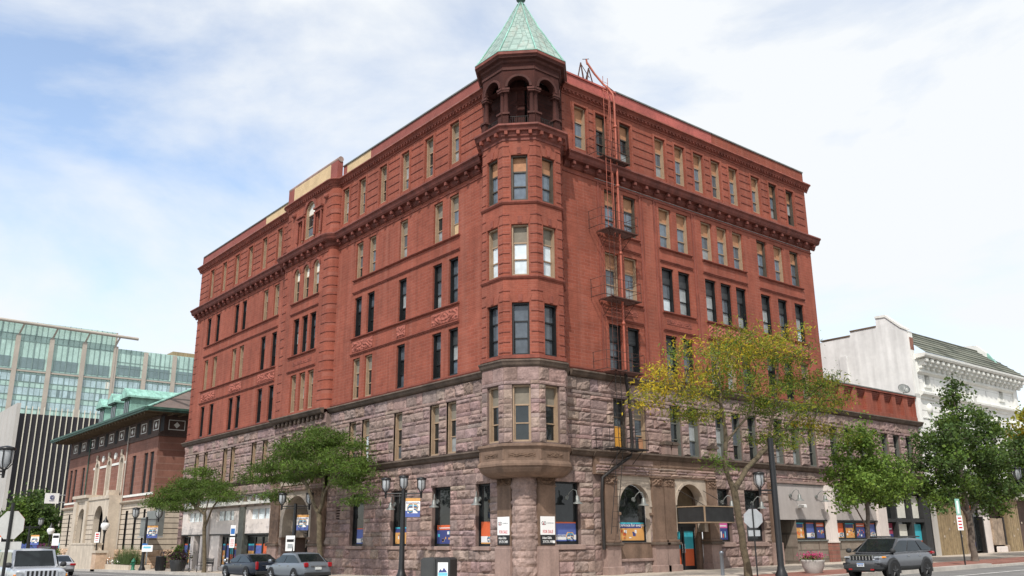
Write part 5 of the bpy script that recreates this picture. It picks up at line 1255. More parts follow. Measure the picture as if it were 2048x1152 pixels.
b.build('roof_rail', tw)
b = MB(); b.box(G, 0, 5.5, -12, -6, 50.2, 53.5, 'slab_grey'); b.build('roof_plant', tw); b = MB(); b.box(G, 46, 75, -9, -3, 46.4, 48.0, 'wood'); b.build('roof_plant', tw)
mw_ = thing("mural_hoarding", "low hoarding painted purple and blue far down the street behind the parked silver cars", "hoarding", (-100, -6, -1.2))
b = MB(); 
for k, m in enumerate(['mural_purple', 'poster_sky', 'mural_purple', 'poster_maroon', 'mural_purple', 'poster_teal', 'poster_blue', 'mural_purple', 'poster_sky']): b.box(Frame(90, (-104, 0, 0)), -16 + k * 2.6, -13.41 + k * 2.6, -.2, 0, -1.4, 1.6, m)
b.build('panels', mw_)

# ================================================================ ground
KY, KX = -3.1, 9.0         # kerb lines of the two streets
def sheet(name, xs, ys, dz, m, hole=None, kind='structure'):
    b = MB()
    for i in range(len(xs) - 1):
        for j in range(len(ys) - 1):
            if hole and hole((xs[i] + xs[i + 1]) / 2, (ys[j] + ys[j + 1]) / 2): continue
            q = [(xs[i], ys[j]), (xs[i + 1], ys[j]), (xs[i + 1], ys[j + 1]), (xs[i], ys[j + 1])]
            b.face([(x, y, gz(x, y) + dz) for x, y in q], m)
    o = b.build(name, None); o['kind'] = kind; return o
grid = [-2600, -900, -400, -250, -160, -120, -90, -60, -40, -20, 0, 20, 40, 60, 80, 100, 120, 160, 250, 400, 900, 2600]
sheet('road', grid, grid, -.18, 'asphalt')
def rng(a, c, n): return [a + (c - a) * i / n for i in range(n + 1)]
px_ = [-160] + rng(-90, 0, 18)
# pavement slabs: the L round the corner block
b = MB()
def pv(x0, x1, y0, y1, m, n=12, dz=0.0, h=.25):
    lx = x1 - x0 > y1 - y0
    for i in range(n):
        a, c = (x0 + (x1 - x0) * i / n, x0 + (x1 - x0) * (i + 1) / n) if lx else (x0, x1)
        d, e = (y0, y1) if lx else (y0 + (y1 - y0) * i / n, y0 + (y1 - y0) * (i + 1) / n)
        q = [(a, d), (c, d), (c, e), (a, e)]; top = [(x, y, gz(x, y) + dz) for x, y in q]
        b.face(top, m)
        lo = [(x, y, gz(x, y) + dz - h) for x, y in q]
        for k in range(4): b.face([lo[k], lo[(k + 1) % 4], top[(k + 1) % 4], top[k]], m)
pv(-88, 4, -2.7, .6, 'concrete', 20); pv(-.4, 6.0, .6, 70, 'concrete', 20); pv(-52, -44, .6, 6, 'concrete', 2); pv(4, 6.0, -2.7, .6, 'concrete', 1)
pavement = b.build('pavement'); pavement['kind'] = 'structure'
b = MB(); pv(6.0, 8.6, -2.7, 22.5, 'paver', 8); pv(6.0, 8.6, 27.5, 70, 'paver', 10); pv(6.0, 8.6, 22.5, 27.5, 'paver', 1)
brick_strip = b.build('brick_paving'); brick_strip['kind'] = 'structure'
b = MB(); pv(-88, 9.0, -3.1, -2.7, 'kerb', 20); pv(8.6, 9.0, -2.7, 24.8, 'kerb', 8); pv(8.6, 9.0, 24.8, 70, 'kerb', 10, -.09)
b.build('kerb')['kind'] = 'structure'
sheet('far_pavement', [-260, -200, -150, -112, -100], [-3, 10, 40], .0, 'concrete')
b = MB()
def line(x0, x1, y0, y1, n=8):
    for i in range(n):
        if x1 - x0 > y1 - y0: q = [(x0 + (x1 - x0) * i / n, y0), (x0 + (x1 - x0) * (i + 1) / n, y0), (x0 + (x1 - x0) * (i + 1) / n, y1), (x0 + (x1 - x0) * i / n, y1)]
        else: q = [(x0, y0 + (y1 - y0) * i / n), (x1, y0 + (y1 - y0) * i / n), (x1, y0 + (y1 - y0) * (i + 1) / n), (x0, y0 + (y1 - y0) * (i + 1) / n)]
        b.face([(x, y, gz(x, y) - .176) for x, y in q], 'road_paint')
line(-86, -12, -5.75, -5.6); line(11.6, 11.75, 6, 70); line(-86, -12, -9.4, -9.28); line(15.2, 15.32, 6, 70)
line(3, 3.4, -16, -4, 2); line(5.4, 5.8, -16, -4, 2)
b.build('road_markings')['kind'] = 'structure'

# ================================================================ street furniture
def lantern(parent, x, y, z, s=.88):
    """black cast lantern, glazed, wide at the shoulder and drawn in to its socket"""
    b = MB(); b.lathe((x, y, z), [(.05, -.32), (.06, -.05), (.1, 0), (.06, .02)], 'black_paint', 10)
    b.lathe((x, y, z), [(.27 * s, .62 * s), (.29 * s, .66 * s), (.27 * s, .72 * s), (.12 * s, .76 * s), (.02, .78 * s)], 'black_paint', 8)
    for k in range(6):
        t = R(60 * k + 30); c, q = math.cos(t), math.sin(t)
        b.tube([(x + .09 * s * c, y + .09 * s * q, z), (x + .24 * s * c, y + .24 * s * q, z + .2 * s), (x + .25 * s * c, y + .25 * s * q, z + .63 * s)], .018 * s, 'black_paint', 5)
    o = b.build('lantern', parent, False)
    g = MB(); g.lathe((x, y, z), [(.09 * s, .05 * s), (.21 * s, .22 * s), (.22 * s, .62 * s)], 'lamp_glass', 12); g.build('lamp_glass', o, False)
def arm(parent, p0, p1):
    b = MB(); b.tube([p0, p1], .035, 'black_paint', 8); b.tube([(p0[0], p0[1], p0[2] - .12), (p1[0], p1[1], p1[2] - .12)], .02, 'black_paint', 6); b.build('arm', parent, False)
def pole(parent, h, r0=.14, r1=.09):
    b = MB(); b.lathe((0, 0, 0), [(r0 * 1.9, 0), (r0 * 1.9, .12), (r0 * 1.3, .3), (r0, .5), (r1, h)], 'black_paint', 12); b.build('pole', parent, False)
def banner(t, F, w_=.7, h_=.88, z=2.85, u0=.12, words=True):
    b = MB(); b.box(F, u0, u0 + w_, -.01, .01, z, z + h_, 'sign_white'); b.box(F, u0, u0 + w_, -.013, .013, z + h_ * .84, z + h_, 'poster_ochre'); b.box(F, u0, u0 + w_, -.013, .013, z, z + h_ * .2, 'poster_blue'); b.box(F, u0, u0 + w_ * .14, -.0125, .0125, z, z + h_ * .33, 'poster_blue'); b.box(F, u0 + w_ * .86, u0 + w_, -.0125, .0125, z, z + h_ * .33, 'poster_blue')
    logo(b, F, u0 + w_ / 2, z + h_ * .43, w_ * .75, .022); b.build('banner', t, False)
    if words: text("Downtown", w_ * .2, 'poster_navy', F, u0 + w_ / 2, .02, z + h_ * .7, t, world=False)
    for q in (-.02, h_ + .02): b = MB(); b.tube([F(0, 0, z + q), F(u0 + w_ + .05, 0, z + q)], .015, 'black_paint', 6); b.build('banner_arm', t, False)
BF = Frame(50)      # banners hang square to the viewer across the corner
def at(x, y): return (x, y, gz(x, y) - .02)
t = thing("street_lamp", "black street lamp with three lanterns and a banner, before the stone wall", "street lamp", at(-6.3, -2.45)); pole(t, 4.15)
for dx in (-.86, 0, .86):
    if dx: arm(t, (0, 0, 3.95), BF(dx, 0, 3.95))
    q = BF(dx, 0, 0); lantern(t, q[0], q[1], 4.05 if dx else 4.15, .88)
banner(t, BF)
t = thing("street_lamp", "black street lamp with banner and parking notice, before the arched street entrance", "street lamp", at(-17.9, -2.45)); pole(t, 4.0); arm(t, (0, 0, 3.85), BF(-.8, 0, 3.85)); q = BF(-.8, 0, 0); lantern(t, q[0], q[1], 3.95); q = BF(.8, 0, 0); arm(t, (0, 0, 3.85), BF(.8, 0, 3.85)); lantern(t, q[0], q[1], 3.95); banner(t, BF, .68, .86, 2.5)
b = MB(); b.box(BF, -.42, .1, .1, .12, 1.35, 2.2, 'sign_white'); b.box(BF, -.36, .04, .12, .125, 1.85, 2.0, 'ink_black'); b.box(BF, -.3, -.02, .12, .125, 1.5, 1.75, 'galv'); b.build('notice', t, False)
t = thing("street_lamp", "two armed black street lamp with a banner in front of the old museum's near corner", "street lamp", at(-44.6, -2.45)); pole(t, 4.15)
for dx in (-.95, .95): q = BF(dx, 0, 0); arm(t, (0, 0, 3.95), BF(dx, 0, 3.95)); lantern(t, q[0], q[1], 4.05, 1.1)
banner(t, BF, .85, .95, 2.5); b = MB(); b.box(BF, -.1, .75, .12, .14, 1.45, 1.95, 'sign_white'); b.box(BF, -.1, .3, .12, .145, 1.951, 2.08, 'sign_blue'); b.box(BF, .0, .6, .141, .146, 1.7, 1.85, 'poster_sky'); b.build('notice', t, False)
t = thing("street_lamp", "tall black street lamp with one low lantern, rising into the yellowing tree", "street lamp", at(8.15, 7.0)); pole(t, 5.75, .135, .125); q = BF(-.62, 0, 0); arm(t, (0, 0, 3.55), BF(-.62, 0, 3.55)); lantern(t, q[0], q[1], 3.65, .9); b = MB(); b.tube([(0, 0, 4.9), BF(.75, 0, 5.05)], .014, 'black_paint', 5); b.build('banner_arm', t, False)
t = thing("street_lamp", "black street lamp whose single lantern shows at the left edge above the sign backs", "street lamp", (-7.15, -20.25, gz(-7, -20) - .1)); pole(t, 4.6); q = BF(.82, 0, 0); arm(t, (0, 0, 4.42), BF(.82, 0, 4.42)); lantern(t, q[0], q[1], 4.5, 1.1)
t = thing("street_lamp", "black street lamp behind the dark tree at the right edge", "street lamp", at(8.0, 33.6)); pole(t, 5.4); arm(t, (0, 0, 4.5), BF(-.5, 0, 4.5)); q = BF(-.5, 0, 0); lantern(t, q[0], q[1], 4.6, 1.1)
b = MB(); b.box(BF, -.35, .35, .15, .17, 1.9, 2.8, 'sign_white'); b.box(BF, -.35, .35, .171, .175, 2.55, 2.8, 'sign_blue'); b.build('notice', t, False)
t = thing("street_lamp", "two armed black street lamp with banner beyond the museum, in front of the far tree", "street lamp", at(-86, -2.6)); pole(t, 4.6)
for dx in (-1.2, 1.2): q = BF(dx, 0, 0); arm(t, (0, 0, 4.4), BF(dx, 0, 4.4)); lantern(t, q[0], q[1], 4.5, 1.2)
banner(t, BF, .95, 1.1, 2.4, .3, False)
def globe(x, y, lab):
    t = thing("post_lamp", lab, "lamp", (x, y, gz(x, y))); b = MB(); b.lathe((0, 0, 0), [(.25, 0), (.25, .2), (.12, .5), (.08, 3.0), (.14, 3.3), (.2, 3.4)], 'black_paint', 10); b.build('pole', t, False)
    b = MB(); b.lathe((0, 0, 3.4), [(.2, 0), (.38, .3), (.36, .55), (.2, .68)], 'sign_white', 14); b.build('globe', t, False); b = MB(); b.lathe((0, 0, 4.08), [(.26, 0), (.24, .1), (.1, .3), (.03, .55)], 'black_paint', 10); b.build('cap', t, False)
globe(-77.5, -2.2, "white globed post lamp at the left of the museum's stair"); globe(-57.8, -2.0, "white globed post lamp in front of the museum's dark arch")
# signs
def post(t, h, r=.03, m='black_paint'): b = MB(); b.tube([(0, 0, 0), (0, 0, h)], r, m, 8); b.build('post', t, False)
def octo(t, F, z, r, m, back, w=.04, name='plate'):
    b = MB(); b.prism(F, [(r * math.cos(R(22.5 + 45 * k)), z + r * math.sin(R(22.5 + 45 * k))) for k in range(8)], w, w + .004, m); b.prism(F, [(r * .985 * math.cos(R(22.5 + 45 * k)), z + r * .985 * math.sin(R(22.5 + 45 * k))) for k in range(8)], w + .0041, w + .008, back); b.build(name, t, False)
t = thing("stop_sign", "grey back of a stop sign on a black post, close at the left edge", "sign", (1.62, -20.66, gz(1, -20) - .1)); post(t, 2.9, .045)
NF = Frame(48 + 180); octo(t, NF, 2.28, .42, 'sign_red', 'sign_white'); b = MB(); b.box(NF, -.38, .3, .045, .055, 1.6, 1.82, 'sign_back'); b.build('under_plate', t, False)
b = MB(); b.prism(Frame(48), [(.418 * math.cos(R(22.5 + 45 * k)), 2.28 + .418 * math.sin(R(22.5 + 45 * k))) for k in range(8)], -.039, -.03, 'sign_back'); b.build('back_plate', t, False)
t = thing("stop_sign", "grey back of a stop sign before the avenue windows, black post", "sign", (8.4, 5.0, gz(8.4, 5) - .05)); post(t, 3.05)
NF = Frame(30 + 180); octo(t, NF, 2.42, .40, 'sign_red', 'sign_white'); b = MB(); b.prism(Frame(30), [(.398 * math.cos(R(22.5 + 45 * k)), 2.42 + .398 * math.sin(R(22.5 + 45 * k))) for k in range(8)], -.039, -.03, 'galv'); b.build('back_plate', t, False)
b = MB(); b.box(Frame(30), -.23, .23, -.05, -.035, 1.72, 1.95, 'galv'); b.build('under_plate', t, False)
t = thing("stop_sign", "small red stop sign facing the camera far down the street at the left", "sign", (-64.3, -8.6, gz(-64, -8) - .1)); post(t, 2.6, .05); octo(t, Frame(55), 1.75, .42, 'sign_white', 'sign_red', .06); text("STOP", .3, 'sign_white', Frame(55), 0, .075, 1.65, t, stretch=.75, world=False)
t = thing("parking_sign", "narrow parking sign with a blue green blade on a black post, right kerb", "sign", at(8.75, 22.3)); post(t, 3.3, .04); b = MB(); b.box(Frame(60), -.16, .16, .04, .05, 1.75, 2.5, 'sign_white'); [b.box(Frame(60), -.1, .1, .05, .054, 1.85 + .16 * k, 1.92 + .16 * k, 'ink_red') for k in range(4)]; b.build('plate', t, False); b = MB(); b.box(Frame(60), -.13, .13, .04, .05, 2.52, 3.35, 'copper'); b.box(Frame(60), -.05, .05, .05, .054, 2.6, 3.25, 'sign_white'); b.build('blade', t, False)
t = thing("parking_sign", "blue disabled parking sign above a small notice, beside the navy sedan", "sign", at(-26.2, -2.7)); post(t, 3.0); b = MB(); b.box(BF, -.16, .16, .04, .05, 2.35, 3.0, 'sign_white'); b.box(BF, -.13, .13, .05, .055, 2.45, 2.8, 'sign_blue'); b.build('plate', t, False); b = MB(); b.box(BF, -.17, .17, .04, .05, 1.6, 2.25, 'sign_white'); [b.box(BF, -.11, .11, .05, .055, 1.7 + .12 * k, 1.74 + .12 * k, 'ink_red') for k in range(4)]; b.build('notice', t, False)
t = thing("parking_sign", "small parking notice on a thin post by the museum stair, left of the planting bed", "sign", at(-56.9, -2.8)); post(t, 3.2, .05); b = MB(); b.box(BF, -.22, .22, .06, .08, 2.3, 3.2, 'sign_white'); [b.box(BF, -.14, .14, .08, .085, 2.45 + .17 * k, 2.49 + .2 * k, 'ink_red') for k in range(4)]; b.build('plate', t, False)
t = thing("parking_sign", "white notice on a dark post left of the museum's stair wall", "sign", at(-72.0, -2.8)); post(t, 3.2, .06); b = MB(); b.box(BF, -.36, .36, .08, .1, 2.2, 3.4, 'sign_white'); b.box(BF, -.3, .3, .1, .105, 2.95, 3.2, 'ink_black'); b.build('plate', t, False)
t = thing("street_name_sign", "green street name blade with a banner board behind the small stop sign at far left", "sign", (-70, -8.6, gz(-70, -8))); post(t, 3.2, .05); b = MB(); b.box(BF, -.2, 1.3, .05, .08, 1.75, 2.05, 'sign_green'); b.build('blade', t, False); b = MB(); b.box(BF, -.7, .5, .06, .1, 2.1, 3.2, 'sign_white'); b.box(BF, -.7, .5, .1, .105, 3.0, 3.2, 'poster_orange'); b.build('board', t, False)
# bins, planters, bollard, hydrant, bench
t = thing("waste_bin", "grey double litter bin with a round top and a mountain poster on the corner pavement", "bin", at(-3.7, -2.1), R(35))
b = MB(); L_ = Frame(0)
for u0, u1 in ((-.7, -.03), (.0, .7)):
    b.box(L_, u0, u1, -.5, .45, 0, .86, 'bin_grey' if u0 < -.5 else 'cladding'); b.prism(L_, [(u0, .86), (u1, .86), (u1, .9), (u1 - .12, .985), (u0 + .12, .985), (u0, .9)], -.5, .45, 'bin_grey' if u0 < -.5 else 'cladding')
b.box(L_, -.64, -.1, .45, .47, .1, .8, 'bin_grey'); b.build('body', t, False)
b = MB(); b.box(L_, .12, .6, .452, .465, .1, .78, 'sign_white'); b.prism(L_, [(.15, .35), (.24, .5), (.33, .42), (.41, .56), (.5, .45), (.57, .36)], .465, .468, 'poster_navy'); b.box(L_, .14, .58, .465, .467, .2, .34, 'poster_sky'); b.box(L_, .15, .3, .468, .47, .12, .19, 'poster_pink'); b.build('poster', t, False)
def leaves(b, c, r, n, ms, s=.1, up=.4, zmin=None):
    for i in range(n):
        p = Vector((random.gauss(0, r[0] * .5), random.gauss(0, r[1] * .5), random.gauss(0, r[2] * .5))) + Vector(c)
        if zmin is not None: p.z = max(p.z, zmin)
        leaf(b, p, s * random.uniform(.6, 1.4), random.choice(ms), up)
def leaf(b, p, s, m, up=.4, asp=.5):
    n = Vector((random.gauss(0, 1), random.gauss(0, 1), random.gauss(0, 1) + up)).normalized(); a = n.orthogonal().normalized(); a = (Matrix.Rotation(random.uniform(0, 6.28), 3, n) @ a); c = n.cross(a)
    k = random.uniform(.65, 1.35); q = random.uniform(.9, 1.1)
    b.face([p - a * s, p - c * s * asp, p + a * s, p + c * s * asp], m, (k * q, k, k / q))
t = thing("flower_planter", "round grey concrete planter full of pink flowers on the avenue pavement", "planter", at(7.3, 10.7)); b = MB(); b.lathe((0, 0, 0), [(.32, 0), (.36, .06), (.47, .3), (.5, .52), (.52, .58), (.47, .6), (.45, .54)], 'concrete_pot', 24); b.build('pot', t, False)
b = MB(); b.lathe((0, 0, .5), [(.46, 0), (0, .02)], 'soil', 16); leaves(b, (0, 0, .66), (.42, .42, .14), 500, ['leaf_green', 'leaf_locust'], .05); b.build('foliage', t, False); b = MB(); leaves(b, (0, 0, .76), (.5, .5, .17), 650, ['flower_pink'], .035, 1.0, .56); b.build('flowers', t, False, kind='stuff')
t = thing("plant_tub", "dark tub of purple and green plants left of the bench by the shop front", "planter", at(-37.5, -2.1)); b = MB(); b.lathe((0, 0, 0), [(.45, 0), (.55, .4), (.62, .8), (.6, .84), (.55, .78)], 'cladding', 20); b.build('pot', t, False); b = MB(); leaves(b, (0, 0, 1.1), (.75, .75, .45), 900, ['purple_leaf', 'purple_leaf', 'leaf_dark'], .08); leaves(b, (0, 0, 1.5), (.3, .3, .4), 200, ['leaf_green'], .1); b.build('foliage', t, False)
t = thing("litter_bin", "black slatted litter bin on the pavement near the museum corner lamp", "bin", at(-41.0, -2.2)); b = MB(); b.lathe((0, 0, 0), [(.36, 0), (.36, 1.0), (.4, 1.05), (.38, 1.1)], 'black_paint', 18); 
for k in range(18): b.tube([(.37 * math.cos(k * .349), .37 * math.sin(k * .349), .08), (.37 * math.cos(k * .349), .37 * math.sin(k * .349), 1.0)], .02, 'black_paint', 5)
b.build('body', t, False); b = MB(); b.tube([(.34 * math.cos(k * .2618), .05, 1.1 + .32 * math.sin(k * .2618)) for k in range(13)], .03, 'black_paint', 6); b.build('lid', t, False)
t = thing("bench", "dark metal bench on the pavement under the left locust tree", "bench", at(-32.8, -1.9)); L_ = Frame(0)
b = MB(); [b.box(L_, -.9, .9, -.25 + .1 * k, -.17 + .1 * k, .43, .46, 'black_paint') for k in range(5)]; b.build('seat', t, False)
b = MB(); [b.box(L_, -.9, .9, -.32, -.29, .55 + .1 * k, .62 + .1 * k, 'black_paint') for k in range(4)]; [b.tube([(u, .3, .4), (u, .32, .98)], .025, 'black_paint', 6) for u in (-.85, .85)]; b.build('backrest', t, False)
for u in (-.8, .8): b = MB(); b.tube([(u, -.22, 0), (u, -.2, .66), (u, .25, .66), (u, .28, 0)], .03, 'black_paint', 6); b.build('leg', t, False)
t = thing("bicycle_rack", "thin dark scooter shaped rack left of the bench, beside the plant tub", "bicycle rack", at(-35.4, -2.2)); b = MB(); b.tube([(-.75, 0, .12), (.3, 0, .14), (.55, 0, .3), (.5, 0, 1.1)], .035, 'black_paint', 8); b.build('frame', t, False)
for u in (-.7, .6): b = MB(); b.tube([(u + .12 * math.cos(k * .5236), 0, .13 + .12 * math.sin(k * .5236)) for k in range(13)], .025, 'tyre', 6); b.build('wheel', t, False)
b = MB(); b.tube([(.48, -.22, 1.12), (.48, .22, 1.12)], .025, 'black_paint', 6); b.build('handlebar', t, False)
t = thing("hydrant", "green fire hydrant on the pavement in front of the museum", "hydrant", at(-46.9, -2.45)); b = MB(); b.lathe((0, 0, 0), [(.2, 0), (.2, .06), (.13, .09), (.13, .62), (.18, .64), (.18, .7), (.15, .74), (.1, .86), (.04, .9), (.04, .96)], 'hydrant_green', 14); b.build('body', t, False)
for a in (0, 180, 270): b = MB(); c, s_ = math.cos(R(a)), math.sin(R(a)); b.tube([(.1 * c, .1 * s_, .5), (.22 * c, .22 * s_, .5)], .075 if a == 270 else .055, 'hydrant_green', 10); b.build('outlet', t, False)
t = thing("bollard", "plain blue grey bollard before the avenue doorway", "bollard", at(5.2, 6.9)); b = MB(); b.lathe((0, 0, 0), [(.085, 0), (.085, .92), (.1, .93), (.1, 1.0), (.05, 1.06)], 'paint_steel', 14); b.build('post', t, False)
# planting bed at the museum
t = thing("planting_bed", "stone edged bed with tall grasses and white flowers before the old museum", "planting bed", (-56, -1.4, gz(-56, -1.4)))
b = MB(); b.box(FL, -55.4, -48.6, .5, 2.3, -1.2, -.2, 'museum_stone'); b.box(FL, -55.2, -48.8, .6, 2.2, -.2, -.17, 'soil'); b.build('edging', t)
b = MB()
for i in range(900):
    x, y = random.gauss(-51.9, 1.2), random.uniform(-2.1, -.7); h = random.uniform(.7, 2.0) * (1 - .15 * abs(x + 51.9)); dx, dy = random.gauss(0, .45), random.gauss(0, .3); p = Vector((x, y, -.17)); k = random.uniform(.6, 1.4)
    if not -55 < x < -49 or h < .3: continue
    b.face([p, p + Vector((.07, 0, 0)), p + Vector((dx, dy, h))], 'grass_blade', (k, k, k))
b.build('grasses', t, kind='stuff'); b = MB(); leaves(b, (-54.0, -1.6, .0), (1.3, .7, .3), 300, ['flower_white', 'leaf_green', 'flower_white'], .09); b.build('flowers', t, kind='stuff')
t = thing("shrub", "low rounded green shrub by the museum's stair on the left", "shrub", (-76.8, -2.0, -.8)); b = MB(); leaves(b, (0, 0, .9), (1.8, .9, 1.0), 900, ['leaf_green', 'leaf_dark'], .14); b.build('foliage', t, False)

# ================================================================ cars
def car(name, label, cat, loc, head, S):
    """heading +x. S: L W H wheelbase, profile tables and colours"""
    t = thing(name, label, cat, loc, R(head))
    L, W, H, wb_, wr = S['L'], S['W'], S['H'], S['wb'], S['wr']; hw = W / 2; P = S['paint']; low = S.get('clad', P); Fw = Frame(0)
    b = MB(); rings = []
    for x, k, zb, zt in S['body']:
        y = hw * k; zm = zb + (zt - zb) * .5
        half = [(y * .82, zb), (y * .965, zb + .07), (y * .985, zb + .2), (y, zm), (y * .985, zm + (zt - zm) * .55), (y * .94, zt - .035), (y * .84, zt)]
        rings.append([(x, -a, z) for a, z in half] + [(x, 0, zt + .02)] + [(x, a, z) for a, z in reversed(half)])
    n = len(rings[0]); vs = [p for r_ in rings for p in r_]
    for i in range(len(rings) - 1):
        for k in range(n):
            k2 = (k + 1) % n; m = low if k in (0, 1, n - 3, n - 2, n - 1) and 'clad' in S else P
            b.face([vs[i * n + k], vs[i * n + k2], vs[(i + 1) * n + k2], vs[(i + 1) * n + k]][::-1], m, smooth=False)
    b.face(rings[0], P); b.face(rings[-1][::-1], P)
    body = b.build('body', t, False)
    sub = body.modifiers.new('weld', 'WELD'); sub.merge_threshold = .001
    sm = body.modifiers.new('smooth', 'SUBSURF'); sm.levels = sm.render_levels = 2
    for p in body.data.polygons: p.use_smooth = True
    # cabin
    xa, xr0, xr1, xc = S['cabin']; zb, zt = S['belt'], H; yb, yt = hw * .90, hw * S.get('tuck', .74); zr = S.get('belt_r', zb)
    c = MB(); cur = []
    def sect(x, z, y): return [(x, -y, z), (x, -y * .6, z + .03 * (z - zb)), (x, y * .6, z + .03 * (z - zb)), (x, y, z)]
    xs = [(xa, zb, yb), (xr0, zt - .03, yt), ((xr0 + xr1) / 2, zt, yt + .01), (xr1, zt - .05, yt - .01), (xc, zr, yb * .95)]
    q = [sect(*s) for s in xs]
    for i in range(4):
        for k in range(3): c.face([q[i][k], q[i][k + 1], q[i + 1][k + 1], q[i + 1][k]], P)
    for s in (0, 3):
        pl = [q[i][s] for i in range(5)]; 
        mid = (0.5 * (xa + xc), -yb if s == 0 else yb, zb - .06)
        pts_ = [(xa, pl[0][1], zb - .06)] + pl + [(xc, pl[4][1], zr - .06)]
        c.face(pts_ if s == 3 else pts_[::-1], P)
    cab = c.build('cabin', t, False); bv = cab.modifiers.new('bevel', 'BEVEL'); bv.width = .07; bv.segments = 3
    def lerp(a, d, f): return tuple(a[k] + (d[k] - a[k]) * f for k in range(3))
    def pane(nm, q4, mm='car_glass', ix=.07, iz0=.1, iz1=.12, off=.012):
        A, B, C_, D = q4   # bottom a, bottom b, top b, top a
        pts_ = [lerp(lerp(A, B, ix), lerp(D, C_, ix), iz0), lerp(lerp(A, B, 1 - ix), lerp(D, C_, 1 - ix), iz0), lerp(lerp(A, B, 1 - ix), lerp(D, C_, 1 - ix), 1 - iz1), lerp(lerp(A, B, ix), lerp(D, C_, ix), 1 - iz1)]
        nrm = (Vector(pts_[1]) - Vector(pts_[0])).cross(Vector(pts_[3]) - Vector(pts_[0])).normalized() * off
        g = MB(); a = [tuple(Vector(p) + nrm) for p in pts_]; d = [tuple(Vector(p) - nrm) for p in pts_]
        g.face(a, mm); [g.face([d[k], d[(k + 1) % 4], a[(k + 1) % 4], a[k]], mm) for k in range(4)]; g.build(nm, t, False)
    pane('windscreen', (q[0][0], q[0][3], q[1][3], q[1][0]), iz0=.06, iz1=.08, off=.045); pane('rear_window', (q[4][3], q[4][0], q[3][0], q[3][3]), iz0=.1, iz1=.1, off=.045)
    for s, sg in ((0, -1), (3, 1)):
        A, D = q[0][s], q[1][s]; E_, C_ = q[4][s], q[3][s]; n_ = S.get('side', 2)
        zt_ = zt - .11; zb_ = zb + .03
        def xz(f_, top):     # x along the belt / roof rail
            return (xa + .32 + (xc - .1 - xa - .32) * f_) if not top else (xr0 + .03 + (xr1 + .02 - xr0 - .03) * f_)
        cuts = S.get('cuts', [0, .46, 1])
        for k in range(len(cuts) - 1):
            f0, f1 = cuts[k] + .015, cuts[k + 1] - .015
            yb2, yt2 = sg * (yb + .014), sg * (yt + (yb - yt) * .08 / max(.3, zt - zb) + .026)
            quad_ = [(xz(f0, 0), yb2, zb_ + (zr - zb) * f0), (xz(f1, 0), yb2, zb_ + (zr - zb) * f1), (xz(f1, 1), yt2, zt_), (xz(f0, 1), yt2, zt_)]
            g = MB(); g.face(quad_ if sg < 0 else quad_[::-1], 'car_glass'); g.build('side_window', t, False)
        g = MB(); mx = xa - .25 + .1 if False else xa + .28; 
        g.lathe((mx, sg * (hw + .03), zb + .02), [(.02, -.02), (.1, .0), (.12, .08), (.09, .15), (.02, .17)], S.get('mirror', P), 10); g.build('mirror', t, False)
        for fx in S.get('handles', []): g = MB(); g.box(Fw, fx - .1, fx + .1, -sg * (hw - .02) - .02, -sg * (hw - .02) + .02, zb - .14, zb - .1, 'chrome'); g.build('door_handle', t, False)
        # wheels and arches
        for x in (wb_ / 2 + S.get('wx', 0), -wb_ / 2 + S.get('wx', 0)):
            g = MB(); ym = sg * (hw - .005)
            prof_ = [(wr * .58, -.11), (wr * .9, -.115), (wr, -.08), (wr, .08), (wr * .9, .115), (wr * .58, .11)]
            vsx = []; N = 22
            for r_, w_ in prof_:
                for k in range(N): a = 2 * math.pi * k / N; vsx.append((x + r_ * math.cos(a), ym - sg * .1 + w_, wr + r_ * math.sin(a)))
            g.mesh_add(vsx, [(j * N + k, j * N + (k + 1) % N, (j + 1) * N + (k + 1) % N, (j + 1) * N + k) for j in range(5) for k in range(N)], 'tyre')
            whl = g.build('wheel', t, False)
            g = MB(); yo = ym - sg * .1 + sg * .095
            g.face([(x + wr * .6 * math.cos(2 * math.pi * k / N), yo - sg * .05, wr + wr * .6 * math.sin(2 * math.pi * k / N)) for k in range(N)][::(1 if sg < 0 else -1)], 'rim_dark')
            for k in range(5):
                a = 2 * math.pi * k / 5 + .3; g.tube([(x, yo, wr), (x + wr * .6 * math.cos(a), yo - sg * .01, wr + wr * .6 * math.sin(a))], [.06, .045], S.get('rim', 'rim'), 6)
            vsx = []
            for r_, w_ in ((wr * .6, -.01), (wr * .56, .012), (wr * .5, 0)):
                for k in range(N): a = 2 * math.pi * k / N; vsx.append((x + r_ * math.cos(a), yo + sg * w_, wr + r_ * math.sin(a)))
            g.mesh_add(vsx, [(j * N + k, j * N + (k + 1) % N, (j + 1) * N + (k + 1) % N, (j + 1) * N + k) for j in range(2) for k in range(N)], S.get('rim', 'rim')); g.build('rim', whl, False)
            g = MB(); ra = wr + .075; am_ = 'cladding' if 'clad' in S else 'ink_black'; N2 = 14; y0_ = sg * (hw * .6); y1_ = sg * (hw + .012)
            ar = [(x + ra * math.cos(math.pi * k / N2 * 1.12 - .19), wr + ra * math.sin(math.pi * k / N2 * 1.12 - .19)) for k in range(N2 + 1)]
            g.face([(p[0], y1_ - sg * .008, p[1]) for p in ar], 'ink_black')
            if 'clad' in S:
                a2 = [(x + (ra + .09) * math.cos(math.pi * k / N2 * 1.12 - .19), wr + (ra + .09) * math.sin(math.pi * k / N2 * 1.12 - .19)) for k in range(N2 + 1)]
                for k in range(N2): g.face([(ar[k][0], y1_, ar[k][1]), (ar[k + 1][0], y1_, ar[k + 1][1]), (a2[k + 1][0], y1_ - sg * .03, a2[k + 1][1]), (a2[k][0], y1_ - sg * .03, a2[k][1])], 'cladding')
            g.build('wheel_arch', t, False)
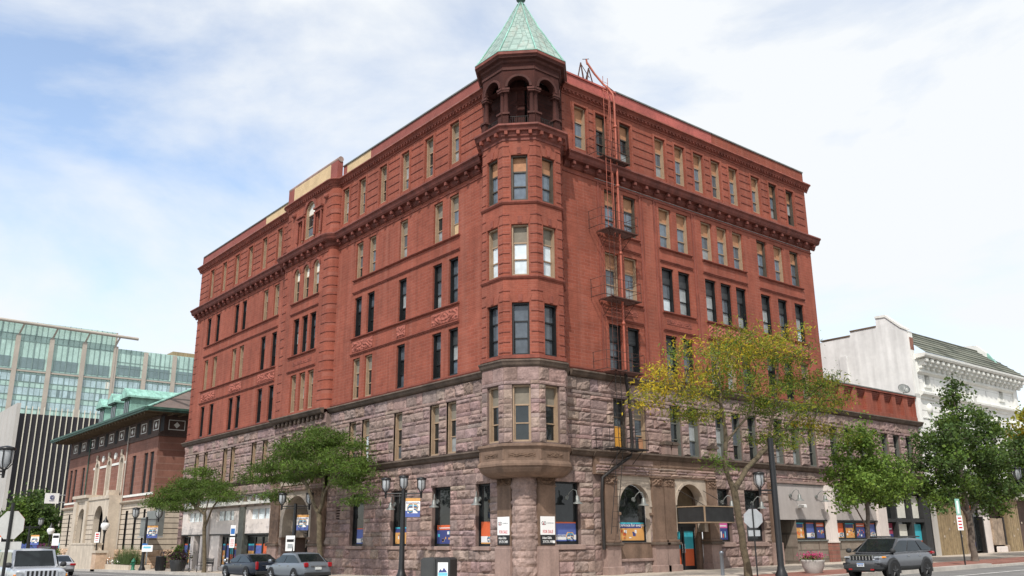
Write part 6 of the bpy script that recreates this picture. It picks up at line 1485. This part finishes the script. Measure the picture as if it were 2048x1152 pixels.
    def add(nm, boxes):
        g = MB()
        for (x0, x1, y0, y1, z0, z1, m, *bev) in boxes: g.box(Fw, x0, x1, -y1, -y0, z0, z1, m, bev=bev[0] if bev else .01)
        return g.build(nm, t, False)
    S['extra'](add, hw, L, H)
    return t
def sedan_extra(tail):
    def f(add, hw, L, H):
        r = -L / 2
        for s in (-1, 1):
            for bx in tail(s, hw, r): add('tail_light', [bx])
            add('headlight', [(L / 2 - .35, L / 2 - .06, *sorted((s * hw * .55, s * hw * .86)), .62, .76, 'head_light', .03)])
        add('rear_bumper', [(r - .04, r + .1, -hw * .8, hw * .8, .32, .5, 'cladding', .03)])
        add('number_plate', [(r - .035, r + .02, -.17, .17, .62, .74, 'plate')])
        add('grille', [(L / 2 - .06, L / 2 + .02, -.5, .5, .5, .66, 'ink_black')])
        add('tail_trim', [(r - .03, r + .02, -.42, .42, .78, .81, 'chrome')])
    return f
def sedan_body(L, k=1.0): 
    h = L / 2
    return [(-h, .80, .42, .88 * k), (-h + .12, .93, .32, .98 * k), (-h + .7, .99, .27, 1.0 * k), (-.6, 1.0, .22, .97 * k), (.6, 1.0, .22, .96 * k), (h - .9, .985, .24, .88 * k), (h - .3, .92, .28, .76 * k), (h, .72, .36, .62 * k)]
def gr(x, y): return gz(x, y) - .18
car("parked_sedan", "steel grey sedan parked at the kerb by the arched street entrance, seen from behind", "car", (-13.65, -4.17, gr(-13.6, -4.2)), 180,
    dict(L=4.55, W=1.79, H=1.43, wb=2.68, wr=.32, paint='paint_steel', body=sedan_body(4.55, 1.0), belt=.92, cabin=(1.1, .35, -1.0, -1.75), tuck=.76, handles=(.35, -.65),
         extra=sedan_extra(lambda s, hw, r: [(r - .02, r + .16, *sorted((s * hw * .62, s * hw * .84)), .74, .97, 'red_light', .04)])))
car("parked_sedan", "dark navy sedan parked ahead of the grey one, with an upright red tail light", "car", (-19.65, -4.17, gr(-19.6, -4.2)), 180,
    dict(L=4.95, W=1.84, H=1.39, wb=2.88, wr=.34, paint='paint_navy', body=sedan_body(4.95, 1.0), belt=.93, cabin=(1.15, .25, -1.05, -1.85), tuck=.74, handles=(.3, -.75), mirror='chrome',
         extra=sedan_extra(lambda s, hw, r: [(r - .03, r + .14, *sorted((s * hw * .70, s * hw * .83)), .58, 1.0, 'red_light', .03)])))
car("silver_sedan", "small silver sedan driving away beside the museum stair at the left", "car", (-42.9, -9.2, gr(-42.9, -9.2)), 180,
    dict(L=4.7, W=1.8, H=1.46, wb=2.7, wr=.32, paint='paint_silver', body=sedan_body(4.7, 1.02), belt=.95, cabin=(1.2, .3, -1.0, -1.9), tuck=.72, handles=(.3, -.7),
         extra=sedan_extra(lambda s, hw, r: [(r - .03, r + .2, *sorted((s * hw * .5, s * hw * .92)), .74, .9, 'red_light', .03)])))
def jeep_extra(add, hw, L, H):
    f = L / 2
    add('grille', [(f - .04, f + .03, -.56, .56, .70, 1.0, 'paint_silver', .02)] + [(f + .02, f + .04, -.49 + .15 * k, -.41 + .15 * k, .73, .97, 'ink_black') for k in range(7)])
    for s in (-1, 1):
        add('headlight', [(f - .1, f + .03, *sorted((s * .60, s * .84)), .72, .96, 'head_light', .04)])
        add('turn_signal', [(f - .22, f + .015, *sorted((s * .845, s * .9)), .76, .86, 'orange_light', .02)])
        add('roof_rail', [(-1.6, .5, *sorted((s * .58, s * .63)), H + .03, H + .08, 'black_paint', .01)])
    add('front_bumper', [(f - .12, f + .12, -.88, .88, .44, .66, 'paint_silver', .05), (f + .02, f + .13, -.55, .55, .36, .43, 'cladding', .02)])
    add('number_plate', [(f + .11, f + .14, -.19, .1, .52, .64, 'plate')])
car("silver_suv", "boxy silver off-roader with a slotted grille, coming towards the camera at the left edge", "car", (-9.2, -17.82, gr(-9.2, -17.8)), 0,
    dict(L=4.4, W=1.84, H=1.74, wb=2.65, wr=.36, paint='paint_silver', body=[(-2.2, .9, .5, 1.06), (-2.05, .98, .4, 1.1), (-.6, 1, .36, 1.1), (.7, 1, .36, 1.1), (1.9, .98, .38, 1.06), (2.12, .95, .42, 1.03), (2.2, .9, .5, .98)], belt=1.08,
         cabin=(.95, .55, -1.95, -2.1), tuck=.80, cuts=[0, .36, .7, 1], handles=(.1, -.85), mirror='cladding', rim='rim', extra=jeep_extra))
def suv_extra(add, hw, L, H):
    f = L / 2
    add('grille', [(f - .06, f + .01, -.5, .5, .80, .99, 'chrome', .02)] + [(f - .02, f + .022, -.455 + .14 * k, -.365 + .14 * k, .82, .97, 'ink_black') for k in range(7)])
    for s in (-1, 1):
        add('headlight', [(f - .30, f - .06, *sorted((s * .52, s * .78)), .86, .96, 'head_light', .03), (f - .26, f - .045, *sorted((s * .56, s * .74)), .85, .90, 'ink_black', .02), (f - .42, f - .22, *sorted((s * .76, s * .86)), .89, .96, 'orange_light', .02)])
        add('tow_hook', [(f + .03, f + .09, *sorted((s * .40, s * .55)), .42, .48, 'red_light', .01)])
        add('fog_light', [(f - .12, f - .0, *sorted((s * .66, s * .84)), .60, .7, 'ink_black', .02)])
        add('roof_rail', [(-1.6, .2, *sorted((s * .60, s * .64)), H + .01, H + .07, 'black_paint', .015)])
        add('tail_light', [(-f - .01, -f + .2, *sorted((s * .62, s * .9)), 1.0, 1.12, 'red_light', .03)])
    add('front_bumper', [(f - .3, f + .03, -.80, .80, .38, .70, 'cladding', .1), (f - .1, f + .06, -.55, .55, .36, .60, 'cladding', .06)])
    add('number_plate', [(f + .065, f + .09, -.17, .14, .55, .70, 'plate'), (f + .0891, f + .092, -.16, .13, .65, .69, 'sign_blue', 0)] + [(f + .0891, f + .092, -.12 + .06 * k, -.085 + .06 * k, .58, .63, 'poster_navy', 0) for k in range(4)])
car("grey_suv", "metallic grey crossover with black cladding and red tow hooks, parked on the avenue", "car", (10.82, 10.9, gr(10.8, 10.9) + .01), -90,
    dict(L=4.4, W=1.88, H=1.68, wb=2.68, wr=.375, paint='paint_grey', clad='cladding', body=[(-2.2, .88, .5, 1.05), (-2.0, .97, .42, 1.12), (-.8, 1, .36, 1.1), (.5, 1, .36, 1.08), (1.3, .985, .38, 1.05), (1.8, .95, .42, 1.0), (2.08, .88, .5, .93), (2.19, .74, .56, .84)], belt=1.08, belt_r=1.17,
         cabin=(1.15, .35, -1.45, -2.05), tuck=.74, cuts=[0, .38, .72, 1], handles=(.1, -.85), mirror='cladding', rim='rim_dark', extra=suv_extra))
car("white_car", "pale car cut off by the left edge, behind the silver off-roader", "car", (-22.5, -18.3, gr(-22.5, -18)), 0,
    dict(L=4.7, W=1.85, H=1.5, wb=2.7, wr=.33, paint='paint_white', body=sedan_body(4.7, 1.04), belt=.97, cabin=(1.1, .35, -1.0, -1.75), tuck=.74, extra=sedan_extra(lambda s, hw, r: [(r - .03, r + .2, *sorted((s * hw * .5, s * hw * .92)), .74, .9, 'red_light', .03)])))

# ================================================================ trees
def tree(name, label, base, trunk, blobs, n_att, per, leafm, size=.12, asp=.45, bark='bark', flat=.5, r0=.16, seed=1, spread=(.42, .2), inner=.0, group="street trees along the pavements"):
    """trunk: list of limb polylines from the base point; blobs: crown ellipsoids (x, y, z, rx, ry, rz, leaf list or None)"""
    rnd = random.Random(seed); st = random.getstate(); random.seed(seed)
    t = thing(name, label, "tree", base, group=group)
    nodes = []; par_ = []; tip = []
    def addn(p, pa): nodes.append(Vector(p)); par_.append(pa); return len(nodes) - 1
    addn((0, 0, -.1), -1)
    for line_ in trunk:
        st_ = min(range(len(nodes)), key=lambda i: (nodes[i] - Vector(line_[0])).length); pa = st_; p0 = nodes[st_]
        for q in line_[1:]:
            q = Vector(q); k = max(1, int((q - p0).length / .45))
            for j in range(1, k + 1):
                w = p0.lerp(q, j / k) + (Vector((rnd.gauss(0, .025), rnd.gauss(0, .025), 0)) if j < k else Vector()); pa = addn(w, pa)
            p0 = q
    ntr = len(nodes); att = []
    tot = sum((b_[3] * b_[4] * b_[5]) ** .75 for b_ in blobs)
    for b_ in blobs:
        k = max(4, int(n_att * (b_[3] * b_[4] * b_[5]) ** .75 / tot))
        for i in range(k):
            while True:
                u = Vector((rnd.uniform(-1, 1), rnd.uniform(-1, 1), rnd.uniform(-1, 1)))
                if inner < u.length < 1: break
            if u.z < -.3: u.z *= .6
            att.append((Vector((b_[0] + u.x * b_[3], b_[1] + u.y * b_[4], b_[2] + u.z * b_[5])), b_[6] if len(b_) > 6 and b_[6] else leafm))
    top = nodes[min(ntr - 1, ntr)]
    att.sort(key=lambda a: min((a[0] - nodes[i]).length for i in range(0, ntr, 2)))
    ends = []
    for p, lm in att:
        best, bd = 0, 1e9
        for i in range(2, len(nodes)):
            d = nodes[i] - p; c_ = d.length + (.6 if nodes[i].z > p.z + .2 else 0) + max(0, (1.2 - nodes[i].z)) * 5
            if c_ < bd: best, bd = i, c_
        p0 = nodes[best]; k = max(1, int((p - p0).length / .4)); pa = best; L_ = (p - p0).length
        for j in range(1, k + 1):
            f = j / k; w = p0.lerp(p, f) + Vector((rnd.gauss(0, .03), rnd.gauss(0, .03), .10 * L_ * math.sin(math.pi * f) * flat)); pa = addn(w if j < k else p, pa)
        ends.append((pa, lm, k))
    acc = [0.0] * len(nodes); kids_ = [0] * len(nodes)
    for i in range(1, len(nodes)):
        if par_[i] >= 0: kids_[par_[i]] += 1
    for i in range(len(nodes) - 1, 0, -1):
        if kids_[i] == 0: acc[i] = 1.0
        acc[par_[i]] += acc[i]
    mx = max(acc); rad = [max(.009, r0 * (a / mx) ** .52) for a in acc]
    b = MB(); done = set()
    for i in range(len(nodes) - 1, 0, -1):
        if i in done: continue
        ch = [i]; 
        while par_[ch[-1]] >= 0 and ch[-1] not in done:
            done.add(ch[-1]); ch.append(par_[ch[-1]])
        pts_ = [nodes[k] for k in reversed(ch)]; rr = [rad[k] for k in reversed(ch)]
        rr[0] = min(rr[0], rr[1] * 1.25) if len(rr) > 1 else rr[0]
        if ch[-1] == 0: rr[0] = r0 * 1.35
        b.tube(pts_, rr, bark, 8 if rr[0] > .05 else 5, caps=False)
    b.build('trunk', t, False)
    c = MB()
    for e, lm, k in ends:
        p = nodes[e]; pl_ = [p]; q = e
        for j in range(min(3, k)): q = par_[q]; pl_.append(nodes[q])
        shade = rnd.uniform(.72, 1.25); m = rnd.choice(lm)
        for i in range(per):
            o_ = rnd.choice(pl_) + Vector((rnd.gauss(0, spread[0]), rnd.gauss(0, spread[0]), rnd.gauss(0, spread[1])))
            n = Vector((rnd.gauss(0, 1), rnd.gauss(0, 1), rnd.gauss(0, 1) + .7)).normalized(); a = n.orthogonal().normalized(); a = Matrix.Rotation(rnd.uniform(0, 6.28), 3, n) @ a
            d = n.cross(a); s = size * rnd.uniform(.55, 1.35); f = shade * rnd.uniform(.7, 1.3); w_ = rnd.uniform(.92, 1.1)
            c.face([o_ - a * s, o_ - d * s * asp + n * s * .15, o_ + a * s, o_ + d * s * asp + n * s * .15], m if rnd.random() < .85 else rnd.choice(lm), (f * w_, f, f / w_))
    c.build('crown', t, False)
    random.setstate(st)
    return t
LO = ['leaf_locust', 'leaf_green', 'leaf_green']
tree("locust_tree", "flat topped green honey locust over the bench and the white shop panels at the left", at(-31.2, -2.5),
     [[(0, 0, 0), (-.25, .0, 1.6), (-.6, 0, 2.9), (-.75, 0, 3.9)], [(-.6, 0, 2.9), (.2, .1, 4.2), (1.8, .2, 5.2)], [(-.75, 0, 3.9), (-3.2, -.3, 4.9), (-7, .2, 5.4)], [(-.75, 0, 3.9), (-1.4, .6, 5.6)]],
     [(-3.0, 0, 6.2, 2.3, 1.7, .65), (-5.6, 0, 5.6, 2.3, 1.7, .6), (-8.2, -.2, 5.2, 2.2, 1.6, .5), (-1.6, .2, 6.9, 1.3, 1.2, .45), (-.6, 0, 5.8, 1.5, 1.4, .5), (1.4, 0, 5.4, 1.6, 1.5, .5), (3.4, 0, 4.9, 1.3, 1.2, .45), (-11.0, 0, 4.9, 1.5, 1.1, .45), (-5, -.5, 4.5, 1.8, 1.1, .4), (-2.4, -.3, 5.0, 1.4, 1.1, .4)], 220, 80, LO, .10, .28, 'bark', .5, .14, 3, (.36, .12))
tree("locust_tree", "spreading green honey locust in front of the arched street entrance", at(-14.55, -2.4),
     [[(0, 0, 0), (-.1, 0, 1.2), (-.35, 0, 2.5), (-.5, 0, 3.3)], [(-.5, 0, 3.3), (-1.2, -.1, 4.1), (-2.4, .1, 5.0), (-4.8, .2, 6.0), (-7.5, 0, 6.3)], [(-.5, 0, 3.3), (-.3, .1, 4.6), (-.9, .3, 6.0), (-1.0, .2, 7.2)], [(-.5, 0, 3.3), (.4, -.2, 4.2), (1.6, -.3, 5.2), (3.2, -.4, 5.6)]],
     [(-1.4, 0, 7.4, 2.2, 1.8, .8), (-3.9, 0, 6.9, 2.2, 1.8, .7), (-6.3, 0, 6.3, 2.2, 1.6, .55), (-9.0, 0, 5.75, 1.9, 1.3, .5), (.7, .1, 7.0, 1.7, 1.6, .55), (2.2, -.2, 6.1, 1.8, 1.6, .65), (4.0, -.2, 5.4, 1.3, 1.2, .6), (4.4, -.2, 4.0, .8, .8, .75), (-.8, -.4, 5.9, 2.6, 1.6, .5), (3.0, .2, 4.9, 1.3, 1.2, .55), (-4.6, .4, 5.5, 2.2, 1.3, .45), (-5.2, -.6, 4.3, 1.3, .9, .5), (-3.2, .6, 7.9, 1.0, 1.0, .4)], 300, 80, LO, .10, .28, 'bark', .5, .15, 5, (.34, .12))
YL = ['leaf_yellow', 'leaf_yellow', 'leaf_olive']; OL = ['leaf_olive', 'leaf_light', 'leaf_green', 'leaf_olive']; GL = ['leaf_green', 'leaf_light', 'leaf_olive']
tree("locust_tree", "tall airy honey locust turning yellow in front of the avenue facade", at(7.0, 6.3),
     [[(0, 0, 0), (-.05, -.15, 1.2), (0, -.4, 2.6), (0, -.55, 3.6)], [(0, -.55, 3.6), (0, -1.05, 4.5), (.1, -1.0, 5.6), (.2, -1.3, 7.2), (.3, -1.4, 8.8), (.2, -1.2, 10.2)], [(0, -.55, 3.6), (.1, .3, 4.5), (.2, 1.8, 5.5), (.3, 3.2, 6.4), (.1, 5.5, 6.6), (0, 8.2, 6.5)], [(.2, 1.8, 5.5), (.4, 2.2, 7.0), (.3, 2.9, 8.6), (.2, 3.3, 10.2)], [(.1, -1.0, 5.6), (.6, .4, 7.0), (.5, .9, 8.6)], [(.2, -1.3, 7.2), (-.2, -3.2, 8.0), (-.3, -5.2, 7.6)], [(.3, 3.2, 6.4), (.5, 4.8, 7.9), (.4, 6.8, 9.0)]],
     [(0, -4.2, 7.5, 1.7, 1.5, .8, YL), (0, -2.6, 8.9, 1.9, 1.8, 1.1, ['leaf_olive', 'leaf_yellow', 'leaf_light']), (.2, .2, 10.0, 2.0, 2.0, 1.2, ['leaf_olive', 'leaf_light', 'leaf_olive', 'leaf_yellow']), (.2, 3.2, 10.2, 2.0, 1.9, 1.3, ['leaf_olive', 'leaf_light', 'leaf_yellow']), (.2, 5.8, 9.0, 2.0, 1.9, 1.1, ['leaf_olive', 'leaf_green']), (.3, 7.6, 8.1, 1.5, 1.5, .7, ['leaf_olive', 'leaf_green']),
      (.2, .4, 7.9, 2.0, 2.2, 1.1, OL), (.2, 3.2, 7.6, 2.0, 1.9, 1.0, GL), (.2, 2.6, 6.0, 1.7, 1.6, .8, GL), (0, 6.5, 6.9, 1.2, 1.3, .55, YL), (0, 8.9, 6.5, .9, 1.4, .6, OL), (-.1, -2.6, 6.8, 1.4, 1.4, .8, OL), (0, -1.3, 4.6, .7, .7, .4, GL), (-.2, -5.4, 7.0, .8, .8, .5, YL)], 320, 66, OL, .088, .28, 'bark', .4, .15, 8, (.34, .14))
ML = ['leaf_green', 'leaf_light', 'leaf_light']
tree("maple_tree", "young light green maple behind the grey crossover, before the shop panels", at(6.9, 16.4),
     [[(0, 0, 0), (0, 0, 1.5), (.05, .1, 3.0), (0, .1, 4.8), (0, .2, 6.4)], [(0, 0, 2.2), (0, -1.2, 3.2), (.1, -2.2, 3.6)], [(.05, .1, 3.0), (.1, 1.5, 4.0), (0, 2.8, 4.6)]],
     [(0, .1, 6.6, .9, .9, .8), (0, .2, 5.4, 1.5, 1.7, .9), (0, -1.2, 4.2, 1.3, 1.3, .8), (.1, 1.9, 4.6, 1.5, 1.7, .8), (0, -2.3, 3.2, .8, .9, .45), (0, .2, 3.7, 1.4, 1.5, .7), (0, 2.6, 3.6, 1.2, 1.5, .7), (.1, 3.6, 4.3, 1.0, 1.1, .7)], 150, 85, ML, .082, .7, 'bark_grey', .4, .11, 11, (.26, .19))
DL = ['leaf_dark', 'leaf_dark', 'leaf_locust', 'leaf_green']
tree("linden_tree", "large dark green tree with a pointed crown in front of the white building", at(6.9, 27.6),
     [[(0, 0, 0), (0, 0, 2.5), (0, -.2, 5), (.1, .1, 8), (.1, .2, 10)], [(0, 0, 2.3), (0, -2, 3.8), (0, -3.6, 4.8)], [(0, 0, 2.6), (.2, 2.4, 4.2), (.1, 4.6, 5.2)], [(0, -.2, 5), (.2, 1.8, 7.2)], [(0, -.2, 5), (0, -1.8, 7)]],
     [(.1, .4, 9.6, .8, .8, 1.1), (.1, .6, 8.2, 1.5, 1.6, 1.0), (0, -1.9, 6.9, 1.6, 1.8, 1.0), (.1, 2.4, 7.4, 1.6, 1.7, 1.0), (0, -3.1, 5.6, 1.6, 1.6, 1.0), (.1, .4, 6.2, 1.9, 2.2, 1.1), (.1, 3.8, 5.8, 1.7, 1.9, 1.1), (0, -2.4, 4.0, 1.6, 2.0, .9), (.1, .8, 4.2, 1.8, 2.2, .9), (.2, 4.2, 4.0, 1.5, 1.9, .8), (0, -3.6, 3.1, .9, 1.0, .5), (.2, 2.6, 3.0, 1.2, 1.4, .5)], 250, 95, DL, .092, .7, 'bark_grey', .4, .19, 13, (.30, .21))
tree("ash_tree", "broad tree with a few orange tips cut off by the right edge", at(6.9, 40.5),
     [[(0, 0, 0), (0, 0, 3), (0, -.3, 5.5), (0, 0, 8)], [(0, 0, 3), (0, -2.5, 5)], [(0, 0, 3), (.2, 2.4, 5.2)]],
     [(0, 0, 8.0, 2, 2.6, 1.2, ['leaf_olive', 'leaf_yellow', 'leaf_dark']), (0, -2.4, 6.3, 2, 2.4, 1.2), (0, 2.6, 6.4, 2, 2.6, 1.3), (0, -.4, 4.6, 2.2, 3.0, 1.2), (0, -4.0, 4.4, 1.6, 1.8, .8), (.2, -2.2, 9.0, 1.0, 1.2, .5, YL)], 210, 60, DL, .14, .7, 'bark_grey', .4, .2, 17, (.42, .3))
tree("far_tree", "dark round tree beyond the old museum, below the finned building", at(-92.5, -1.2),
     [[(0, 0, 0), (0, 0, 2.5), (0, 0, 5), (.2, 0, 7.5)], [(0, 0, 2.5), (-2, 0, 4.4)], [(0, 0, 2.5), (2, 0, 4.6)]],
     [(0, 0, 7.4, 2.4, 2.4, 1.3), (-1.8, -.4, 5.6, 2.4, 2.4, 1.4), (1.8, .4, 5.8, 2.2, 2.2, 1.4), (0, 0, 4.0, 3.0, 2.6, 1.2), (-2.6, 1.6, 3.6, 2.0, 1.8, 1.2), (2.4, 1.8, 3.8, 1.8, 1.8, 1.2)], 190, 60, DL, .2, .7, 'bark_grey', .4, .22, 19, (.5, .36), group="trees at the far end of the street")
tree("far_tree", "shadowy green tree behind the small red stop sign at far left", at(-99, -9.0),
     [[(0, 0, 0), (0, 0, 2.5), (0, 0, 5.5)], [(0, 0, 2.5), (-2, 0, 4.4)]],
     [(0, 0, 5.6, 2.6, 2.6, 1.4), (-1.8, -.4, 4.2, 2.4, 2.4, 1.3), (1.8, .4, 4.0, 2.4, 2.4, 1.3)], 120, 60, DL, .2, .7, 'bark_grey', .4, .22, 23, (.5, .36), group="trees at the far end of the street")

# things of one kind share a group
for o in list(COL.objects):
    if o.parent is None and 'category' in o and 'group' not in o:
        g = {'street_lamp': 'black lantern street lamps', 'post_lamp': 'globe post lamps by the museum', 'stop_sign': 'stop signs at the crossing', 'parking_sign': 'parking signs along the kerbs', 'parked_sedan': 'sedans parked along the street kerb'}.get(o.name.split('.')[0])
        if g: o['group'] = g
